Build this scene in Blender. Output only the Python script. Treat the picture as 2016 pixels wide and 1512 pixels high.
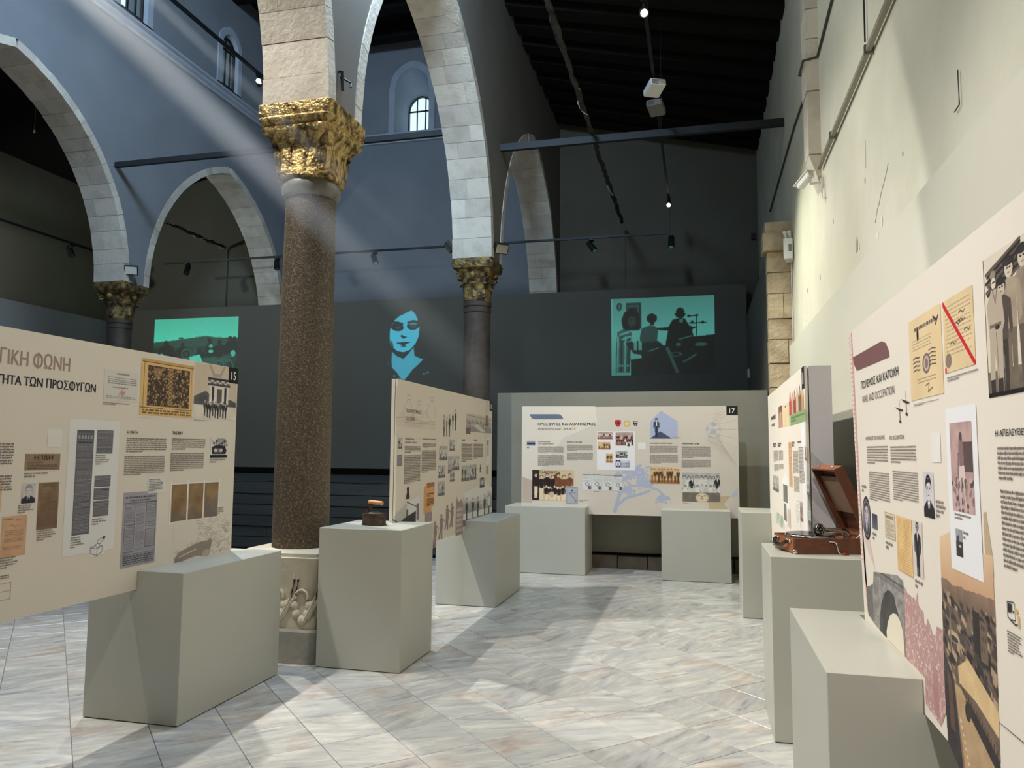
import bpy, bmesh, math, random
import numpy as np
from mathutils import Matrix, Vector, Euler

for o in list(bpy.data.objects):
    bpy.data.objects.remove(o)
S = bpy.context.scene
COL = S.collection
random.seed(7)
RNG = np.random.default_rng(7)
D = math.radians

# ------------------------------------------------------------------ camera, sky, lights, exposure
YAW, PITCH, ROLL, CAM_H = D(13.96), D(5.04), D(0.422), 1.55
fw = Vector((-math.sin(YAW) * math.cos(PITCH), math.cos(YAW) * math.cos(PITCH), math.sin(PITCH)))
rt = Vector((math.cos(YAW), math.sin(YAW), 0))
up = rt.cross(fw)
r2 = rt * math.cos(ROLL) + up * math.sin(ROLL)
u2 = up * math.cos(ROLL) - rt * math.sin(ROLL)
cam = bpy.data.cameras.new('camera')
cam.sensor_width = 36.0
cam.lens = 36.0 * 1495 / 2016
cam.clip_start = 0.05
cam_o = bpy.data.objects.new('camera', cam)
M = Matrix((r2, u2, -fw)).transposed().to_4x4()
M.translation = (0, 0, CAM_H)
cam_o.matrix_world = M
COL.objects.link(cam_o)
S.camera = cam_o

S.view_settings.view_transform = 'Standard'
S.view_settings.look = 'None'
S.view_settings.exposure = 0.0
S.view_settings.gamma = 1.0
S.view_settings.use_curve_mapping = False
S.cycles.use_denoising = True
S.cycles.max_bounces = 7
S.cycles.diffuse_bounces = 4
S.cycles.glossy_bounces = 3
S.cycles.transparent_max_bounces = 8
S.cycles.sample_clamp_indirect = 4.0
S.cycles.blur_glossy = 1.0

W = bpy.data.worlds.new('sky')
S.world = W
W.use_nodes = True
wn = W.node_tree.nodes
bg = wn['Background']
bg.inputs['Color'].default_value = (0.62, 0.86, 1.0, 1)
bg.inputs['Strength'].default_value = 1.6


def spot(name, loc, to, watts, ang=80, blend=0.4, col=(1, 0.93, 0.82), r=0.05):
    l = bpy.data.lights.new(name, 'SPOT')
    l.energy = watts
    l.spot_size = D(ang)
    l.spot_blend = blend
    l.color = col
    l.shadow_soft_size = r
    o = bpy.data.objects.new(name, l)
    o.location = loc
    o.rotation_euler = (Vector(to) - Vector(loc)).to_track_quat('-Z', 'Y').to_euler()
    COL.objects.link(o)
    return o


def area(name, loc, to, watts, sx, sy, col):
    l = bpy.data.lights.new(name, 'AREA')
    l.shape = 'RECTANGLE'
    l.size, l.size_y = sx, sy
    l.energy = watts
    l.color = col
    o = bpy.data.objects.new(name, l)
    o.location = loc
    o.rotation_euler = (Vector(to) - Vector(loc)).to_track_quat('-Z', 'Z').to_euler()
    COL.objects.link(o)
    return o


# lamps on nave and aisle rails, plus unseen spots added as fill
WARM = (1.0, 0.965, 0.90)
spot('nave_light', (-5.48, 7.2, 6.9), (-0.6, 7.0, 0.6), 1350, 74, 0.5, WARM, 0.05)
spot('nave_light', (-4.9, 3.2, 7.6), (-2.2, 3.4, 0.3), 1350, 76, 0.5, WARM, 0.05)
spot('nave_light', (-7.4, 4.2, 7.9), (-4.8, 3.6, 0.0), 420, 55, 0.6, WARM, 0.05)  # added fill that warms the far-left floor
spot('aisle_light', (-0.5, 7.4, 5.95), (-1.6, 4.6, 0.8), 190, 90, 0.6, WARM, 0.06)
spot('aisle_light', (-0.5, 3.0, 5.95), (0.75, 2.6, 0.8), 265, 54, 0.9, WARM, 0.06)
spot('aisle_light', (-0.5, -1.4, 5.95), (0.8, 3.6, 0.6), 760, 42, 0.9, WARM, 0.12)  # frontal fill added behind the camera for the plinth fronts
spot('aisle_light', (-0.5, 1.6, 5.95), (-3.25, 3.7, 1.4), 255, 54, 0.9, WARM, 0.06)
spot('aisle_light', (-0.5, 6.2, 5.95), (0.0, 9.93, 1.4), 300, 50, 0.7, WARM, 0.06)
spot('aisle_light', (-0.9, 9.2, 5.95), (1.14, 8.2, 2.1), 560, 66, 0.9, (0.98, 1.0, 0.80), 0.08)
spot('added_flood', (-2.45, 5.2, 4.55), (1.1, 5.6, 4.0), 190, 140, 1.0, (1.0, 0.97, 0.84), 0.1)  # wall wash added for the upper right wall; the pier carries only a bracket
spot('added_flood', (-2.6, 1.0, 4.4), (0.75, 2.9, 0.5), 185, 44, 1.0, WARM, 0.08)  # unseen fill added out of view to brighten the war panel and plinth sides
spot('nave_light', (-7.72, 11.9, 8.2), (-4.2, 5.0, 4.0), 200, 80, 0.6, (1, 0.95, 0.85), 0.05)
spot('left_aisle_lamp', (-12.2, 9.0, 5.6), (-11.6, 15.0, 4.2), 260, 120, 0.8, (0.88, 1.0, 1.0), 0.1)
# daylight that enters through the clerestory windows of the nave
SKYC = (0.52, 0.74, 1.0)
area('clerestory_daylight', (-3.5, 5.0, 9.5), (-9.0, 7.6, 6.6), 1850, 6.0, 1.5, SKYC)
area('clerestory_daylight', (-8.6, 3.2, 9.5), (-5.5, 12.0, 4.0), 110, 3.0, 1.4, SKYC)


# ------------------------------------------------------------------ helpers
def s2l(c):
    c = np.asarray(c, float) / 255.0
    return np.where(c <= 0.04045, c / 12.92, ((c + 0.055) / 1.055) ** 2.4)


def rgb(r, g, b):
    v = s2l((r, g, b))
    return (float(v[0]), float(v[1]), float(v[2]), 1.0)


def mat(name, c1, c2=None, rough=0.6, metal=0.0, scale=4.0, bump=0.0, bscale=30.0, detail=6.0, rnd=0.0,
        lo=0.35, hi=0.65, spec=0.5, stretch=(1, 1, 1), c3=None):
    m = bpy.data.materials.new(name)
    m.use_nodes = True
    nt = m.node_tree
    N, L = nt.nodes, nt.links
    p = N['Principled BSDF']
    p.inputs['Roughness'].default_value = rough
    p.inputs['Metallic'].default_value = metal
    p.inputs['Specular IOR Level'].default_value = spec
    p.inputs['Base Color'].default_value = c1
    tc = N.new('ShaderNodeTexCoord')
    geo = N.new('ShaderNodeNewGeometry')
    mp = N.new('ShaderNodeMapping')
    mp.inputs['Scale'].default_value = stretch
    L.new(geo.outputs['Position'], mp.inputs['Vector'])
    src = None
    if c2 is not None:
        n = N.new('ShaderNodeTexNoise')
        n.inputs['Scale'].default_value = scale
        n.inputs['Detail'].default_value = detail
        L.new(mp.outputs[0], n.inputs['Vector'])
        cr = N.new('ShaderNodeValToRGB')
        cr.color_ramp.elements[0].position = lo
        cr.color_ramp.elements[1].position = hi
        cr.color_ramp.elements[0].color = c1
        cr.color_ramp.elements[1].color = c2
        if c3 is not None:
            e = cr.color_ramp.elements.new((lo + hi) / 2)
            e.color = c3
        L.new(n.outputs['Fac'], cr.inputs['Fac'])
        src = cr.outputs['Color']
    if rnd > 0:
        oi = N.new('ShaderNodeObjectInfo')
        mr = N.new('ShaderNodeMapRange')
        mr.inputs['To Min'].default_value = 1 - rnd
        mr.inputs['To Max'].default_value = 1 + rnd
        L.new(oi.outputs['Random'], mr.inputs['Value'])
        hs = N.new('ShaderNodeHueSaturation')
        if src is None:
            hs.inputs['Color'].default_value = c1
        else:
            L.new(src, hs.inputs['Color'])
        L.new(mr.outputs[0], hs.inputs['Value'])
        src = hs.outputs['Color']
    if src is not None:
        L.new(src, p.inputs['Base Color'])
    if bump > 0:
        n2 = N.new('ShaderNodeTexNoise')
        n2.inputs['Scale'].default_value = bscale
        n2.inputs['Detail'].default_value = 5
        L.new(mp.outputs[0], n2.inputs['Vector'])
        b = N.new('ShaderNodeBump')
        b.inputs['Strength'].default_value = min(1.0, bump)
        b.inputs['Distance'].default_value = 0.02
        L.new(n2.outputs['Fac'], b.inputs['Height'])
        L.new(b.outputs[0], p.inputs['Normal'])
    return m


def emit_mat(name, col, strength):
    m = bpy.data.materials.new(name)
    m.use_nodes = True
    p = m.node_tree.nodes['Principled BSDF']
    p.inputs['Base Color'].default_value = col
    p.inputs['Emission Color'].default_value = col
    p.inputs['Emission Strength'].default_value = strength
    return m


def col_mat(name, rough=0.55, spec=0.3, emission=None, base=None):
    m = bpy.data.materials.new(name)
    m.use_nodes = True
    N, L = m.node_tree.nodes, m.node_tree.links
    p = N['Principled BSDF']
    p.inputs['Roughness'].default_value = rough
    p.inputs['Specular IOR Level'].default_value = spec
    a = N.new('ShaderNodeAttribute')
    a.attribute_name = 'Col'
    if emission:
        p.inputs['Base Color'].default_value = base
        L.new(a.outputs['Color'], p.inputs['Emission Color'])
        p.inputs['Emission Strength'].default_value = emission
    else:
        L.new(a.outputs['Color'], p.inputs['Base Color'])
    return m


def wloc(o):
    v = Vector((0, 0, 0))
    while o is not None:
        v += o.location
        o = o.parent
    return v


def link(name, me, mats, parent=None, smooth=False):
    o = bpy.data.objects.new(name, me)
    if mats is not None:
        for m_ in (mats if isinstance(mats, (list, tuple)) else [mats]):
            me.materials.append(m_)
    if parent is not None:
        me.transform(Matrix.Translation(-wloc(parent)))
        o.parent = parent
    COL.objects.link(o)
    if smooth:
        me.polygons.foreach_set('use_smooth', [True] * len(me.polygons))
        try:
            me.set_sharp_from_angle(angle=D(38))
        except Exception:
            pass
    return o


def fin(name, bm, mats, parent=None, smooth=False, bevel=0.0, seg=1):
    if bevel > 0:
        es = [e for e in bm.edges if len(e.link_faces) == 2 and e.calc_face_angle(0) > 0.5]
        bmesh.ops.bevel(bm, geom=es, offset=bevel, segments=seg, affect='EDGES', clamp_overlap=True)
    bmesh.ops.recalc_face_normals(bm, faces=bm.faces)
    me = bpy.data.meshes.new(name)
    bm.to_mesh(me)
    bm.free()
    return link(name, me, mats, parent, smooth)


def tag(o, label=None, cat=None, group=None, kind=None):
    if label:
        o['label'] = label
    if cat:
        o['category'] = cat
    if group:
        o['group'] = group
    if kind:
        o['kind'] = kind
    return o


def empty(name, loc, label=None, cat=None, group=None, kind=None):
    o = bpy.data.objects.new(name, None)
    o.location = loc
    o.empty_display_size = 0.1
    COL.objects.link(o)
    return tag(o, label, cat, group, kind)


def bx(bm, x0, x1, y0, y1, z0, z1, X=None):
    vs = [bm.verts.new(p) for p in ((x0, y0, z0), (x1, y0, z0), (x1, y1, z0), (x0, y1, z0),
                                    (x0, y0, z1), (x1, y0, z1), (x1, y1, z1), (x0, y1, z1))]
    for f in ((0, 3, 2, 1), (4, 5, 6, 7), (0, 1, 5, 4), (1, 2, 6, 5), (2, 3, 7, 6), (3, 0, 4, 7)):
        bm.faces.new([vs[i] for i in f])
    if X is not None:
        bmesh.ops.transform(bm, matrix=X, verts=vs)
    return vs


def box(name, x0, x1, y0, y1, z0, z1, m, parent=None, bevel=0.0, X=None):
    bm = bmesh.new()
    bx(bm, x0, x1, y0, y1, z0, z1, X)
    return fin(name, bm, m, parent, bevel=bevel)


def tube(bm, pts, r, n=8, cap=True):
    pts = [Vector(p) for p in pts]
    rings = []
    up_ = Vector((0, 0, 1))
    for i, p in enumerate(pts):
        t = (pts[min(i + 1, len(pts) - 1)] - pts[max(i - 1, 0)]).normalized()
        a = t.cross(up_ if abs(t.z) < 0.95 else Vector((1, 0, 0))).normalized()
        b = t.cross(a)
        rr = r[i] if isinstance(r, (list, tuple)) else r
        rings.append([bm.verts.new(p + a * rr * math.cos(k * 2 * math.pi / n) + b * rr * math.sin(k * 2 * math.pi / n)) for k in range(n)])
    for i in range(len(rings) - 1):
        for k in range(n):
            bm.faces.new((rings[i][k], rings[i][(k + 1) % n], rings[i + 1][(k + 1) % n], rings[i + 1][k]))
    if cap:
        bm.faces.new(rings[0][::-1])
        bm.faces.new(rings[-1])
    return [v for r_ in rings for v in r_]


def sup(t, a, p, b=None):
    b = a if b is None else b
    c, s = math.cos(t), math.sin(t)
    return (math.copysign(abs(c) ** (2 / p), c) * a, math.copysign(abs(s) ** (2 / p), s) * b)


def loft(bm, cx, cy, prof, n=32, X=None):
    """prof: (z, half size, exponent)"""
    rings = []
    for z, a, p in prof:
        rings.append([bm.verts.new((cx + x, cy + y, z)) for x, y in (sup((k + 0.5) * 2 * math.pi / n, a, p) for k in range(n))])
    for i in range(len(rings) - 1):
        for k in range(n):
            bm.faces.new((rings[i][k], rings[i][(k + 1) % n], rings[i + 1][(k + 1) % n], rings[i + 1][k]))
    bm.faces.new(rings[0][::-1])
    bm.faces.new(rings[-1])
    vs = [v for r_ in rings for v in r_]
    if X is not None:
        bmesh.ops.transform(bm, matrix=X, verts=vs)
    return vs


def ellipsoid(bm, c, rx, ry, rz, X=None, u=10, v=6):
    m_ = Matrix.Translation(c) @ (X if X is not None else Matrix.Identity(4)) @ Matrix.Diagonal((rx, ry, rz, 1))
    return bmesh.ops.create_uvsphere(bm, u_segments=u, v_segments=v, radius=1, matrix=m_)['verts']


def prism(bm, pts, x0, x1, axis='X'):
    """extrude a polygon given in the two other axes along axis"""
    def P(a, b, c):
        return {'X': (c, a, b), 'Y': (a, c, b), 'Z': (a, b, c)}[axis]
    A = [bm.verts.new(P(a, b, x0)) for a, b in pts]
    B = [bm.verts.new(P(a, b, x1)) for a, b in pts]
    n = len(pts)
    f1 = bm.faces.new(A)
    f2 = bm.faces.new(B[::-1])
    for i in range(n):
        bm.faces.new((A[i], B[i], B[(i + 1) % n], A[(i + 1) % n]))
    if n > 4:
        bm.normal_update()
        bmesh.ops.triangulate(bm, faces=[f1, f2])
    return A + B


# ------------------------------------------------------------------ materials
M_plaster_r = mat('plaster_right', rgb(200, 197, 178), rgb(211, 207, 190), rough=0.85, scale=1.5, bump=0.15, bscale=14)
M_lining = mat('painted_lining', rgb(203, 200, 184), rgb(207, 204, 189), rough=0.7, scale=0.8)
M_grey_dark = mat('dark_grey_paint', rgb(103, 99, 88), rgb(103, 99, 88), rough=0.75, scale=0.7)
M_wall_back = mat('olive_grey_plaster', rgb(99, 96, 82), rgb(104, 101, 88), rough=0.85, scale=1.2, bump=0.08, bscale=9)
M_nave = mat('blue_grey_plaster', rgb(126, 129, 134), rgb(135, 138, 142), rough=0.85, scale=1.0, bump=0.05, bscale=10)
M_arc_aisle = mat('grey_plaster', rgb(112, 106, 97), rgb(120, 113, 104), rough=0.85, scale=1.0, bump=0.08, bscale=10)
M_stone = mat('cream_limestone', rgb(208, 199, 184), rgb(178, 166, 148), rough=0.85, scale=5, bump=0.4, bscale=26, rnd=0.13, lo=0.45, hi=0.85)
M_stone_p = mat('warm_limestone', rgb(196, 178, 148), rgb(168, 148, 118), rough=0.9, scale=6, bump=0.7, bscale=25, rnd=0.08)
M_mortar = mat('mortar', rgb(160, 148, 128), rough=0.95)
M_trim = mat('blue_white_trim', rgb(176, 182, 190), rgb(166, 172, 182), rough=0.8, scale=3)
M_timber = mat('black_timber', rgb(26, 24, 23), rgb(34, 30, 27), rough=0.95, scale=3, bump=0.4, bscale=12, stretch=(1, 8, 1), spec=0.1)
M_black = mat('black_metal', rgb(22, 23, 24), rough=0.5)
M_iron_bar = mat('dark_iron_bar', rgb(33, 34, 37), rough=0.6)
M_platform = mat('dark_slate_paint', rgb(68, 67, 62), rgb(58, 57, 53), rough=0.8, scale=2, bump=0.35, bscale=9, rnd=0.12, stretch=(0.5, 1, 4))
M_brown_stone = mat('brown_stone', rgb(104, 92, 76), rgb(86, 75, 62), rough=0.9, scale=6, bump=0.4, bscale=20)
M_granite = mat('brown_granite', rgb(66, 55, 40), rgb(134, 118, 92), rough=0.6, scale=75, detail=4, lo=0.38, hi=0.70, bump=0.25, bscale=90, c3=rgb(90, 77, 58))
M_dark_shaft = mat('dark_brown_granite', rgb(78, 68, 58), rgb(60, 52, 46), rough=0.5, scale=9, bump=0.1)
M_gold = mat('gilded_stone', rgb(214, 184, 122), rgb(92, 74, 46), rough=0.34, metal=0.7, scale=16, detail=9, bump=1.0, bscale=42, lo=0.44, hi=0.64)
M_gold_old = mat('worn_gilding', rgb(160, 136, 84), rgb(66, 56, 42), rough=0.5, metal=0.6, scale=12, bump=0.9, bscale=34, lo=0.40, hi=0.62)
M_collar = mat('grey_collar_stone', rgb(128, 126, 118), rgb(104, 102, 96), rough=0.5, scale=10, bump=0.2)
M_marble_carved = mat('carved_cream_marble', rgb(205, 196, 176), rgb(184, 174, 152), rough=0.7, scale=4, bump=0.25, bscale=18)
M_grey_block = mat('grey_marble_block', rgb(142, 139, 128), rgb(118, 115, 106), rough=0.7, scale=4, bump=0.2)
M_plinth = mat('pale_grey_paint', rgb(184, 183, 171), rgb(187, 186, 174), rough=0.38, scale=1.0)
M_panel_edge = mat('cream_board_edge', rgb(232, 226, 206), rough=0.6)
M_beige = mat('beige_print_board', rgb(220, 209, 192), rgb(222, 211, 194), rough=0.55, scale=1.0)
M_beige17 = mat('pinkish_beige_board', rgb(214, 203, 188), rgb(216, 205, 190), rough=0.55, scale=1.0)
M_beige16 = mat('cream_print_board', rgb(238, 228, 214), rgb(240, 230, 216), rough=0.55, scale=1.0)
M_white = mat('white_plastic', rgb(222, 220, 212), rough=0.5)
M_lilac = mat('lilac_grey_board', rgb(206, 202, 204), rough=0.6)
M_print = col_mat('printed_ink')
M_chrome = mat('chrome', rgb(214, 210, 200), rough=0.18, metal=1.0)
M_leather = mat('brown_leathercloth', rgb(112, 66, 44), rgb(98, 56, 38), rough=0.5, scale=20, bump=0.25, bscale=160)
M_tan = mat('tan_leathercloth', rgb(158, 92, 48), rgb(140, 80, 42), rough=0.45, scale=12, bump=0.2, bscale=160)
M_record = mat('black_shellac', rgb(30, 27, 26), rough=0.25)
M_lid_in = mat('brown_lid_lining', rgb(120, 92, 70), rgb(108, 82, 62), rough=0.6, scale=9)
M_rust = mat('rusty_iron', rgb(86, 70, 58), rgb(64, 52, 44), rough=0.6, metal=0.4, scale=22, bump=0.4, bscale=60)
M_wood = mat('pale_turned_wood', rgb(214, 150, 98), rgb(196, 132, 84), rough=0.5, scale=16, stretch=(1, 6, 6))
M_lamp_on = emit_mat('lit_lamp_lens', (1.0, 0.93, 0.8, 1), 6.0)
M_lamp_hot = emit_mat('bright_lamp_lens', (1.0, 0.97, 0.92, 1), 40.0)
M_text_dark = mat('dark_ink', rgb(40, 36, 42), rough=0.6)


def marble():
    m = bpy.data.materials.new('veined_marble')
    m.use_nodes = True
    N, L = m.node_tree.nodes, m.node_tree.links
    p = N['Principled BSDF']
    p.inputs['Roughness'].default_value = 0.22
    p.inputs['Specular IOR Level'].default_value = 0.5
    geo = N.new('ShaderNodeNewGeometry')
    oi = N.new('ShaderNodeObjectInfo')
    # grain direction: one of a few turns per slab
    mu = N.new('ShaderNodeMath'); mu.operation = 'MULTIPLY'; mu.inputs[1].default_value = 5.0
    fl = N.new('ShaderNodeMath'); fl.operation = 'FLOOR'
    an = N.new('ShaderNodeMath'); an.operation = 'MULTIPLY_ADD'; an.inputs[1].default_value = 0.2; an.inputs[2].default_value = -1.185
    L.new(oi.outputs['Random'], mu.inputs[0]); L.new(mu.outputs[0], fl.inputs[0]); L.new(fl.outputs[0], an.inputs[0])
    vr = N.new('ShaderNodeVectorRotate'); vr.rotation_type = 'Z_AXIS'
    L.new(geo.outputs['Position'], vr.inputs['Vector']); L.new(an.outputs[0], vr.inputs['Angle'])
    sh = N.new('ShaderNodeVectorMath'); sh.operation = 'ADD'
    cx = N.new('ShaderNodeCombineXYZ')
    m2 = N.new('ShaderNodeMath'); m2.operation = 'MULTIPLY'; m2.inputs[1].default_value = 83.0
    L.new(oi.outputs['Random'], m2.inputs[0]); L.new(m2.outputs[0], cx.inputs[0]); L.new(m2.outputs[0], cx.inputs[2])
    L.new(vr.outputs[0], sh.inputs[0]); L.new(cx.outputs[0], sh.inputs[1])
    mp = N.new('ShaderNodeMapping'); mp.inputs['Scale'].default_value = (1.3, 6.0, 1.0)
    L.new(sh.outputs[0], mp.inputs['Vector'])
    n1 = N.new('ShaderNodeTexNoise'); n1.inputs['Scale'].default_value = 2.2; n1.inputs['Detail'].default_value = 8; n1.inputs['Roughness'].default_value = 0.62; n1.inputs['Distortion'].default_value = 0.5
    L.new(mp.outputs[0], n1.inputs['Vector'])
    r1 = N.new('ShaderNodeValToRGB')
    els = r1.color_ramp.elements
    els[0].position = 0.26; els[0].color = rgb(140, 141, 143)
    els[1].position = 0.72; els[1].color = rgb(232, 227, 216)
    e = els.new(0.40); e.color = rgb(186, 185, 182)
    e = els.new(0.55); e.color = rgb(204, 201, 193)
    L.new(n1.outputs['Fac'], r1.inputs['Fac'])
    # pink and ochre stains
    n2 = N.new('ShaderNodeTexNoise'); n2.inputs['Scale'].default_value = 2.3; n2.inputs['Detail'].default_value = 7; n2.inputs['Roughness'].default_value = 0.7
    L.new(sh.outputs[0], n2.inputs['Vector'])
    r2_ = N.new('ShaderNodeValToRGB')
    r2_.color_ramp.elements[0].position = 0.52; r2_.color_ramp.elements[0].color = (0, 0, 0, 1)
    r2_.color_ramp.elements[1].position = 0.76; r2_.color_ramp.elements[1].color = (0.75, 0.75, 0.75, 1)
    L.new(n2.outputs['Fac'], r2_.inputs['Fac'])
    mx = N.new('ShaderNodeMix'); mx.data_type = 'RGBA'; mx.blend_type = 'MULTIPLY'
    mx.inputs['B'].default_value = rgb(228, 186, 158)
    L.new(r2_.outputs['Color'], mx.inputs['Factor']); L.new(r1.outputs['Color'], mx.inputs['A'])
    # small dark flecks
    n3 = N.new('ShaderNodeTexNoise'); n3.inputs['Scale'].default_value = 5.0; n3.inputs['Detail'].default_value = 5
    mp3 = N.new('ShaderNodeMapping'); mp3.inputs['Scale'].default_value = (1.0, 4.5, 1.0)
    L.new(sh.outputs[0], mp3.inputs['Vector']); L.new(mp3.outputs[0], n3.inputs['Vector'])
    r3 = N.new('ShaderNodeValToRGB')
    r3.color_ramp.elements[0].position = 0.70; r3.color_ramp.elements[0].color = (0, 0, 0, 1)
    r3.color_ramp.elements[1].position = 0.80; r3.color_ramp.elements[1].color = (0.7, 0.7, 0.7, 1)
    L.new(n3.outputs['Fac'], r3.inputs['Fac'])
    m3 = N.new('ShaderNodeMix'); m3.data_type = 'RGBA'
    m3.inputs['B'].default_value = rgb(112, 112, 120)
    L.new(r3.outputs['Color'], m3.inputs['Factor']); L.new(mx.outputs['Result'], m3.inputs['A'])
    mr = N.new('ShaderNodeMapRange'); mr.inputs['To Min'].default_value = 0.78; mr.inputs['To Max'].default_value = 0.97
    L.new(oi.outputs['Random'], mr.inputs['Value'])
    hs = N.new('ShaderNodeHueSaturation')
    L.new(mr.outputs[0], hs.inputs['Value']); L.new(m3.outputs['Result'], hs.inputs['Color'])
    L.new(hs.outputs['Color'], p.inputs['Base Color'])
    return m


M_marble = marble()

# ------------------------------------------------------------------ room shell
XR = 1.14            # face of the right-hand wall
XA, TH = -3.05, 0.55  # right arcade axis, thickness
XB = -9.22           # left arcade axis
XL = -13.4           # left outer wall
YE = 15.2            # end wall
YF = -4.0            # wall behind the camera
SPR, RISE, VR = 4.22, 2.74, 0.12

fl = empty('floor', (0, 0, 0), 'pale veined marble floor laid in diagonal slabs', None, None, 'structure')
box('screed', XL - .3, XR + .3, YF - .3, YE + .3, -0.2, -0.012, mat('grey_screed', rgb(150, 140, 128), rough=0.9), fl)
PU, PV, U0, V0 = 0.376, 0.389, 1.293, 3.68
tiles = []
for i in range(-40, 40):
    for j in range(-40, 60):
        u, v = U0 + (i + .5) * PU, V0 + (j + .5) * PV
        x, y = (u - v) / math.sqrt(2), (u + v) / math.sqrt(2)
        if not (XL < x < XR - .1 and YF < y < 11.0) or (x > -9 and y > 10.85):
            continue
        a = math.degrees(math.atan2(x, y)) + 13.96
        vis = abs(a) < 35.5 and y > 1.9 and not (x > 0.62)
        d = math.hypot(x, y)
        tiles.append((0 if vis else 1, d, x, y))
tiles.sort()
g = 0.0016
bmT = bmesh.new()
bx(bmT, -PU / 2 + g, PU / 2 - g, -PV / 2 + g, PV / 2 - g, -0.02, 0)
bmesh.ops.bevel(bmT, geom=[e for e in bmT.edges if all(abs(v.co.z) < 1e-6 for v in e.verts)], offset=0.0015, segments=1, affect='EDGES')
for v in bmT.verts:
    v.co = Matrix.Rotation(D(45), 3, 'Z') @ v.co
meT = bpy.data.meshes.new('tile')
bmT.to_mesh(meT)
meT.materials.append(M_marble)
bmS = bmesh.new()
nt_ = 0
for k, (hid, d, x, y) in enumerate(tiles):
    if not hid and nt_ < 300:
        o = bpy.data.objects.new('tile', meT)
        o.parent = fl
        o.location = (x, y, random.uniform(-0.0012, 0.0))
        COL.objects.link(o)
        nt_ += 1
    else:
        n0 = len(bmS.verts)
        c = math.sqrt(.5)
        hw, hh = PU / 2 - g, PV / 2 - g
        q = [bmS.verts.new((x + (a * hw - b * hh) * c, y + (a * hw + b * hh) * c, z)) for z in (-0.001,) for a, b in ((-1, -1), (1, -1), (1, 1), (-1, 1))]
        bmS.faces.new(q)
tag(fin('tile_field', bmS, M_marble, fl), kind='stuff')

tag(box('wall_right', XR, XR + .7, YF, YE + .7, 0, 9, M_plaster_r), 'tall pale plaster wall on the right of the aisle', kind='structure')
tag(box('wall_left', XL - .7, XL, YF, YE + .7, 0, 9, M_wall_back), 'dark plaster wall of the far left aisle', kind='structure')
tag(box('wall_front', XL - .7, XR + .7, YF - .7, YF, 0, 12, M_lining), 'wall behind the viewer', kind='structure')

# end wall: solid up to the string course, window in the nave part
WX0, WX1, WZ0, WZ1 = -6.52, -5.68, 8.52, 10.12
bm = bmesh.new()
bx(bm, XL, XR, YE, YE + .7, 0, 8.40)
bx(bm, XL, XB, YE, YE + .7, 8.40, 9)
bx(bm, XA, XR, YE, YE + .7, 8.40, 9)
tag(fin('wall_back', bm, M_wall_back), 'dark olive plaster end wall above the grey lining', kind='structure')
bm = bmesh.new()
bx(bm, XB + .27, XA - .27, YE - .02, YE, 4.0, 8.40)
bx(bm, XB, WX0, YE - .02, YE + .7, 8.40, 12)
bx(bm, WX1, XA, YE - .02, YE + .7, 8.40, 12)
bx(bm, WX0, WX1, YE - .02, YE + .7, WZ1, 12)
bx(bm, WX0, WX1, YE - .02, YE + .7, 8.40, WZ0)
tag(fin('wall_back_nave', bm, M_nave), 'blue grey end wall of the nave with one arched window', kind='structure')


def arch_pts(c, half, z0, zs, n=10, rise=None):
    """outline of a pointed-arch opening, from lower left over the top to lower right; (along, z)"""
    rise = half * 1.15 if rise is None else rise
    r = (half * half + rise * rise) / (2 * half)
    out = [(c - half, z0)]
    for k in range(n + 1):
        s = half * k / n
        out.append((c - half + s, zs + math.sqrt(max(0, r * r - (half - s + r - half) ** 2))))
    for k in range(n - 1, -1, -1):
        s = half * k / n
        out.append((c + half - s, out[1 + k][1]))
    out.append((c + half, z0))
    return out


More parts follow.
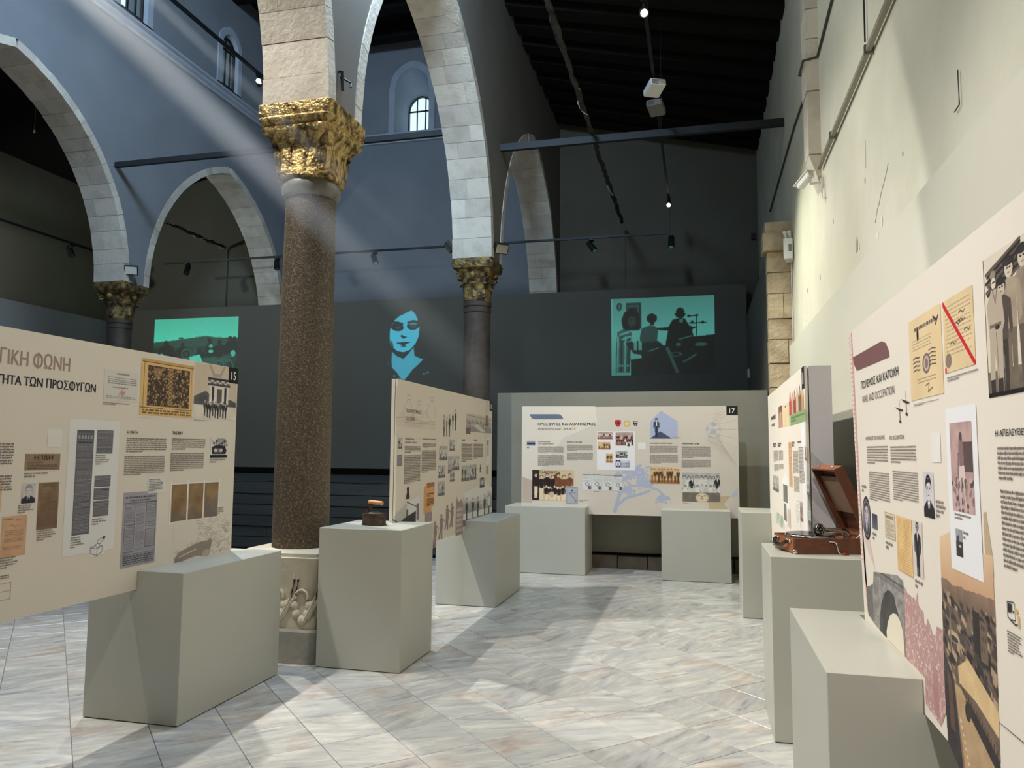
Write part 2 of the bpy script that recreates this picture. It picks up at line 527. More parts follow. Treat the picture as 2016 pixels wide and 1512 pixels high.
def window(name, axis, c, face, half, z0, zs, sgn, depth, label, trimw=0.15, gh=None, gz0=None, gzs=None):
    """arched window: stone surround, deep splayed reveal, iron frame and glass"""
    root = empty(name, (c, face, z0) if axis == 'Y' else (face, c, z0), label, None, None, 'structure')

    def P(a, d, z):
        return (a, face + sgn * d, z) if axis == 'Y' else (face + sgn * d, a, z)
    gh = half * .62 if gh is None else gh
    gz0 = z0 + 0.05 if gz0 is None else gz0
    gzs = zs - 0.1 if gzs is None else gzs
    out = arch_pts(c, half + trimw, z0, zs)
    inn = arch_pts(c, half, z0, zs)
    gl = arch_pts(c, gh, gz0, gzs)
    bm = bmesh.new()
    A = [bm.verts.new(P(a, -0.03, z)) for a, z in out]
    B = [bm.verts.new(P(a, -0.03, z)) for a, z in inn]
    C_ = [bm.verts.new(P(a, 0.08, z)) for a, z in out]
    for i in range(len(A) - 1):
        bm.faces.new((A[i], A[i + 1], B[i + 1], B[i]))
        bm.faces.new((A[i], C_[i], C_[i + 1], A[i + 1]))
    fin('surround', bm, M_trim, root)
    bm = bmesh.new()
    lo_ = [bm.verts.new(P(a, 0.004, z)) for a, z in out[1:-1]]
    hi_ = [bm.verts.new(P(a, 0.004, zs + half * 2.2)) for a, z in out[1:-1]]
    for i in range(len(lo_) - 1):
        bm.faces.new((lo_[i], lo_[i + 1], hi_[i + 1], hi_[i]))
    fin('spandrel', bm, M_nave, root)
    bm = bmesh.new()
    B = [bm.verts.new(P(a, -0.03, z)) for a, z in inn]
    G = [bm.verts.new(P(a, depth, z)) for a, z in gl]
    for i in range(len(B) - 1):
        bm.faces.new((B[i], B[i + 1], G[i + 1], G[i]))
    bm.faces.new((B[0], G[0], G[-1], B[-1]))
    # closing wall round the glass
    W0 = [bm.verts.new(P(a, depth, z)) for a, z in arch_pts(c, half + .3, z0 - .2, zs)]
    for i in range(len(G) - 1):
        bm.faces.new((G[i], G[i + 1], W0[i + 1], W0[i]))
    bm.faces.new((G[0], W0[0], W0[-1], G[-1]))
    fin('reveal', bm, M_trim, root)
    bm = bmesh.new()
    fr = arch_pts(c, gh - 0.025, gz0 + .03, gzs)
    G0 = [bm.verts.new(P(a, depth - .03, z)) for a, z in gl]
    F0 = [bm.verts.new(P(a, depth - .03, z)) for a, z in fr]
    F1 = [bm.verts.new(P(a, depth + .02, z)) for a, z in fr]
    for i in range(len(G0) - 1):
        bm.faces.new((G0[i], G0[i + 1], F0[i + 1], F0[i]))
        bm.faces.new((F0[i], F0[i + 1], F1[i + 1], F1[i]))
    bm.faces.new((G0[0], F0[0], F0[-1], G0[-1]))
    fin('frame', bm, M_black, root)
    top = gzs + gh * 1.0
    for a in (-gh * .32, gh * .34):
        bm = bmesh.new()
        p0, p1 = P(c + a - .012, depth - .03, gz0), P(c + a + .012, depth - .005, top)
        bx(bm, min(p0[0], p1[0]), max(p0[0], p1[0]), min(p0[1], p1[1]), max(p0[1], p1[1]), p0[2], p1[2])
        fin('glazing_bar', bm, M_black, root)
    bm = bmesh.new()
    p0, p1 = P(c - gh, depth - .03, gzs - .02), P(c + gh, depth - .005, gzs + .012)
    bx(bm, min(p0[0], p1[0]), max(p0[0], p1[0]), min(p0[1], p1[1]), max(p0[1], p1[1]), p0[2], p1[2])
    fin('glazing_bar', bm, M_black, root)
    bm = bmesh.new()
    gp = [bm.verts.new(P(a, depth + .01, z)) for a, z in gl]
    bm.faces.new(gp)
    bm.normal_update()
    bmesh.ops.triangulate(bm, faces=bm.faces)
    fin('pane', bm, M_glass, root)
    return root


M_glass = bpy.data.materials.new('window_glass')
M_glass.use_nodes = True
N_, L_ = M_glass.node_tree.nodes, M_glass.node_tree.links
tr = N_.new('ShaderNodeBsdfTransparent')
tr.inputs['Color'].default_value = (0.9, 0.95, 0.93, 1)
gz = N_.new('ShaderNodeBsdfGlossy')
gz.inputs['Roughness'].default_value = 0.05
mxs = N_.new('ShaderNodeMixShader')
mxs.inputs[0].default_value = 0.06
L_.new(tr.outputs[0], mxs.inputs[1])
L_.new(gz.outputs[0], mxs.inputs[2])
L_.new(mxs.outputs[0], N_['Material Output'].inputs['Surface'])

window('window_1', 'Y', -6.10, YE - .02, 0.40, 8.52, 9.55, 1, 0.6, 'arched window with white glass high in the end wall', 0.14, 0.31, 8.56, 9.28)


# ------------------------------------------------------------------ arcades
def intr(y, c, half):
    r = (half * half + RISE * RISE) / (2 * half)
    return SPR + math.sqrt(max(0.0, r * r - (abs(y - c) + r - half) ** 2))


def arcade(name, xc, bays, ystart, solid_to, ztop, m_nave, m_aisle, nave_right, label):
    """bays: list of (y0, y1) clear openings"""
    bm = bmesh.new()
    prof = [(ystart, 0.0), (solid_to, 0.0)]      # (y, underside)
    for y0, y1 in bays:
        c, half = (y0 + y1) / 2, (y1 - y0) / 2
        r = (half * half + RISE * RISE) / (2 * half)
        ro = r + VR
        cl = c + (r - half)
        th = math.acos((r - half) / ro)
        prof.append((max(y0 - VR, prof[-1][0] + 1e-4), SPR))
        side = [(cl - ro * math.cos(th * k / 14), SPR + ro * math.sin(th * k / 14)) for k in range(1, 15)]
        side = [p for p in side if p[0] > prof[-1][0] + 1e-5]
        prof += side + [(2 * c - y, z) for y, z in side[-2::-1]]
        prof.append((y1 + VR, SPR))
    if prof[-1][0] < YE - .01:
        prof.append((YE, SPR))
    rows = []
    for y, z in prof:
        rows.append([bm.verts.new((x, y, q)) for x, q in ((xc - TH / 2, z), (xc - TH / 2, ztop), (xc + TH / 2, ztop), (xc + TH / 2, z))])
    for A_, B_ in zip(rows[:-1], rows[1:]):
        for i in range(4):
            f = bm.faces.new((A_[i], B_[i], B_[(i + 1) % 4], A_[(i + 1) % 4]))
            f.material_index = (0 if nave_right == (i == 2) else 1) if i in (0, 2) else 1
    bm.faces.new(rows[0])
    bm.faces.new(rows[-1][::-1])
    o = fin(name, bm, [m_nave, m_aisle])
    tag(o, label, None, None, 'structure')
    # voussoirs: courses of dressed stone, each block its own piece
    rn = random.Random(len(name))
    for y0, y1 in bays:
        c, half = (y0 + y1) / 2, (y1 - y0) / 2
        r = (half * half + RISE * RISE) / (2 * half)
        th = math.acos((r - half) / r)
        for side in (-1, 1):
            cc = c - side * (r - half)
            n = 15
            cuts = [0.0]
            for k in range(n):
                cuts.append(cuts[-1] + rn.uniform(.8, 1.25))
            cuts = [x / cuts[-1] * th for x in cuts]
            for k in range(n):
                a0, a1 = cuts[k] + 0.0008, cuts[k + 1] - 0.0008
                xs = [xc - TH / 2 - .012] + ([xc + rn.uniform(-.14, .14)] if rn.random() < .7 else []) + [xc + TH / 2 + .012]
                for i in range(len(xs) - 1):
                    bm = bmesh.new()
                    d = rn.uniform(0, .006)
                    poly = [(cc + side * (r - d) * math.cos(a0), SPR + (r - d) * math.sin(a0)),
                            (cc + side * (r + VR) * math.cos(a0), SPR + (r + VR) * math.sin(a0)),
                            (cc + side * (r + VR) * math.cos(a1), SPR + (r + VR) * math.sin(a1)),
                            (cc + side * (r - d) * math.cos(a1), SPR + (r - d) * math.sin(a1))]
                    e0 = rn.uniform(0, .006)
                    prism(bm, poly, xs[i] + (.0012 if i else e0), xs[i + 1] - (.0012 if i < len(xs) - 2 else e0), 'X')
                    fin('voussoir', bm, M_stone, o, bevel=0.0025)
    return o


HW = 0.29
wr = arcade('wall_arcade_right', XA, [(.7 + HW, 5.45 - HW), (5.45 + HW, 10.2 - HW), (10.2 + HW, 14.86)], YF, .7 + HW - VR, 8.40, M_nave, M_arc_aisle, False,
            'pointed stone arches between nave and right aisle')
wl = arcade('wall_arcade_left', XB, [(.7 + HW, 5.5 - HW), (5.5 + HW, 10.4 - HW), (10.4 + HW, 14.86)], YF, .7 + HW - VR, 8.40, M_nave, M_arc_aisle, True,
            'pointed stone arches between nave and left aisle')
# upper walls of the nave
tag(box('wall_nave_right', XA - TH / 2, XA + TH / 2, YF, YE, 8.40, 12, M_nave), 'upper nave wall over the right arcade', kind='structure')
bm = bmesh.new()
wins = [(10.02, .33, 8.62), (12.62, .27, 8.62)]
y = YF
for c, h, z0 in wins:
    bx(bm, XB - TH / 2, XB + TH / 2, y, c - h - .1, 8.40, 12)
    bx(bm, XB - TH / 2, XB + TH / 2, c - h - .1, c + h + .1, 8.40, z0)
    bx(bm, XB - TH / 2, XB + TH / 2, c - h - .1, c + h + .1, 9.98, 12)
    y = c + h + .1
bx(bm, XB - TH / 2, XB + TH / 2, y, YE, 8.40, 12)
tag(fin('wall_nave_left', bm, M_nave), 'upper nave wall with clerestory windows over the left arcade', kind='structure')
window('window_2', 'X', 10.02, XB + TH / 2, .30, 8.62, 9.45, -1, .06, 'clerestory window at the top edge of the photo', .13, .27, 8.66, 9.42)
window('window_3', 'X', 12.62, XB + TH / 2, .26, 8.62, 9.42, -1, .06, 'narrow arched clerestory window left of the gilded capital', .12, .23, 8.66, 9.39)


def moulding(name, pts, axis, a0, a1, label):
    bm = bmesh.new()
    prism(bm, pts, a0, a1, axis)
    return tag(fin(name, bm, M_trim), label, kind='structure')


xb = XB + TH / 2
moulding('trim_1', [(xb - .02, 8.30), (xb + .05, 8.32), (xb + .05, 8.36), (xb + .09, 8.40), (xb + .09, 8.44), (xb + .13, 8.47), (xb + .13, 8.51), (xb - .02, 8.53)], 'Y', YF, YE,
         'moulded string course along the left nave wall')
yb = YE - .02
bm = bmesh.new()
prism(bm, [(yb + .02, 8.30), (yb - .05, 8.32), (yb - .05, 8.36), (yb - .09, 8.40), (yb - .09, 8.44), (yb - .13, 8.47), (yb - .13, 8.51), (yb + .02, 8.53)], XB + TH / 2, XA - TH / 2, 'X')
tag(fin('trim_2', bm, M_trim), 'moulded string course under the end wall window', kind='structure')

# ceilings
cl = empty('ceiling', (XA, 10, 8.3), 'black timber shed roof over the right aisle', None, None, 'structure')
ZL, ZRt = 8.36, 7.44
bm = bmesh.new()
prism(bm, [(XA + TH / 2 - .02, ZL + .16), (XR + .1, ZRt + .14), (XR + .1, ZRt + .34), (XA + TH / 2 - .02, ZL + .36)], YF, YE + .3, 'Y')
fin('boarding', bm, M_timber, cl)
for k in range(34):
    y0 = YF + .3 + k * .57
    if y0 > YE - .1:
        break
    bm = bmesh.new()
    sag = random.uniform(0, .015)
    prism(bm, [(XA + TH / 2, ZL - .10 - sag), (XR, ZRt - .10 - sag), (XR, ZRt + .15), (XA + TH / 2, ZL + .17)], y0, y0 + .30, 'Y')
    fin('rafter', bm, M_timber, cl)
tag(box('ceiling_nave', XB, XA, YF, YE + .3, 10.75, 10.95, M_timber), 'dark timber nave roof', kind='structure')
cn = bpy.data.objects['ceiling_nave']
for k in range(10):
    y0 = 5.4 + k * 1.02
    box('beam', XB + TH / 2, XA - TH / 2, y0, y0 + .26, 10.45, 10.76, M_timber, cn)
bm = bmesh.new()
prism(bm, [(XB - TH / 2, 8.3), (XL, 7.4), (XL, 7.7), (XB - TH / 2, 8.6)], YF, YE, 'Y')
tag(fin('ceiling_left', bm, M_timber), 'dark roof over the left aisle', kind='structure')

# grey linings (dry walls) and platform
ll = tag(box('wall_lining_back', XL + .05, 0.87, 14.8, 14.92, 1.16, 4.73, M_grey_dark), 'dark grey false wall that carries the projections', kind='structure')
tag(box('wall_lining_left', -13.05, -12.98, YF, 14.8, 0, 4.40, M_nave), 'blue grey false wall of the left aisle', kind='structure')
tag(box('wall_lining_right', 0.87, XR, 10.12, 14.8, 0, 4.12, M_grey_dark), 'grey lining beyond the stone pilaster', kind='structure')
bm = bmesh.new()
bx(bm, 1.08, XR, YF, 9.95, 1.81, 2.86)
tag(fin('wall_lining_near', bm, M_lining), 'pale lining board along the right wall', kind='structure')
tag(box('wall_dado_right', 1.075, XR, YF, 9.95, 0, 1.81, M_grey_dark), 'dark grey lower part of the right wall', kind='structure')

pf = empty('floor_platform', (-5, 10.6, 0), 'low dark stone platform at the end of the church', None, None, 'structure')
box('platform_top', XL, .86, 10.62, YE, .02, 1.025, M_platform, pf)
rn = random.Random(3)
for c in range(6):
    z0 = 0.04 + c * .165
    x = -13.0
    while x < .8:
        w = rn.uniform(.7, 1.7)
        x1 = min(.84, x + w)
        mm = M_platform
        if -5.15 < x < -4.35 and c in (3, 4, 5):
            x1 = min(x1, x + .75)
        d = rn.uniform(0, .035)
        br = (-5.0 < x < -4.3 and c in (2, 3, 4)) or (-3.2 < x < -2.3 and c > 2)
        box('stone_block', x + .004, x1 - .004, 10.555 + d, 10.66, z0 + .006, z0 + .159, M_brown_stone if br else mm, pf, bevel=.012)
        x = x1
rb = random.Random(5)
x = -2.75
while x < .8:
    x1 = min(.85, x + rb.uniform(.3, .5))
    box('base_stone', x + .006, x1 - .006, 10.30 + rb.uniform(0, .03), 10.56, 0.0, .17 - rb.uniform(0, .02), M_brown_stone, pf, bevel=.015)
    x = x1
# low partition behind panel seventeen
tag(box('partition_board', -2.80, .855, 10.42, 10.52, .20, 2.37, mat('greige_paint', rgb(140, 137, 122), rgb(143, 140, 125), rough=0.7), bevel=.004),
    'plain grey green partition board standing behind the sports panel', 'partition')

# stone pilaster and wall rib on the right wall
pil = empty('wall_pilaster', (1.0, 9.9, 0), 'rough stone pilaster on the right wall', None, None, 'structure')
box('core', .87, XR, 9.93, 10.13, 0, 4.36, M_mortar, pil)
z = 0.0
rp = random.Random(9)
hs = [.30, .28, .31, .29, .33, .30, .28, .27, .30, .30, .26, .32, .27, .27]
for k, h in enumerate(hs):
    x0 = .84 + rp.uniform(-.004, .012)
    spl = rp.uniform(1.02, 1.09) if k in (3, 6, 9, 11) else None
    segs = [(x0, 1.14)] if spl is None else [(x0, spl), (spl, 1.14)]
    for a, b in segs:
        box('stone_block', a + .003, b - .003, 9.90 + rp.uniform(-.018, .012), 10.12, z + .006, z + h - .006, M_stone_p, pil, bevel=.014)
    z += h
box('cap_block', .79, 1.14, 9.82, 10.14, z, z + .22, M_stone_p, pil, bevel=.03)
box('cap_block', .82, 1.14, 9.84, 10.14, z + .22, z + .36, M_stone_p, pil, bevel=.03)
rib = empty('wall_rib', (1.1, 7.9, 4.2), 'pale stone rib let into the upper right wall', None, None, 'structure')
z = 4.36
for h in (.62, .52, .30, .42, .36, .5, .5):
    bm = bmesh.new()
    bx(bm, 1.025 + rp.uniform(-.004, .004), XR + .05, 7.42, 7.72, z + .006, z + h - .006)
    fin('stone_block', bm, M_stone, rib, bevel=.012)
    z += h
bm = bmesh.new()
prism(bm, [(1.03, 4.36), (XR + .02, 4.36), (XR + .02, 3.98)], 7.44, 7.70, 'Y')
fin('tapered_foot', bm, M_stone, rib)

rc = random.Random(21)
wrt = bpy.data.objects['wall_right']
M_flake = mat('bare_white_plaster', rgb(226, 222, 208), rough=.9)
M_crack = mat('plaster_crack', rgb(160, 153, 132), rough=.95)
for (y, z, s_, m__) in ((5.15, 3.02, .030, M_flake), (5.28, 2.97, .022, M_flake), (5.95, 3.08, .045, M_crack), (5.86, 3.05, .020, M_flake), (7.7, 3.25, .02, M_crack), (8.75, 3.02, .030, M_flake), (8.95, 2.95, .034, M_flake),
                        (8.60, 3.30, .018, M_crack), (6.9, 3.55, .016, M_crack), (4.6, 3.25, .012, M_crack), (5.6, 3.45, .014, M_crack)):
    bm = bmesh.new()
    n = 9
    pts = [(y + s_ * rc.uniform(.5, 1.1) * math.cos(k * 2 * math.pi / n), z + 1.6 * s_ * rc.uniform(.5, 1.1) * math.sin(k * 2 * math.pi / n)) for k in range(n)]
    prism(bm, pts, XR - .003, XR + .002, 'X')
    fin('plaster_flake', bm, m__, wrt)
bm = bmesh.new()
tube(bm, [(XR, 5.35 - .05 * k + rc.uniform(-.02, .02), 3.08 + .03 * k + rc.uniform(-.012, .012)) for k in range(9)], .0035, 4)
fin('plaster_crack', bm, M_crack, wrt)
bm = bmesh.new()
tube(bm, [(XR, 5.55 + rc.uniform(-.01, .01), 3.52 + .05 * k) for k in range(5)], .003, 4)
fin('plaster_crack', bm, M_crack, wrt)


# ------------------------------------------------------------------ columns
def noise_push(vs, amp, sc, centre):
    from mathutils import noise
    for v in vs:
        d = Vector((v.co.x - centre[0], v.co.y - centre[1], 0))
        if d.length > 1e-6:
            d.normalize()
            v.co += d * amp * noise.noise(v.co * sc)


def leaf(bm, cx, cy, ang, r0, r1, z0, z1, w, curl=.05):
    """one acanthus leaf: ribbed tongue on the bell that curls out at its tip"""
    n, k = 7, 5
    rows = []
    for i in range(n + 1):
        t = i / n
        z = z0 + (z1 - z0) * math.sin(min(1, t * 1.12) * math.pi / 2) - (0.02 if t == 1 else 0)
        r = r0 + (r1 - r0) * t + curl * max(0, t - .55) ** 1.5 * 3 + .022
        ww = w * (0.65 + .5 * math.sin(t * math.pi * .85)) * (1 if t < .85 else .62)
        row = []
        for j in range(k):
            s = (j / (k - 1) - .5) * 2
            rr = r - .018 * abs(s) ** 1.5 + (.008 if j % 2 == 0 else 0)
            a = ang + s * ww / max(r, .05)
            row.append(bm.verts.new((cx + rr * math.cos(a), cy + rr * math.sin(a), z)))
        rows.append(row)
    for i in range(n):
        for j in range(k - 1):
            bm.faces.new((rows[i][j], rows[i][j + 1], rows[i + 1][j + 1], rows[i + 1][j]))
    inner = [[bm.verts.new((cx + (v.co.x - cx) * .86, cy + (v.co.y - cy) * .86, v.co.z)) for v in row] for row in (rows[0], rows[-1])]


def volute(bm, cx, cy, ang, r, z, s):
    """spiral scroll standing out at a corner"""
    ux, uy = math.cos(ang), math.sin(ang)
    pts, rad = [], []
    for k in range(17):
        t = k / 16
        a = t * 2.6 * math.pi
        q = s * (1 - .78 * t)
        pts.append((cx + ux * (r + q * math.cos(a + .6)), cy + uy * (r + q * math.cos(a + .6)), z + q * math.sin(a + .6)))
        rad.append(s * (.30 - .12 * t))
    tube(bm, pts, rad, 6)


def shaft(cx, cy, z0, z1, r0, r1, m, root):
    bm = bmesh.new()
    prof = []
    for k in range(13):
        t = k / 12
        prof.append((z0 + (z1 - z0) * t, r0 + (r1 - r0) * t ** 1.6, 2))
    loft(bm, cx, cy, prof, 48)
    return fin('shaft', bm, m, root, smooth=True)


def ring(name, cx, cy, prof, m, root, n=40):
    bm = bmesh.new()
    loft(bm, cx, cy, [(z, r, 2) for z, r in prof], n)
    return fin(name, bm, m, root, smooth=True)


# near column
CX, CY = -3.05, 5.45
c1 = empty('column', (CX, CY, 0), 'tall brown granite column with bright gilded capital, nearest the viewer', 'column', 'arcade columns')
bm = bmesh.new()
loft(bm, CX, CY, [(0, .335, 14), (.225, .335, 14), (.24, .325, 14)], 40)
fin('base_block', bm, M_grey_block, c1, bevel=.004)
bm = bmesh.new()
vs = loft(bm, CX, CY, [(.24, .30, 9), (.30, .305, 8), (.42, .30, 6), (.58, .315, 6), (.70, .33, 8), (.755, .338, 10), (.76, .325, 10), (.785, .325, 10), (.80, .31, 8)], 56)
# carved relief: tongues, hooks and drops on each face
for f in range(4):
    X = Matrix.Translation((CX, CY, 0)) @ Matrix.Rotation(f * math.pi / 2, 4, 'Z')
    def T(p):
        return X @ Vector(p)
    y = -.308
    for x in (-.20, 0.0, .20):
        pts = [T((x + .05 * math.cos(a), y - .006, .475 + .05 * math.sin(a))) for a in np.linspace(-.3, math.pi + .3, 10)]
        tube(bm, pts, .011, 6)
        for dx, dz in ((-.06, -.03), (.06, -.03), (-.045, -.09), (.045, -.09), (0, -.135)):
            ellipsoid(bm, T((x + dx, y + .004, .44 + dz)), .036, .022, .04, Matrix.Rotation(f * math.pi / 2, 4, 'Z'))
        pts = [T((x + .02, y, .30)), T((x + .10, y - .004, .45)), T((x + .14, y - .006, .60)), T((x + .15, y - .012, .74))]
        tube(bm, pts, [.02, .014, .012, .010], 6)
        pts = [T((x + .055, y, .34)), T((x + .14, y - .004, .47)), T((x + .17, y - .006, .60)), T((x + .18, y - .012, .74))]
        tube(bm, pts, [.016, .012, .010, .008], 6)
fin('carved_base', bm, M_marble_carved, c1, smooth=True)
shaft(CX, CY, .79, 3.60, .216, .197, M_granite, c1)
ring('collar', CX, CY, [(3.56, .20), (3.575, .222), (3.61, .232), (3.65, .232), (3.68, .222), (3.70, .205)], M_collar, c1)
bm = bmesh.new()
prof = [(3.685, .215, 2.4), (3.70, .238, 2.8), (3.735, .242, 3.2), (3.76, .230, 3.6), (3.80, .226, 4.0), (3.90, .228, 4.6), (3.97, .242, 5.5), (4.02, .266, 8), (4.05, .285, 10)]
vs = loft(bm, CX, CY, prof, 72)
bmesh.ops.subdivide_edges(bm, edges=[e for e in bm.edges if abs(e.verts[0].co.z - e.verts[1].co.z) > .03], cuts=3)
noise_push(bm.verts, .012, 14, (CX, CY))
cap = fin('capital_bell', bm, M_gold, c1, smooth=True)
for k in range(4):
    a = math.pi / 4 + k * math.pi / 2
    bm = bmesh.new()
    pts, rad = [], []
    for t in np.linspace(0, 1, 8):
        r = .262 + .07 * t ** 3
        pts.append((CX + r * math.cos(a), CY + r * math.sin(a), 3.74 + .30 * t))
        rad.append(.026 + .012 * math.sin(t * math.pi))
    tube(bm, pts, rad, 8)
    fin('corner_leaf', bm, M_gold_old, c1, smooth=True)
    a = k * math.pi / 2
    for da in (-.33, .33):
        bm = bmesh.new()
        pts = [(CX + r * math.cos(a + da), CY + r * math.sin(a + da), z) for r, z in ((.226, 3.76), (.228, 3.86), (.236, 3.95), (.262, 4.03))]
        tube(bm, pts, [.012, .018, .018, .014], 8)
        fin('face_rib', bm, M_gold, c1, smooth=True)
bm = bmesh.new()
prof = [(4.03, .285, 12), (4.045, .30, 14), (4.075, .306, 14), (4.085, .29, 14), (4.10, .292, 14), (4.115, .312, 14), (4.145, .322, 16), (4.16, .31, 16), (4.17, .312, 16), (4.185, .322, 16), (4.255, .326, 16), (4.262, .316, 16)]
loft(bm, CX, CY, prof, 88)
noise_push(bm.verts, .006, 18, (CX, CY))
fin('abacus', bm, M_gold, c1, smooth=True)


def corinthian(cx, cy, zn, zt, r, m, root, mcol, ab=.31):
    """neck ring, bell with two rows of leaves, corner scrolls and moulded abacus"""
    h = zt - zn
    ring('collar', cx, cy, [(zn - .16, r * .99), (zn - .15, r * 1.06), (zn - .10, r * 1.07), (zn - .09, r * 1.0), (zn - .075, r * 1.0), (zn - .065, r * 1.08), (zn - .01, r * 1.09), (zn, r * 1.0)], mcol, root)
    bm = bmesh.new()
    loft(bm, cx, cy, [(zn, r * 1.02, 2), (zn + .03, r * 1.07, 2), (zn + .06, r * .97, 2), (zn + h * .45, r * 1.06, 2.2), (zn + h * .68, r * 1.24, 3), (zn + h * .72, r * 1.28, 3)], 40)
    fin('capital_bell', bm, m, root, smooth=True)
    for k in range(8):
        bm = bmesh.new()
        leaf(bm, cx, cy, k * math.pi / 4 + math.pi / 8 * 0, r * .95, r * 1.08, zn + .05, zn + h * .44, .085)
        fin('acanthus_leaf', bm, m, root, smooth=True)
    for k in range(4):
        bm = bmesh.new()
        a = math.pi / 4 + k * math.pi / 2
        leaf(bm, cx, cy, a, r * .98, r * 1.30, zn + h * .30, zn + h * .70, .075, .07)
        volute(bm, cx, cy, a, r * 1.55, zn + h * .60, .055)
        fin('corner_scroll', bm, m, root, smooth=True)
        bm = bmesh.new()
        ellipsoid(bm, (cx + r * 1.36 * math.cos(k * math.pi / 2), cy + r * 1.36 * math.sin(k * math.pi / 2), zn + h * .62), .05, .05, .045)
        fin('rosette', bm, m, root, smooth=True)
    bm = bmesh.new()
    loft(bm, cx, cy, [(zn + h * .70, ab * .80, 9), (zn + h * .76, ab * .86, 10), (zn + h * .78, ab * .97, 12), (zn + h * .93, ab * 1.02, 14), (zn + h * .95, ab * .97, 14), (zt, ab * .97, 14)], 64)
    noise_push(bm.verts, .006, 16, (cx, cy))
    fin('abacus', bm, m, root, smooth=True)


def far_column(cx, cy, label, m_shaft, m_cap):
    c = empty('column', (cx, cy, 0), label, 'column', 'arcade columns')
    bm = bmesh.new()
    loft(bm, cx, cy, [(0, .33, 14), (.22, .33, 14), (.24, .30, 10)], 40)
    fin('base_block', bm, M_grey_block, c)
    ring('base_moulding', cx, cy, [(.24, .29), (.27, .305), (.33, .305), (.36, .27), (.40, .255), (.44, .27), (.48, .27), (.50, .23)], M_brown_stone, c)
    shaft(cx, cy, .48, 3.52, .198, .186, m_shaft, c)
    corinthian(cx, cy, 3.64, 4.22, .186, m_cap, c, m_shaft, .30)
    return c


c2 = far_column(-3.05, 10.2, 'dark column with worn gilt capital behind the culture panel', M_dark_shaft, M_gold_old)
c3 = far_column(-9.22, 10.4, 'dark column with curled leaf capital in the far arcade at left', M_dark_shaft, M_gold_old)


# ------------------------------------------------------------------ plinths
def plinth(x0, x1, y0, y1, h, label, slot=None, slot_axis='Y', s0=None, s1=None, depth=.112):
    """painted box; slot = (low, high) across, s0..s1 along: groove that holds a panel"""
    if slot is None:
        xs, ys, H = [x0, x1], [y0, y1], {(0, 0): h}
    elif slot_axis == 'Y':
        xs = [x0, slot[0], slot[1], x1]
        ys = sorted({y0, y1, *(q for q in (s0, s1) if q is not None)})
        H = {(i, j): (h - depth if i == 1 and (s0 is None or ys[j] >= s0 - 1e-6) and (s1 is None or ys[j + 1] <= s1 + 1e-6) else h) for i in range(3) for j in range(len(ys) - 1)}
    else:
        ys = [y0, slot[0], slot[1], y1]
        xs = sorted({x0, x1, *(q for q in (s0, s1) if q is not None)})
        H = {(i, j): (h - depth if j == 1 and (s0 is None or xs[i] >= s0 - 1e-6) and (s1 is None or xs[i + 1] <= s1 + 1e-6) else h) for i in range(len(xs) - 1) for j in range(3)}
    bm = bmesh.new()
    zb = 0.004
    V = {}
    def v(x, y, z):
        k = (round(x, 5), round(y, 5), round(z, 5))
        if k not in V:
            V[k] = bm.verts.new(k)
        return V[k]
    nx, ny = len(xs) - 1, len(ys) - 1
    def hh(i, j):
        return H[(i, j)] if 0 <= i < nx and 0 <= j < ny else zb
    for i in range(nx):
        for j in range(ny):
            z = H[(i, j)]
            bm.faces.new((v(xs[i], ys[j], z), v(xs[i + 1], ys[j], z), v(xs[i + 1], ys[j + 1], z), v(xs[i], ys[j + 1], z)))
            bm.faces.new((v(xs[i], ys[j], zb), v(xs[i], ys[j + 1], zb), v(xs[i + 1], ys[j + 1], zb), v(xs[i + 1], ys[j], zb)))
            for (di, dj, a, b) in ((-1, 0, (xs[i], ys[j]), (xs[i], ys[j + 1])), (1, 0, (xs[i + 1], ys[j]), (xs[i + 1], ys[j + 1])),
                                   (0, -1, (xs[i], ys[j]), (xs[i + 1], ys[j])), (0, 1, (xs[i], ys[j + 1]), (xs[i + 1], ys[j + 1]))):
                zz = hh(i + di, j + dj)
                if zz < z - 1e-6:
                    mids = [h - depth] if (zz == zb and z == h and slot is not None) else []
                    lv = [zz] + mids + [z]
                    for q in range(len(lv) - 1):
                        try:
                            bm.faces.new((v(*a, lv[q]), v(*b, lv[q]), v(*b, lv[q + 1]), v(*a, lv[q + 1])))
                        except ValueError:
                            pass
    bmesh.ops.dissolve_limit(bm, angle_limit=.01, verts=bm.verts, edges=bm.edges)
    o = fin('display_plinth', bm, M_plinth)
    o.data.transform(Matrix.Translation((-(x0 + x1) / 2, -(y0 + y1) / 2, 0)))
    o.location = ((x0 + x1) / 2, (y0 + y1) / 2, 0)
    md = o.modifiers.new('bevel', 'BEVEL')
    md.width = .003
    md.segments = 1
    md.limit_method = 'ANGLE'
    return tag(o, label, 'plinth', 'grey display plinths')


LOW, TALL = .845, .985
plinth(-3.49, -2.86, 3.81, 4.858, LOW, 'low grey plinth in the left foreground that carries the beige refugee panel', (-3.222, -3.168), 'Y', None, 4.722)
plinth(-2.70, -2.058, 5.09, 5.735, TALL, 'tall grey plinth with the old iron on top', (-2.384, -2.328), 'Y', 5.608, None, .2495)
plinth(-2.635, -2.0, 7.435, 8.48, LOW, 'low grey plinth under the far end of the culture panel', (-2.384, -2.328), 'Y', None, 8.432)
plinth(-2.475, -1.43, 9.63, 10.26, LOW, 'low grey plinth under the left end of the sports panel', (9.928, 9.982), 'X', -2.327, None)
plinth(-.484, .335, 9.55, 10.26, LOW, 'low grey plinth under the right end of the sports panel', (9.928, 9.982), 'X', None, None)
plinth(.362, 1.0, 7.62, 8.26, TALL, 'tall narrow-looking grey plinth half hidden behind the gramophone plinth', (.630, .796), 'Y', None, 7.702, .2495)
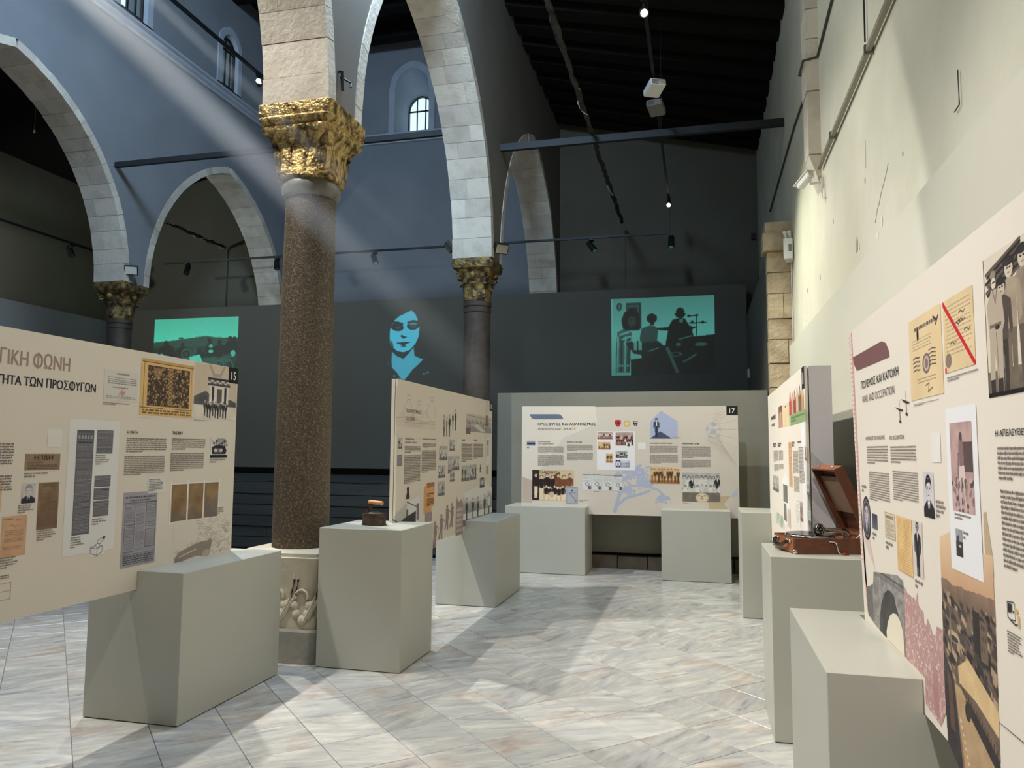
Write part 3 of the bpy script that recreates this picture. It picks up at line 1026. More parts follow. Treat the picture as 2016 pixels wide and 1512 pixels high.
plinth(.362, 1.0, 4.45, 5.09, TALL, 'tall grey plinth that carries the open gramophone', (.630, .796), 'Y', 5.028, None, .2495)
plinth(.384, 1.02, 2.705, 3.755, LOW, 'low pale grey plinth in the right foreground under the war panel', (.668, .722), 'Y', None, 3.70)


# ------------------------------------------------------------------ gramophone
g0 = Vector((.501, 4.572, .985))
gdir = Vector((.372, .098, 0)).normalized()
gs = Vector((-gdir.y, gdir.x, 0))
GX = Matrix((gdir, gs, Vector((0, 0, 1)))).transposed().to_4x4()
GX.translation = g0
gr = empty('gramophone', g0, 'open brown portable gramophone with chrome tonearm and raised lid', 'gramophone')
GL, GW, GH = .415, .315, .088
E_ = 0.001


def gfin(name, bm, m, parent=gr, smooth=False, bevel=0.0):
    bmesh.ops.transform(bm, matrix=GX, verts=bm.verts)
    return fin(name, bm, m, parent, smooth, bevel)


bm = bmesh.new()
# open tray: floor, four walls
bx(bm, 0, GL, 0, GW, E_, .055)
bx(bm, 0, GL, 0, .010, .055, GH)
bx(bm, 0, GL, GW - .010, GW, .055, GH)
bx(bm, 0, .010, .010, GW - .010, .055, GH)
bx(bm, GL - .010, GL, .010, GW - .010, .055, GH)
gfin('case', bm, M_leather, bevel=0)
bm = bmesh.new()
bx(bm, -.002, 0, .012, GW - .012, .006, GH - .004)
case_end = gfin('case_end', bm, M_tan)
tag(case_end, 'tan short end of the case')
bm = bmesh.new()
bx(bm, .012, GL - .012, .012, GW - .012, .056, GH - .016)
gfin('motor_board', bm, M_lid_in)
bm = bmesh.new()
loft(bm, .155, .165, [(GH - .014, .136, 2), (GH - .008, .140, 2), (GH + .002, .140, 2), (GH + .008, .136, 2)], 56)
gfin('turntable', bm, M_chrome, smooth=True)
bm = bmesh.new()
loft(bm, .155, .165, [(GH + .009, .132, 2), (GH + .013, .132, 2), (GH + .014, .045, 2)], 56)
loft(bm, .155, .165, [(GH + .014, .004, 2), (GH + .024, .003, 2)], 10)
gfin('record', bm, M_record, smooth=True)
# tonearm: pivot at right, S-tube to the sound box
bm = bmesh.new()
tube(bm, [(.345, .10, GH - .01), (.345, .10, GH + .012)], .022, 16)
tube(bm, [(.352, .10, GH + .008), (.350, .10, GH + .022), (.335, .098, GH + .032), (.30, .094, GH + .036), (.24, .085, GH + .040), (.20, .078, GH + .044), (.178, .074, GH + .046)],
     [.013, .014, .014, .013, .012, .010, .009], 12)
gfin('tonearm', bm, M_chrome, smooth=True)
bm = bmesh.new()
SB = Matrix.Translation((.168, .062, GH + .044)) @ Matrix.Rotation(D(80), 4, 'X') @ Matrix.Rotation(D(20), 4, 'Y')
loft(bm, 0, 0, [(-.012, .031, 2), (-.010, .035, 2), (.004, .035, 2), (.007, .031, 2)], 28, SB)
sb = gfin('sound_box', bm, M_black, smooth=True)
bm = bmesh.new()
for rr_, rad in ((.030, .0032), (.019, .002)):
    tube(bm, [SB @ Vector((rr_ * math.cos(a), rr_ * math.sin(a), .009)) for a in np.linspace(0, 2 * math.pi, 25)], rad, 6)
for k in range(6):
    a = k * math.pi / 3
    ellipsoid(bm, SB @ Vector((.022 * math.cos(a), .022 * math.sin(a), .008)), .004, .004, .004, None, 6, 4)
ellipsoid(bm, SB @ Vector((0, 0, .009)), .006, .006, .006, None, 8, 6)
gfin('sound_box_ring', bm, M_chrome, sb, smooth=True)
# crank on the front side
bm = bmesh.new()
tube(bm, [(.195, .004, .072), (.195, -.010, .072), (.215, -.014, .072), (.228, -.016, .066), (.234, -.018, .04), (.24, -.020, .016), (.252, -.021, .006), (.262, -.022, .004)], .0042, 8)
cr = gfin('crank', bm, M_chrome, smooth=True)
bm = bmesh.new()
tube(bm, [(.258, -.022, .006), (.268, -.023, .004), (.28, -.024, .000), (.292, -.025, -.004)], [.007, .012, .012, .008], 10)
gfin('crank_knob', bm, mat('red_brown_wood', rgb(122, 52, 30), rough=0.35), cr, smooth=True)
# handle on the short end
bm = bmesh.new()
tube(bm, [(-.006, .26, .066), (-.022, .255, .060), (-.030, .22, .040), (-.032, .17, .034), (-.030, .12, .040), (-.022, .085, .060), (-.006, .08, .066)], [.008, .010, .012, .013, .012, .010, .008], 8)
hd = gfin('handle', bm, M_record, smooth=True)
for y in (.285, .245, .10, .06):
    bm = bmesh.new()
    ellipsoid(bm, (-.006, y - .008, .068), .008, .012, .010, None, 8, 6)
    gfin('handle_mount', bm, M_chrome, hd, smooth=True)
for (x, y) in ((0, 0), (GL, 0), (0, GW)):
    bm = bmesh.new()
    ellipsoid(bm, (x + (.006 if x == 0 else -.006), y + (.006 if y == 0 else -.006), .014), .016, .016, .014, None, 10, 6)
    gfin('corner_cap', bm, M_chrome, smooth=True)
# lid: open tray hinged at the right-hand end, leaning back over
LX = Matrix.Translation((GL - .012, 0, GH + .004)) @ Matrix.Rotation(D(66), 4, 'Y')
LH = .060
bm = bmesh.new()
for a in ((-GL, 0, 0, GW, LH - .006, LH), (-GL, 0, 0, .008, 0, LH - .006), (-GL, 0, GW - .008, GW, 0, LH - .006),
          (-GL, -GL + .008, .008, GW - .008, 0, LH - .006), (-.008, 0, .008, GW - .008, 0, LH - .006)):
    bx(bm, *a, X=LX)
ld = gfin('lid', bm, M_leather)
bm = bmesh.new()
bx(bm, -GL - .0015, -GL, .004, GW - .004, .004, LH - .002, X=LX)
gfin('lid_end', bm, M_tan, ld)
bm = bmesh.new()
bx(bm, -GL + .06, -.13, .010, GW - .010, LH - .030, LH - .008, X=LX)
gfin('record_pocket', bm, M_lid_in, ld)
for y in (.06, .255):
    bm = bmesh.new()
    tube(bm, [LX @ Vector((-GL - .004, y - .012, .02)), LX @ Vector((-GL - .008, y, .03)), LX @ Vector((-GL - .004, y + .012, .02))], .003, 6)
    ellipsoid(bm, LX @ Vector((-GL - .003, y - .014, .018)), .005, .005, .005, None, 6, 4)
    ellipsoid(bm, LX @ Vector((-GL - .003, y + .014, .018)), .005, .005, .005, None, 6, 4)
    gfin('lid_clasp', bm, M_chrome, ld)
bm = bmesh.new()
tube(bm, [(GL - .04, .015, GH + .002), (GL - .015, .016, GH + .045)], .003, 6)
tube(bm, [(GL - .055, .018, GH + .002), (GL - .02, .018, GH + .036)], .002, 6)
gfin('lid_stay', bm, M_chrome)

# ------------------------------------------------------------------ charcoal iron on the tall plinth
ir = empty('charcoal_iron', (-2.40, 5.36, .985), 'old rusty charcoal iron with pale wooden handle', 'iron')
IX = Matrix.Translation((-2.40, 5.37, .985)) @ Matrix.Rotation(D(80), 4, 'Z')


def ifin(name, bm, m, parent=ir, smooth=False, bevel=0):
    bmesh.ops.transform(bm, matrix=IX, verts=bm.verts)
    return fin(name, bm, m, parent, smooth, bevel)


def boat(s, n=9, L=.155, w=.047):
    """outline of the sole, pointed at +y"""
    pts = [(-w * s, -L * .5 * s), (-w * s, 0)]
    for k in range(1, n):
        t = k / n
        pts.append((-w * s * math.cos(t * math.pi / 2) ** .8, L * .62 * s * math.sin(t * math.pi / 2)))
    pts.append((0, L * .62 * s))
    return pts + [(-x, y) for x, y in pts[-2::-1]]


bm = bmesh.new()
prism(bm, boat(1.06), .001, .010, 'Z')
prism(bm, boat(1.0), .010, .074, 'Z')
ifin('body', bm, M_rust)
bm = bmesh.new()
bx(bm, -.022, .022, -.0815, -.076, .050, .062)
ifin('draught_slot', bm, M_black)
bm = bmesh.new()
prism(bm, boat(1.03), .074, .080, 'Z')
prism(bm, boat(.95), .080, .088, 'Z')
ellipsoid(bm, (0, -.01, .086), .040, .072, .016, None, 14, 8)
lid = ifin('iron_lid', bm, M_rust, smooth=True)
bm = bmesh.new()
tube(bm, [(0, .055, .088), (0, .058, .118), (0, .066, .138)], [.020, .016, .020], 10)
ifin('chimney', bm, M_rust, smooth=True)
bm = bmesh.new()
bx(bm, -.012, .012, .028, .034, .088, .160)
bx(bm, -.012, .012, -.010, .034, .152, .158)
ifin('handle_bracket', bm, M_rust)
bm = bmesh.new()
tube(bm, [(0, .045, .172), (0, .03, .172), (0, -.06, .166), (0, -.075, .165)], [.014, .0165, .0165, .015], 14)
ifin('handle', bm, M_wood, smooth=True)


# ------------------------------------------------------------------ painting of flat prints (colours per point of a fine grid)
_lay = [0]


def lift(layer):
    """height of a print over the board; every print a hair apart"""
    _lay[0] += 1
    return .0004 + .0003 * layer + .00001 * (_lay[0] % 28)


class Cv:
    def __init__(s, w, h, bg):
        s.w, s.h = max(6, int(w)) * 2, max(6, int(h)) * 2
        s.a = np.empty((s.h, s.w, 3))
        s.a[:] = bg
        s.x, s.y = np.meshgrid((np.arange(s.w) + .5) / s.w, (np.arange(s.h) + .5) / s.h)

    def put(s, m, c, al=1.0):
        c = np.asarray(c, float)
        s.a[m] = s.a[m] * (1 - al) + c * al

    def rect(s, x0, y0, x1, y1, c, al=1.0):
        s.put((s.x >= x0) & (s.x < x1) & (s.y >= y0) & (s.y < y1), c, al)

    def ell(s, cx, cy, rx, ry, c, al=1.0, rot=0.0):
        dx, dy = s.x - cx, s.y - cy
        k, q = math.cos(rot), math.sin(rot)
        s.put(((dx * k + dy * q) / rx) ** 2 + ((-dx * q + dy * k) / ry) ** 2 < 1, c, al)

    def poly(s, pts, c, al=1.0):
        m = np.zeros(s.x.shape, bool)
        n = len(pts)
        for i in range(n):
            x0, y0 = pts[i]
            x1, y1 = pts[(i + 1) % n]
            if y0 == y1:
                continue
            k = ((y0 > s.y) != (y1 > s.y)) & (s.x < (x1 - x0) * (s.y - y0) / (y1 - y0) + x0)
            m ^= k
        s.put(m, c, al)

    def line(s, x0, y0, x1, y1, w, c, al=1.0):
        asp = s.w / s.h
        dx, dy = (x1 - x0) * asp, y1 - y0
        l2 = dx * dx + dy * dy + 1e-9
        t = np.clip(((s.x - x0) * asp * dx + (s.y - y0) * dy) / l2, 0, 1)
        d = np.hypot((s.x - x0) * asp - t * dx, s.y - y0 - t * dy)
        s.put(d < w, c, al)

    def path(s, pts, w, c, al=1.0):
        for i in range(len(pts) - 1):
            s.line(*pts[i], *pts[i + 1], w, c, al)

    def noise(s, amp, cells=0, seed=0, mono=True, box=None):
        r = np.random.default_rng(seed + 11)
        if cells:
            gy = max(2, int(cells * s.h / s.w))
            gr = r.uniform(-1, 1, (gy + 1, cells + 1))
            fx, fy = s.x * cells, s.y * gy
            ix, iy = np.clip(fx.astype(int), 0, cells - 1), np.clip(fy.astype(int), 0, gy - 1)
            tx, ty = fx - ix, fy - iy
            n = (gr[iy, ix] * (1 - tx) + gr[iy, ix + 1] * tx) * (1 - ty) + (gr[iy + 1, ix] * (1 - tx) + gr[iy + 1, ix + 1] * tx) * ty
        else:
            n = r.uniform(-1, 1, s.x.shape)
        n = n[..., None] * amp
        if box:
            n = n * ((s.x >= box[0]) & (s.y >= box[1]) & (s.x < box[2]) & (s.y < box[3]))[..., None]
        s.a = s.a + n

    def vgrad(s, c0, c1, y0=0, y1=1):
        t = np.clip((s.y - y0) / (y1 - y0), 0, 1)[..., None]
        m = ((s.y >= y0) & (s.y <= y1))
        g_ = np.asarray(c0, float) * (1 - t) + np.asarray(c1, float) * t
        s.a[m] = g_[m]

    def lines(s, x0, y0, x1, y1, n, c, th=.5, seed=0, al=.8, short=True):
        """illegible lines of small print"""
        r = np.random.default_rng(seed)
        p = (y1 - y0) / n
        for i in range(n):
            x = x0
            e = x1 if not (short and r.random() < .15) else x0 + (x1 - x0) * r.uniform(.4, .9)
            while x < e:
                w = r.uniform(.03, .12) * (x1 - x0)
                s.rect(x, y0 + i * p, min(e, x + w), y0 + i * p + p * th, c, al)
                x += w + .018 * (x1 - x0)

    def out(s):
        return np.clip(s.a.reshape(s.h // 2, 2, s.w // 2, 2, 3).mean((1, 3)), 0, 255)


def head(cv, x, y, r, skin, hair, cap=False, asp=1.0):
    rx = r / asp
    cv.ell(x, y - r * .15, rx * 1.05, r * 1.15, hair)
    cv.ell(x, y + r * .1, rx * .82, r, skin)
    if cap:
        cv.ell(x, y - r * .75, rx * 1.15, r * .5, hair)
    cv.line(x - rx * .4, y - r * .02, x - rx * .15, y - r * .02, r * .09, np.asarray(hair) * .9)
    cv.line(x + rx * .15, y - r * .02, x + rx * .4, y - r * .02, r * .09, np.asarray(hair) * .9)
    cv.line(x - rx * .2, y + r * .55, x + rx * .2, y + r * .55, r * .07, np.asarray(skin) * .6)


def figure(cv, x, y, h, coat, skin, hair, legs=None, cap=False, asp=1.0, shirt=None):
    """standing person: y is the crown, h the height"""
    r = h * .068
    w = h * .14 / asp
    yb = y + h
    cv.poly([(x - w * .55, y + h * .46), (x + w * .55, y + h * .46), (x + w * .45, yb), (x + w * .05, yb), (x, y + h * .58), (x - w * .05, yb), (x - w * .45, yb)], coat if legs is None else legs)
    cv.poly([(x - w * .35, y + h * .15), (x + w * .35, y + h * .15), (x + w, y + h * .21), (x + w * 1.1, y + h * .46), (x + w * .8, y + h * .5), (x + w * .62, y + h * .3), (x + w * .6, y + h * .53),
             (x - w * .6, y + h * .53), (x - w * .62, y + h * .3), (x - w * .8, y + h * .5), (x - w * 1.1, y + h * .46), (x - w, y + h * .21)], coat)
    if shirt is not None:
        cv.poly([(x - w * .22, y + h * .15), (x + w * .22, y + h * .15), (x, y + h * .32)], shirt)
    head(cv, x, y + r * 1.1, r, skin, hair, cap, asp)


def group_photo(w, h, n, rows, tone='bw', seed=0, ground=.8, light=False):
    r = np.random.default_rng(seed)
    if tone == 'bw':
        bg_, dk, md, lt = (188, 184, 178), (38, 36, 38), (112, 108, 104), (226, 222, 214)
    elif tone == 'sepia':
        bg_, dk, md, lt = (228, 188, 138), (70, 42, 24), (160, 112, 70), (240, 212, 168)
    else:
        bg_, dk, md, lt = (190, 166, 156), (80, 34, 32), (150, 100, 92), (224, 206, 196)
    cv = Cv(w, h, bg_)
    cv.vgrad(bg_, np.asarray(bg_) * .86, 0, .6)
    cv.noise(14, 6, seed)
    cv.rect(0, ground, 1, 1, np.asarray(md) * 1.05)
    asp = w / h
    for k in range(rows):
        y = .12 + .30 * k
        hh = min(.98 - y, .80 - .05 * k)
        for i in range(n):
            x = (i + .5 + (.25 if k % 2 else 0) + r.uniform(-.12, .12)) / n
            dark = r.random() < (.35 if light else .6)
            coat = np.asarray(dk) + r.uniform(0, 26) if dark else np.asarray(lt) - r.uniform(0, 30)
            figure(cv, x, y + r.uniform(-.03, .03), hh, coat, np.asarray(lt) - r.uniform(10, 30), dk, legs=(np.asarray(dk) + 20 if r.random() < .6 else md), asp=asp, shirt=lt if dark else None)
    cv.noise(16, 0, seed)
    return cv


def portrait(w, h, bg_, coat, skin, hair, shirt, seed=0, asp=None, tie=True, oval=False):
    cv = Cv(w, h, bg_)
    cv.noise(8, 4, seed)
    asp = (w / h) if asp is None else asp
    cv.poly([(.5 - .16, .62), (.5 + .16, .62), (.98, .78), (1.05, 1.05), (-.05, 1.05), (.02, .78)], coat)
    cv.poly([(.38, .60), (.62, .60), (.60, .72), (.5, .98), (.40, .72)], shirt)
    if tie:
        cv.poly([(.46, .70), (.54, .70), (.57, .98), (.43, .98)], np.asarray(coat) * .8)
    cv.rect(.40, .50, .60, .66, np.asarray(skin) * .82)
    cv.ell(.5, .30, .27, .25, hair)
    cv.ell(.5, .38, .225, .245, skin)
    cv.poly([(.26, .30), (.34, .16), (.62, .14), (.75, .30), (.62, .22), (.40, .24)], hair)
    for sx in (-1, 1):
        cv.ell(.5 + sx * .10, .36, .055, .018, np.asarray(hair) * .9)
        cv.line(.5 + sx * .05, .325, .5 + sx * .16, .32, .008, hair)
        cv.ell(.5 + sx * .23, .39, .03, .05, np.asarray(skin) * .85)
    cv.poly([(.5, .36), (.53, .45), (.47, .45)], np.asarray(skin) * .78)
    cv.line(.44, .51, .56, .51, .009, np.asarray(skin) * .5)
    cv.ell(.34, .42, .07, .16, np.asarray(skin) * .8, .5)
    cv.noise(7, 0, seed)
    return cv


def raster(panel, name, rect, cv, layer=1, label=None, mask=None, m=None):
    a = cv.out()
    h, w = a.shape[:2]
    u0, v0, u1, v1 = rect
    us = np.linspace(u0, u1, w + 1)
    vs = np.linspace(v1, v0, h + 1)
    off = lift(layer)
    P = np.empty(((h + 1) * (w + 1), 3), np.float32)
    gu, gv = np.meshgrid(us, vs)
    P[:] = panel['map_np'](gu.ravel(), gv.ravel(), off)
    i = np.arange(h)[:, None] * (w + 1) + np.arange(w)[None, :]
    F = np.stack([i, i + 1, i + w + 2, i + w + 1], -1).reshape(-1, 4)
    keep = np.ones(h * w, bool) if mask is None else mask(a).ravel()
    F = F[keep]
    c = s2l(a.reshape(-1, 3)[keep])
    me = bpy.data.meshes.new(name)
    nf = len(F)
    me.vertices.add(len(P))
    me.vertices.foreach_set('co', P.ravel())
    me.loops.add(nf * 4)
    me.loops.foreach_set('vertex_index', F.ravel().astype(np.int32))
    me.polygons.add(nf)
    me.polygons.foreach_set('loop_start', np.arange(0, nf * 4, 4, dtype=np.int32))
    me.update(calc_edges=True)
    at = me.color_attributes.new('Col', 'FLOAT_COLOR', 'CORNER')
    cc = np.ones((nf, 4, 4), np.float32)
    cc[:, :, :3] = c[:, None, :]
    at.data.foreach_set('color', cc.ravel())
    o = link(name, me, m or M_print, panel['root'])
    if label:
        o['label'] = label
    return o


_inks = {}


def ink(c):
    k = tuple(int(v) for v in c)
    if k not in _inks:
        _inks[k] = mat('ink', rgb(*k), rough=.6, spec=.3)
    return _inks[k]


def flat(panel, name, polys, c, layer=1, label=None, kind=None):
    """flat printed shapes; polys are lists of (u, v)"""
    bm = bmesh.new()
    off = lift(layer)
    for p in polys:
        f = bm.faces.new([bm.verts.new(panel['map'](u, v, off)) for u, v in p])
        if len(p) > 4:
            bm.normal_update()
            bmesh.ops.triangulate(bm, faces=[f])
    me = bpy.data.meshes.new(name)
    bm.to_mesh(me)
    bm.free()
    o = link(name, me, ink(c), panel['root'])
    return tag(o, label, kind=kind)


def rectp(r):
    return [(r[0], r[1]), (r[2], r[1]), (r[2], r[3]), (r[0], r[3])]


def text(panel, s, r, c, layer=3, bold=0.0, shear=0.0, name='printed_heading', res=3):
    raw = s
    s = s.translate(str.maketrans('ΑΒΕΖΗΙΚΜΝΟΡΤΥΧΦ', 'ABEZHIKMNOPTYXO'))     # capitals of the same shape
    cu = bpy.data.curves.new('t', 'FONT')
    cu.size = 1
    cu.shear = shear
    cu.resolution_u = res + 3
    o = bpy.data.objects.new('t', cu)
    COL.objects.link(o)

    def shape(body):
        cu.body = body
        bpy.context.view_layer.update()
        return bpy.data.meshes.new_from_object(o.evaluated_get(bpy.context.evaluated_depsgraph_get()))

    def span(m_):
        xs = [v.co.x for v in m_.vertices]
        return min(xs), max(xs)
    me = shape(s)
    bars_ = []
    for i, ch in enumerate(raw):
        if ch == 'Φ':        # ring and upright stroke
            w0, w1 = span(shape('O'))
            e_ = span(shape(s[:i + 1]))[1]
            bars_.append(e_ - (w1 - w0) / 2)
    if bars_:
        bm = bmesh.new()
        bm.from_mesh(me)
        for x in bars_:
            bm.faces.new([bm.verts.new((x + dx, y, 0)) for dx, y in ((-.042, -.05), (.042, -.05), (.042, .74), (-.042, .74))])
        bm.to_mesh(me)
        bm.free()
    bpy.data.objects.remove(o)
    n = len(me.vertices)
    co = np.empty(n * 3, np.float32)
    me.vertices.foreach_get('co', co)
    co = co.reshape(-1, 3)
    mn, mx = co.min(0), co.max(0)
    u = r[0] + (co[:, 0] - mn[0]) / (mx[0] - mn[0]) * (r[2] - r[0])
    v = r[1] + (co[:, 1] - mn[1]) / max(1e-6, mx[1] - mn[1]) * (r[3] - r[1])
    me.vertices.foreach_set('co', np.asarray(panel['map_np'](u, v, lift(layer)), np.float32).ravel())
    me.materials.clear()
    if bold > 0:      # heavier strokes: a second impression a hair beside the first
        du = bold * 2.2 * (r[3] - r[1])
        p0, p1 = Vector(panel['map'](0, 0, 0)), Vector(panel['map'](du, 0, .00004))
        bm = bmesh.new()
        bm.from_mesh(me)
        me2 = me.copy()
        me2.transform(Matrix.Translation(p1 - p0))
        bm.from_mesh(me2)
        bm.to_mesh(me)
        bm.free()
        bpy.data.meshes.remove(me2)
    # letter outlines overlap inside some glyphs: keep their faces a hair apart
    bm = bmesh.new()
    bm.from_mesh(me)
    bmesh.ops.split_edges(bm, edges=bm.edges)
    dn = Vector(panel['map'](0, 0, 1)) - Vector(panel['map'](0, 0, 0))
    for f in bm.faces:
        q = dn * random.uniform(0, .00018)
        for v_ in f.verts:
            v_.co += q
    bm.to_mesh(me)
    bm.free()
    me.name = name
    me.update()
    return link(name, me, ink(c), panel['root'])


def bars(panel, r, n, c, layer=3, seed=0, name='printed_text', th=.52, just=True, last=.4):
    """paragraph of small print, too small to read: rows of word shapes"""
    rn = random.Random(seed * 7 + n)
    polys = []
    u0, v0, u1, v1 = r
    p = (v1 - v0) / n
    for i in range(n):
        y = v1 - i * p - p * .75
        e = u1 if just and i < n - 1 else u0 + (u1 - u0) * (last if i == n - 1 else rn.uniform(.7, 1))
        u = u0
        xh = p * th
        while u < e - xh:
            k = rn.randint(2, 9)
            for q in range(k):
                w = xh * rn.uniform(.42, .62)
                if u + w > e:
                    break
                a = xh * (rn.choice((1, 1, 1, 1.35)))
                b = -xh * .3 if rn.random() < .12 else 0
                polys.append([(u, y + b), (u + w * .82, y + b), (u + w * .82, y + a), (u, y + a)])
                u += w
            u += xh * .42
    return flat(panel, name, polys, c, layer, None, 'stuff')


def mkpanel(key, outline, axis, face, sgn, thick, m_face, label, boards=True):
    """double board cut to an outline in (u, v); returns a dict with the map to world"""
    if axis == 'X+':       # face looks to +x, u = y
        f = lambda u, v, d: (face + d, u, v)
    elif axis == 'X-':     # face looks to -x, u = -y
        f = lambda u, v, d: (face - d, -u, v)
    else:                  # face looks to -y, u = x
        f = lambda u, v, d: (u, face - d, v)

    def fnp(u, v, d):
        u, v = np.asarray(u), np.asarray(v)
        dd = np.full_like(u, d, dtype=float)
        p = f(u, v, dd)
        return np.stack([np.broadcast_to(q, u.shape) for q in p], -1)
    us = [p[0] for p in outline]
    vs = [p[1] for p in outline]
    base = f((min(us) + max(us)) / 2, min(vs), -thick / 2)
    root = empty('exhibition_panel', base, label, 'panel', 'exhibition panels on plinths')
    P = {'map': f, 'map_np': fnp, 'root': root}

    def board(name, d0, d1, m, inset=0.0):
        bm = bmesh.new()
        cu_, cv_ = sum(us) / len(us), sum(vs) / len(vs)
        A = [bm.verts.new(f(u, v, -d0)) for u, v in outline]
        B = [bm.verts.new(f(u, v, -d1)) for u, v in outline]
        n = len(outline)
        fa = bm.faces.new(A)
        fb = bm.faces.new(B[::-1])
        for i in range(n):
            bm.faces.new((A[i], B[i], B[(i + 1) % n], A[(i + 1) % n])).material_index = 1
        bm.normal_update()
        bmesh.ops.triangulate(bm, faces=[fa, fb])
        return fin(name, bm, m, root)
    P['front'] = board('front_board', 0, .018, [m_face, M_panel_edge])
    return P, board
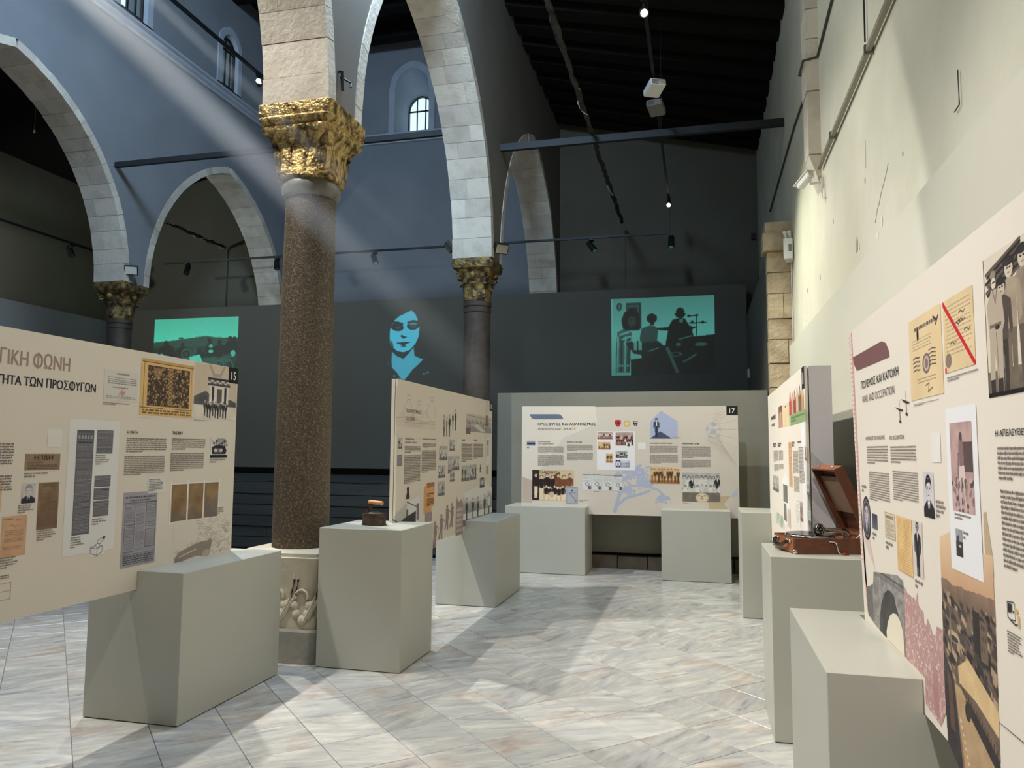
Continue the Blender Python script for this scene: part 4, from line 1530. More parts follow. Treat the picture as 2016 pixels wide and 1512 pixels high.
L = {
    'A_h1': (2.844, 1.941, 3.244, 2.01),
    'A_h2': (2.847, 1.848, 3.424, 1.889),
    'A_card': (3.482, 1.814, 3.741, 1.981),
    'A_news': (3.761, 1.745, 4.234, 2.078),
    'A_temple': (4.246, 1.751, 4.703, 2.111),
    'A_tag': (4.606, 2.014, 4.711, 2.114),
    'A_blank': (3.133, 1.554, 3.222, 1.643),
    'A_idi': (3.01, 1.439, 3.217, 1.519),
    'A_portrait': (3.002, 1.281, 3.081, 1.376),
    'A_brown': (3.098, 1.146, 3.221, 1.377),
    'A_sheet': (3.263, 0.993, 3.617, 1.702),
    'A_strip': (3.317, 1.096, 3.432, 1.644),
    'A_np2': (3.453, 1.52, 3.569, 1.647),
    'A_np3': (3.452, 1.34, 3.566, 1.4),
    'A_np4': (3.451, 1.27, 3.56, 1.333),
    'A_np5': (3.452, 1.182, 3.562, 1.265),
    'A_ballot': (3.446, 0.97, 3.552, 1.071),
    'A_s1': (3.673, 1.631, 3.759, 1.65),
    'A_t1': (3.673, 1.394, 4.009, 1.611),
    'A_s2': (4.056, 1.636, 4.154, 1.656),
    'A_t2': (4.057, 1.409, 4.383, 1.615),
    'A_car': (4.439, 1.491, 4.623, 1.62),
    'A_note': (3.862, 1.286, 4.015, 1.381),
    'A_poster': (3.672, 0.876, 3.949, 1.298),
    'A_trip': (4.061, 1.085, 4.555, 1.352),
    'A_cartoon': (4.108, 0.83, 4.702, 1.1),
    'A_tl1': (2.873, 1.454, 2.945, 1.572),
    'A_tl2': (2.883, 1.333, 2.946, 1.421),
    'A_orange': (2.906, 1.037, 3.042, 1.226),
    'A_box': (2.92, 0.839, 2.976, 0.917),
    'A_tl3': (2.916, 0.927, 2.964, 0.956),
    'A_cap1': (3.481, 1.786, 3.71, 1.803),
    'A_cap2': (3.761, 1.727, 3.981, 1.729),
    'A_cap3': (4.252, 1.729, 4.427, 1.737),
    'A_cap8': (4.437, 1.455, 4.616, 1.486),
    'A_cap9': (3.45, 1.458, 3.554, 1.513),
    'A_cap4': (3.009, 1.402, 3.171, 1.431),
    'A_cap5': (2.988, 1.234, 3.085, 1.276),
    'A_cap6': (3.103, 1.091, 3.223, 1.145),
    'A_cap7': (2.908, 0.983, 3.013, 1.039),
    'A_cap10': (3.449, 1.136, 3.559, 1.174),
    'A_cap11': (3.313, 1.029, 3.41, 1.09),
    'A_cap12': (4.524, 1.109, 4.631, 1.158),
    'B_h1': (5.785, 1.857, 6.135, 1.888),
    'B_h2': (5.789, 1.793, 5.996, 1.824),
    'B_tag': (8.276, 2.025, 8.399, 2.129),
    'B_faint': (5.585, 1.657, 6.533, 2.052),
    'B_cut1': (6.71, 1.674, 6.948, 1.894),
    'B_cut2': (6.95, 1.737, 7.127, 1.961),
    'B_ship': (7.422, 1.747, 8.401, 1.936),
    'B_purple': (7.424, 1.72, 7.587, 1.783),
    'B_bell': (8.122, 1.813, 8.276, 2.113),
    'B_im1': (5.632, 1.561, 5.724, 1.649),
    'B_im2': (5.623, 1.423, 5.731, 1.514),
    'B_s1a': (5.785, 1.634, 5.979, 1.649),
    'B_s1b': (5.786, 1.607, 6.044, 1.621),
    'B_s2': (6.185, 1.642, 6.526, 1.653),
    'B_t1': (5.78, 1.527, 6.139, 1.585),
    'B_t2': (5.775, 1.275, 6.142, 1.509),
    'B_t3': (6.183, 1.573, 6.535, 1.611),
    'B_t4': (6.171, 1.357, 6.541, 1.552),
    'B_ph0': (6.908, 1.547, 7.072, 1.658),
    'B_ph1': (6.618, 1.459, 6.853, 1.592),
    'B_ph2': (6.872, 1.331, 6.988, 1.497),
    'B_ph3': (6.988, 1.358, 7.221, 1.5),
    'B_ph4': (6.598, 1.298, 6.795, 1.414),
    'B_ph5': (6.934, 1.252, 7.081, 1.351),
    'B_ph6': (6.594, 1.134, 6.786, 1.265),
    'B_ph7': (7.29, 1.241, 7.55, 1.403),
    'B_ph8': (7.557, 1.245, 7.817, 1.407),
    'B_blank': (7.143, 1.573, 7.243, 1.66),
    'B_s3': (7.292, 1.647, 7.4, 1.66),
    'B_s4': (7.705, 1.654, 7.834, 1.665),
    'B_t5': (7.288, 1.435, 7.662, 1.622),
    'B_t6': (7.707, 1.462, 8.072, 1.626),
    'B_strip': (8.177, 1.404, 8.321, 1.7),
    'B_bottle': (7.933, 1.317, 8.002, 1.403),
    'B_jar': (8.198, 1.287, 8.285, 1.383),
    'B_stamp': (7.948, 1.143, 8.133, 1.264),
    'B_orange': [(6.3, 1.26), (6.507, 1.265), (6.506, 1.059), (6.433, 1.053), (6.432, 0.993), (6.237, 1.006), (6.238, 1.218)],
    'B_orng': (6.224, 0.984, 6.521, 1.276),
    'B_church': (5.551, 0.954, 6.149, 1.256),
    'B_pur2': (6.276, 0.926, 6.45, 1.01),
    'B_dance': (6.479, 0.678, 7.074, 1.05),
    'B_bldg': (7.105, 0.721, 7.372, 1.108),
    'B_house': [(7.363, 1.118), (8.157, 1.194), (8.444, 1.134), (8.454, 0.855), (7.638, 0.842), (7.374, 0.856)],
    'B_group': (7.36, 0.778, 8.457, 1.182),
    'C_light': [(-2.321, 2.149), (-1.342, 2.142), (-1.312, 1.918), (-1.764, 1.725), (-2.18, 1.161), (-2.316, 1.213)],
    'C_pill': [(-2.22, 2.042), (-1.826, 2.041), (-1.795, 2.028), (-1.773, 2.001), (-1.764, 1.974), (-2.155, 1.975), (-2.186, 1.985), (-2.209, 2.012)],
    'C_h1': (-2.106, 1.89, -1.334, 1.93),
    'C_h2': (-2.105, 1.83, -1.598, 1.861),
    'C_sm': (-2.257, 1.623, -2.143, 1.686),
    'C_s1a': (-2.104, 1.666, -1.94, 1.682),
    'C_s1b': (-2.104, 1.639, -1.891, 1.655),
    'C_s2': (-1.716, 1.663, -1.516, 1.68),
    'C_t1': (-2.104, 1.522, -1.759, 1.614),
    'C_t2': (-2.104, 1.354, -1.759, 1.5),
    'C_t3': (-1.716, 1.556, -1.372, 1.64),
    'C_t4': (-1.716, 1.431, -1.369, 1.537),
    'C_sheet': (-1.319, 1.311, -0.827, 1.815),
    'C_ph0': (-1.313, 1.711, -1.114, 1.804),
    'C_ph1': (-1.306, 1.578, -1.143, 1.676),
    'C_ph2': (-1.202, 1.408, -1.109, 1.525),
    'C_ph3': (-1.075, 1.63, -0.846, 1.802),
    'C_ph4': (-1.075, 1.472, -0.925, 1.559),
    'C_ph5': (-1.076, 1.35, -1.014, 1.441),
    'C_ph6': (-1.013, 1.347, -0.89, 1.441),
    'C_ph7': (-0.941, 1.603, -0.874, 1.671),
    'C_red': (-1.083, 1.87, -1.004, 1.963),
    'C_gold': (-0.97, 1.874, -0.889, 1.956),
    'C_crest': (-0.849, 1.876, -0.788, 1.95),
    'C_blank': (-0.788, 1.581, -0.689, 1.672),
    'C_house': [(-0.493, 2.081), (-0.285, 1.942), (-0.287, 1.722), (-0.635, 1.721), (-0.633, 1.934)],
    'C_shadow': [(-0.635, 1.722), (-0.503, 1.816), (-0.357, 1.723)],
    'C_man': (-0.598, 1.728, -0.504, 1.986),
    'C_ball': (0.065, 1.738, 0.246, 1.928),
    'C_net': (0.033, 1.399, 0.44, 2.132),
    'C_tag': (0.336, 2.022, 0.447, 2.13),
    'C_s3': (-0.639, 1.654, -0.354, 1.671),
    'C_s4': (-0.238, 1.649, -0.018, 1.669),
    'C_t5': (-0.637, 1.533, -0.285, 1.631),
    'C_t6': (-0.638, 1.403, -0.286, 1.515),
    'C_t7': (-0.237, 1.479, 0.118, 1.625),
    'C_t8': (-0.239, 1.352, 0.116, 1.459),
    'C_sepia': (-0.633, 1.149, -0.266, 1.361),
    'C_bw': (-0.235, 0.93, 0.227, 1.293),
    'C_tree': (-1.188, 0.769, -0.374, 1.4),
    'C_team': (-2.181, 0.903, -1.621, 1.302),
    'C_cert': (-1.728, 0.864, -1.568, 1.091),
    'C_doc0': (-1.507, 1.053, -1.393, 1.252),
    'C_doc1': (-1.382, 1.053, -1.261, 1.254),
    'C_doc2': (-1.248, 1.048, -1.121, 1.25),
    'C_doc3': (-1.108, 1.048, -0.99, 1.243),
    'C_hex': [(0.238, 1.004), (0.348, 1.006), (0.267, 0.914), (0.317, 0.844), (0.092, 0.838), (0.077, 0.92)],
    'C_tri': [(0.435, 1.116), (0.351, 1.005), (0.433, 1.007)],
    'C_tri2': [(-2.316, 1.208), (-2.182, 1.161), (-2.181, 0.865), (-2.314, 0.871)],
    'C_cap1': (-1.366, 1.028, -1.17, 1.041),
    'C_cap2': (-0.629, 1.131, -0.395, 1.138),
    'C_cap3': (-0.231, 0.906, -0.038, 0.917),
    'C_cap4': (-1.551, 0.891, -1.435, 0.927),
    'C_cap5': (-2.256, 1.581, -2.153, 1.611),
    'C_cap6': (-0.348, 1.734, -0.091, 1.744),
    'D_tag': (-5.116, 1.977, -5.033, 2.086),
    'D_pencils': (-5.89, 1.821, -5.064, 2.021),
    'D_green': (-5.838, 1.747, -5.02, 1.824),
    'D_p1': (-6.687, 1.757, -6.402, 1.931),
    'D_map': (-6.383, 1.754, -5.898, 1.925),
    'D_h1': (-7.381, 1.842, -6.951, 1.878),
    'D_h2': (-7.336, 1.782, -7.047, 1.81),
    'D_white1': (-5.209, 1.166, -4.929, 1.687),
    'D_t1': (-7.219, 1.472, -6.808, 1.573),
    'D_t2': (-6.75, 1.485, -6.404, 1.573),
    'D_t3': (-7.186, 1.39, -6.787, 1.454),
    'D_t4': (-6.759, 1.415, -6.395, 1.462),
    'D_s1': (-7.266, 1.598, -6.94, 1.637),
    'D_s2': (-6.812, 1.597, -6.531, 1.634),
    'D_s3': (-5.774, 1.592, -5.623, 1.63),
    'D_s4': (-5.445, 1.615, -5.208, 1.629),
    'D_orange': (-6.009, 1.303, -5.809, 1.63),
    'D_t5': (-5.736, 1.407, -5.435, 1.567),
    'D_t6': (-5.408, 1.419, -5.155, 1.59),
    'D_t7': (-5.709, 1.28, -5.409, 1.39),
    'D_t8': (-5.383, 1.351, -5.123, 1.435),
    'D_arch': [(-6.27, 1.408), (-6.081, 1.345), (-6.026, 1.133), (-6.173, 1.118), (-6.234, 0.994), (-6.442, 0.985), (-6.525, 1.329)],
    'D_pane1': (-6.461, 1.169, -6.152, 1.304),
    'D_pane2': (-6.442, 1.023, -6.248, 1.156),
    'D_rest': (-7.34, 1.215, -6.819, 1.352),
    'D_leaf': (-7.142, 0.94, -6.448, 1.04),
    'D_w1': (-5.104, 1.504, -4.99, 1.592),
    'D_w2': (-5.055, 1.296, -4.928, 1.382),
    'D_w3': (-5.029, 1.131, -4.881, 1.204),
    'D_doc': (-5.651, 1.06, -5.409, 1.235),
    'D_pic': (-5.393, 1.105, -5.265, 1.231),
    'D_pink': (-6.176, 0.994, -5.981, 1.132),
    'E_edge': [(-3.769, 2.109), (-3.733, 1.734), (-3.699, 1.579), (-3.596, 1.113), (-3.547, 0.893)],
    'E_pinkline': [(-3.579, 2.096), (-3.529, 2.093), (-3.527, 1.535), (-3.402, 1.124), (-3.352, 1.084), (-3.559, 1.146), (-3.603, 1.534)],
    'E_maroon': [(-3.66, 1.98), (-3.1, 1.974), (-3.037, 1.959), (-2.995, 1.925), (-2.986, 1.901), (-3.581, 1.912), (-3.638, 1.945)],
    'E_h1': (-3.502, 1.823, -2.868, 1.856),
    'E_h2': (-3.485, 1.763, -2.931, 1.793),
    'E_bird1': [(-2.848, 1.737), (-2.795, 1.73), (-2.755, 1.723), (-2.739, 1.72), (-2.745, 1.716), (-2.776, 1.718), (-2.808, 1.724)],
    'E_bird2': [(-2.933, 1.715), (-2.883, 1.708), (-2.841, 1.702), (-2.823, 1.699), (-2.833, 1.694), (-2.866, 1.697), (-2.903, 1.705)],
    'E_pass1': (-2.717, 1.722, -2.371, 1.98),
    'E_pass2': (-2.352, 1.775, -2.107, 1.977),
    'E_sold': (-2.028, 1.684, -1.735, 2.017),
    'E_sheet': (-2.366, 1.237, -2.12, 1.677),
    'E_sph': (-2.332, 1.398, -2.157, 1.635),
    'E_sph2': (-2.317, 1.278, -2.264, 1.35),
    'E_blank': (-2.516, 1.527, -2.424, 1.613),
    'E_s1': (-3.443, 1.605, -3.106, 1.62),
    'E_s2': (-3.035, 1.601, -2.825, 1.615),
    'E_t1': (-3.428, 1.508, -3.064, 1.582),
    'E_t2': (-3.404, 1.362, -3.055, 1.48),
    'E_t3': (-3.023, 1.516, -2.683, 1.579),
    'E_t4': (-3.003, 1.386, -2.672, 1.492),
    'E_s3': (-2.001, 1.592, -1.823, 1.608),
    'E_t5': (-1.993, 1.491, -1.776, 1.57),
    'E_t6': (-1.986, 1.292, -1.782, 1.472),
    'E_young': (-2.618, 1.358, -2.507, 1.495),
    'E_oval': (-3.558, 1.192, -3.398, 1.372),
    'E_dk': (-3.372, 1.25, -3.281, 1.31),
    'E_ann': (-3.151, 1.239, -2.995, 1.333),
    'E_letter': (-2.974, 1.144, -2.774, 1.334),
    'E_suit': (-2.763, 1.161, -2.65, 1.335),
    'E_beam': [(-3.563, 1.194), (-3.435, 1.198), (-3.348, 1.086)],
    'E_stonearch': [(-3.531, 0.99), (-3.448, 1.008), (-3.394, 1.026), (-3.378, 1.075), (-2.983, 1.121), (-2.959, 1.116), (-2.915, 1.115), (-2.904, 1.068), (-2.917, 0.857), (-3.179, 0.859), (-3.361, 0.866), (-3.504, 0.88), (-3.518, 0.899)],
    'E_hole': [(-3.179, 0.859), (-3.182, 0.884), (-3.155, 0.924), (-3.115, 0.957), (-3.064, 0.975), (-3.017, 0.98), (-2.968, 0.966), (-2.935, 0.939), (-2.923, 0.896), (-2.921, 0.858)],
    'E_inner': [(-3.29, 0.864), (-3.28, 0.932), (-3.249, 0.979), (-3.198, 1.022), (-3.144, 1.043), (-3.087, 1.047), (-3.042, 1.034), (-3.02, 1.003), (-2.979, 0.976), (-3.017, 0.98), (-3.064, 0.976), (-3.115, 0.958), (-3.155, 0.924), (-3.182, 0.884), (-3.182, 0.861)],
    'E_burn': [(-2.899, 1.099), (-2.855, 1.079), (-2.815, 1.079), (-2.787, 1.077), (-2.775, 1.086), (-2.764, 1.072), (-2.735, 1.104), (-2.73, 1.065), (-2.674, 1.056), (-2.674, 1.025), (-2.645, 1.02), (-2.631, 1.045), (-2.596, 1.026), (-2.584, 1.009), (-2.552, 1.011), (-2.538, 1.042), (-2.473, 1.045), (-2.47, 0.941), (-2.479, 0.813), (-2.529, 0.759), (-2.684, 0.774), (-2.683, 0.854), (-2.911, 0.857)],
    'E_sky': [(-2.47, 1.31), (-2.354, 1.339), (-2.134, 1.305), (-2.054, 1.31), (-2.059, 1.185), (-2.468, 1.183)],
    'E_city': [(-2.469, 1.195), (-2.419, 1.197), (-2.366, 1.189), (-2.301, 1.196), (-2.249, 1.195), (-2.199, 1.2), (-2.148, 1.202), (-2.096, 1.204), (-2.056, 1.206), (-2.064, 0.973), (-2.072, 0.764), (-2.33, 0.683), (-2.468, 0.738), (-2.479, 0.86)],
    'E_cityr': (-2.478, 0.722, -2.063, 1.207),
    'E_wedge1': [(-2.47, 1.309), (-2.355, 1.339), (-2.355, 1.306)],
    'E_wedge2': [(-2.105, 1.407), (-2.086, 1.412), (-2.055, 1.307), (-2.106, 1.305)],
    'E_emb': (-1.982, 1.167, -1.908, 1.224),
    'E_t7': (-1.986, 1.105, -1.901, 1.155),
    'E_pinkw': [(-1.918, 0.931), (-1.877, 0.968), (-1.893, 0.838), (-2.14, 0.736), (-1.999, 0.86)],
    'E_dline': [(-2.064, 0.926), (-1.908, 0.931), (-1.908, 0.928), (-2.064, 0.924)],
    'E_cap1': (-2.688, 1.702, -2.41, 1.71),
    'E_cap2': (-2.337, 1.749, -2.086, 1.764),
    'E_cap3': (-2.32, 1.374, -2.165, 1.393),
    'E_cap4': (-2.256, 1.326, -2.209, 1.35),
    'E_cap5': (-3.373, 1.203, -3.281, 1.238),
    'E_cap6': (-3.147, 1.194, -3.026, 1.228),
    'E_cap7': (-2.755, 1.117, -2.653, 1.15),
    'E_cap8': (-2.493, 1.364, -2.399, 1.418),
    'E_cap9': (-3.554, 1.385, -3.461, 1.419),
}

VB, VT = .738, 2.115


def pxr(panel, r):
    """grid size of a print: fine enough for its size and distance"""
    c = Vector(panel['map']((r[0] + r[2]) / 2, (r[1] + r[3]) / 2, 0))
    d = max(1.5, math.hypot(c.x, c.y))
    k = 1300 / d
    return int(min(150, max(8, (r[2] - r[0]) * k))), int(min(190, max(8, (r[3] - r[1]) * k)))


INK = (58, 52, 56)
GREY = (128, 118, 110)
# ================================================================= panel at left: the refugee voice (number fifteen)
A, bd = mkpanel('A', [(1.93, VB), (4.715, VB), (4.715, VT), (1.93, VT)], 'X+', -3.168, 1, .052, M_beige,
                'large beige exhibition panel numbered 15 on the low plinth at left')
bd('back_board', .024, .052, [M_beige, M_panel_edge])


def ph(P, pre, key, cv_fn, label=None, layer=2, name='printed_photo'):
    r = L[pre + '_' + key]
    w, h = pxr(P, r)
    return raster(P, name, r, cv_fn(w, h), layer, label)


T1 = L['A_h1']
k = (T1[2] - T1[0]) / 8.6
text(A, 'ΠΡΟΣΦΥΓΙΚΗ ΦΩΝΗ', (T1[0] - 6.2 * k - .03, T1[1] - .004, T1[2], T1[3] + .008), (160, 138, 124), bold=.012)
T2 = L['A_h2']
k = (T2[2] - T2[0]) / 17.6
text(A, 'Η ΤΑΥΤΟΤΗΤΑ ΤΩΝ ΠΡΟΣΦΥΓΩΝ', (T2[0] - 7.4 * k, T2[1] - .004, T2[2], T2[3] + .006), (44, 40, 54), bold=.022)


def doc(bgc, inkc, n, head_n=2, seed=0, stain=0):
    def f(w, h):
        cv = Cv(w, h, bgc)
        cv.noise(9, 5, seed)
        if head_n:
            cv.lines(.22, .05, .78, .05 + .05 * head_n, head_n, inkc, .6, seed)
        cv.lines(.08, .12 + .05 * head_n, .92, .95, n, inkc, .42, seed + 1, .7)
        if stain:
            cv.noise(stain, 3, seed + 5)
        return cv
    return f


def card(w, h):
    cv = Cv(w, h, (214, 208, 196))
    cv.lines(.35, .08, .72, .16, 1, (90, 86, 84), .5, 1)
    cv.lines(.10, .22, .95, .48, 4, (110, 106, 102), .4, 2)
    cv.lines(.25, .54, .70, .62, 1, (96, 92, 92), .5, 5)
    for a, b in (((.42, .80), (.58, .55)), ((.50, .82), (.62, .66)), ((.55, .80), (.50, .66))):
        cv.line(*a, *b, .012, (196, 90, 96), .8)
    cv.ell(.54, .74, .09, .07, (206, 120, 122), .45)
    cv.lines(.08, .84, .95, .96, 2, (110, 106, 102), .45, 4)
    return cv


ph(A, 'A', 'card', card, 'white typed card with red signature', 2, 'printed_document')


def news(w, h):
    gold = (222, 182, 120)
    cv = Cv(w, h, gold)
    cv.rect(.02, .0, 1, .055, (206, 160, 96))
    cv.line(.02, .055, 1, .055, .006, (92, 66, 40))
    cv.rect(.12, .11, .92, .83, (74, 60, 48))
    r = np.random.default_rng(4)
    for i in range(620):
        x, y = .13 + r.random() * .78, .12 + r.random() * .69
        c = r.choice(3, p=(.5, .3, .2))
        cv.ell(x, y, .011 + .008 * r.random(), .012 + .010 * r.random(), ((58, 48, 42), (150, 118, 82), (204, 166, 112))[c], .9)
    cv.poly([(.50, .12), (.58, .12), (.60, .80), (.50, .80)], (196, 158, 106), .75)
    for i in range(9):
        cv.line(.505, .15 + i * .07, .59, .22 + i * .07, .006, (96, 72, 50))
        cv.line(.59, .15 + i * .07, .505, .22 + i * .07, .006, (96, 72, 50))
    cv.ell(.30, .22, .08, .09, (206, 168, 116), .5)
    for x in (.055, .965):
        cv.line(x, .06, x, .88, .005, (110, 80, 50))
    cv.rect(.0, .86, .42, .872, (92, 66, 40))
    cv.rect(.65, .86, 1, .872, (92, 66, 40))
    cv.lines(.05, .895, .97, .99, 2, (110, 82, 52), .6, 3, .9, False)
    return cv


ph(A, 'A', 'news', news, 'ochre framed newspaper picture of a dense crowd')


def temple(w, h):
    cv = Cv(w, h, (206, 188, 164))
    cv.poly([(.30, .0), (.36, .0), (.44, .16), (.58, .16), (.66, .0), (.72, .0), (.60, .22), (.42, .22)], (176, 156, 138))
    cv.poly([(0, .62), (.12, .56), (.26, .50), (.34, .55), (.34, .76), (0, .76)], (92, 90, 88))
    cv.poly([(.72, .66), (.84, .62), (1, .67), (1, .78), (.72, .78)], (88, 86, 86))
    cv.rect(.30, .24, .82, .28, (46, 48, 62))
    for i in range(8):
        cv.rect(.30 + i * .065, .285 + .03 * (i % 2), .365 + i * .065, .315 + .03 * (i % 2), (58, 56, 62))
    cv.rect(.30, .285, .82, .345, (226, 216, 200), .35)
    cv.rect(.30, .35, .84, .39, (74, 74, 82))
    cv.rect(.34, .39, .80, .72, (224, 214, 198))
    cv.rect(.40, .40, .45, .72, (52, 50, 54))
    cv.rect(.52, .44, .64, .70, (96, 90, 86))
    cv.rect(.70, .40, .75, .72, (52, 50, 54))
    cv.rect(0, .76, 1, 1, (221, 210, 193))
    cv.noise(16, 8, 2, True, (0, .6, 1, 1))
    for i in range(9):
        figure(cv, .25 + i * .062, .66 + .02 * (i % 3), .30, (34, 34, 40) if i % 3 else (70, 68, 70), (206, 190, 172), (30, 28, 30), asp=w / h, shirt=(220, 212, 200))
    cv.noise(9, 0, 3)
    return cv


ph(A, 'A', 'temple', temple, 'photo of a group before a small temple front')
flat(A, 'number_tag', [rectp((4.605, 2.006, 4.7145, 2.1148))], (24, 24, 26), 4, 'black corner tag with a white 15')
text(A, '15', (4.635, 2.03, 4.688, 2.085), (236, 232, 224), 6, .02, 0, 'tag_number')
flat(A, 'blank_card', [rectp(L['A_blank'])], (224, 220, 212), 2)


def idi(w, h):
    cv = Cv(w, h, (142, 118, 92))
    cv.noise(12, 5, 8)
    cv.lines(.05, .52, .95, .62, 1, (92, 72, 54), .5, 3)
    cv.lines(.08, .68, .92, .98, 3, (86, 68, 52), .55, 4)
    return cv


ph(A, 'A', 'idi', idi, 'brown newspaper title cutting', 2, 'printed_document')
r = L['A_idi']
text(A, 'Η ΙΔΗ', (r[0] + .25 * (r[2] - r[0]), r[1] + .64 * (r[3] - r[1]), r[0] + .78 * (r[2] - r[0]), r[1] + .92 * (r[3] - r[1])), (64, 48, 38), 4, .02)
ph(A, 'A', 'portrait', lambda w, h: portrait(w, h, (196, 190, 184), (44, 46, 54), (206, 200, 194), (150, 146, 146), (222, 220, 216), 2), 'black and white portrait of a bald man in a dark suit')


def brown(w, h):
    cv = Cv(w, h, (146, 116, 84))
    cv.vgrad((138, 112, 84), (116, 90, 68))
    cv.noise(12, 4, 5)
    cv.lines(.2, .03, .9, .11, 3, (92, 70, 52), .5, 2)
    cv.lines(.1, .16, .92, .95, 26, (100, 78, 58), .45, 3, .55)
    return cv


ph(A, 'A', 'brown', brown, 'narrow brown printed proclamation', 2, 'printed_document')
flat(A, 'printed_sheet', [rectp(L['A_sheet'])], (224, 221, 216), 1, 'tall white sheet with grey newspaper cuttings')


def cutting(seed, dk=(92, 90, 96), lines=40):
    def f(w, h):
        cv = Cv(w, h, dk)
        n = max(4, int(h / 2.2))
        cv.lines(.04, .03, .96, .99, n, (164, 162, 164), .5, seed, .75)
        if h > 60:
            cv.rect(.04, .04, .96, .10, dk)
            for i in range(5):
                cv.rect(.08 + i * .18, .05, .20 + i * .18, .085, (158, 156, 160))
            cv.lines(.06, .115, .94, .135, 1, (40, 40, 46), .7, 1, .9, False)
        return cv
    return f


for i, k in enumerate(('strip', 'np2', 'np3', 'np4', 'np5')):
    ph(A, 'A', k, cutting(i), None, 3, 'printed_document')


def ballot(w, h):
    cv = Cv(w, h, (224, 221, 216))
    b = (46, 44, 48)
    cv.path([(.02, .52), (.45, .62), (.80, .50), (.40, .42), (.02, .52), (.05, .82), (.47, .98), (.45, .62)], .012, b)
    cv.path([(.47, .98), (.82, .82), (.80, .50)], .012, b)
    cv.poly([(.34, .40), (.52, .34), (.62, .48), (.46, .56)], (240, 238, 234))
    cv.path([(.34, .40), (.52, .34), (.62, .48), (.46, .56), (.34, .40)], .010, b)
    cv.path([(.44, .36), (.48, .20), (.62, .12), (.82, .04), (.92, .10), (.80, .20), (.66, .36), (.54, .38)], .014, b)
    cv.poly([(.80, .0), (1, .0), (.94, .14), (.84, .12)], b)
    cv.line(.22, .70, .22, .80, .012, b)
    return cv


ph(A, 'A', 'ballot', ballot, 'line drawing of a hand over a ballot box', 3, 'printed_drawing')
text(A, 'Η ΡΗΞΗ', L['A_s1'], (44, 40, 46), bold=.022)
text(A, 'THE RIFT', L['A_s2'], (44, 40, 46), bold=.022)
r = L['A_t1']
m_ = r[1] + .60 * (r[3] - r[1])
bars(A, (r[0], m_, r[2], r[3]), 7, GREY, seed=1)
bars(A, (r[0] - .01, r[1], r[2] - .01, m_ - .018), 11, GREY, seed=2)
r = L['A_t2']
m_ = r[1] + .64 * (r[3] - r[1])
bars(A, (r[0], m_, r[2], r[3]), 6, GREY, seed=3)
bars(A, (r[0] - .008, r[1], r[2] - .01, m_ - .016), 10, GREY, seed=4)


def car(w, h):
    cv = Cv(w, h, (216, 212, 206))
    cv.ell(.62, .22, .36, .26, (150, 146, 142))
    for i in range(12):
        cv.ell(.1 + .08 * i, .15 + .1 * (i % 3), .06, .06, (46, 44, 46) if i % 2 else (190, 186, 180))
    cv.poly([(.08, .45), (.3, .36), (.85, .38), (.95, .62), (.9, .82), (.1, .82)], (36, 36, 40))
    cv.ell(.3, .62, .10, .10, (206, 202, 196))
    cv.ell(.62, .62, .10, .10, (206, 202, 196))
    cv.rect(.38, .52, .55, .72, (120, 118, 118))
    cv.rect(0, .86, 1, 1, (26, 26, 28))
    cv.noise(12, 0, 1)
    return cv


ph(A, 'A', 'car', car, 'small black and white photo of an old car in a crowd')
flat(A, 'printed_sheet', [rectp(L['A_note'])], (220, 216, 208), 3)
r = L['A_note']
bars(A, (r[0] + .008, r[1] + .008, r[2] - .008, r[3] - .012), 8, GREY, 5, 7, just=False)


def poster(w, h):
    cv = Cv(w, h, (158, 154, 160))
    cv.noise(6, 4, 3)
    k = (76, 74, 82)
    cv.lines(.06, .06, .94, .09, 1, k, .8, 1, .9, False)
    cv.lines(.2, .105, .8, .125, 1, k, .8, 2, .9, False)
    cv.line(.02, .145, .98, .145, .004, k)
    for (x0, y0, x1, y1) in ((.06, .17, .34, .44), (.68, .14, .96, .48), (.06, .47, .34, .80), (.68, .52, .96, .76)):
        cv.path([(x0, y0), (x1, y0), (x1, y1), (x0, y1), (x0, y0)], .004, k)
        cv.lines(x0 + .03, y0 + .03, x1 - .03, y1 - .02, 14, k, .45, int(x0 * 90 + y0 * 50), .55)
    cv.lines(.39, .17, .63, .80, 34, k, .4, 8, .5)
    cv.line(.02, .83, .98, .83, .004, k)
    cv.lines(.06, .85, .95, .98, 5, k, .62, 9, .95, False)
    return cv


ph(A, 'A', 'poster', poster, 'grey printed election poster full of small columns', 2, 'printed_document')


def trip(w, h):
    wh = (226, 220, 208)
    cv = Cv(w, h, (221, 210, 193))
    cv.rect(0, .06, 1, 1, wh)
    for i in range(3):
        x0, x1 = .03 + i * .325, .325 + i * .325
        cv.rect(x0, .09, x1, .95, (140, 112, 78))
        cv.noise(16, 12, i + 3, True, (x0, .09, x1, .95))
        cv.poly([(x0, .95), (x0, .7), (x0 + .1, .62), (x0 + .18, .8), (x1, .88), (x1, .95)], (112, 98, 94), .6)
        cv.lines(x0 + .05, .14, x1 - .04, .42, 6, (166, 138, 96), .5, i, .5)
    cv.rect(.70, .50, .975, .95, (112, 108, 108), .55)
    for x in (.0, .325, .66, .985):
        cv.rect(x, 0, x + .015, 1, (236, 230, 220))
    return cv


ph(A, 'A', 'trip', trip, 'three brown leaflets in a white rack', 2, 'printed_document')


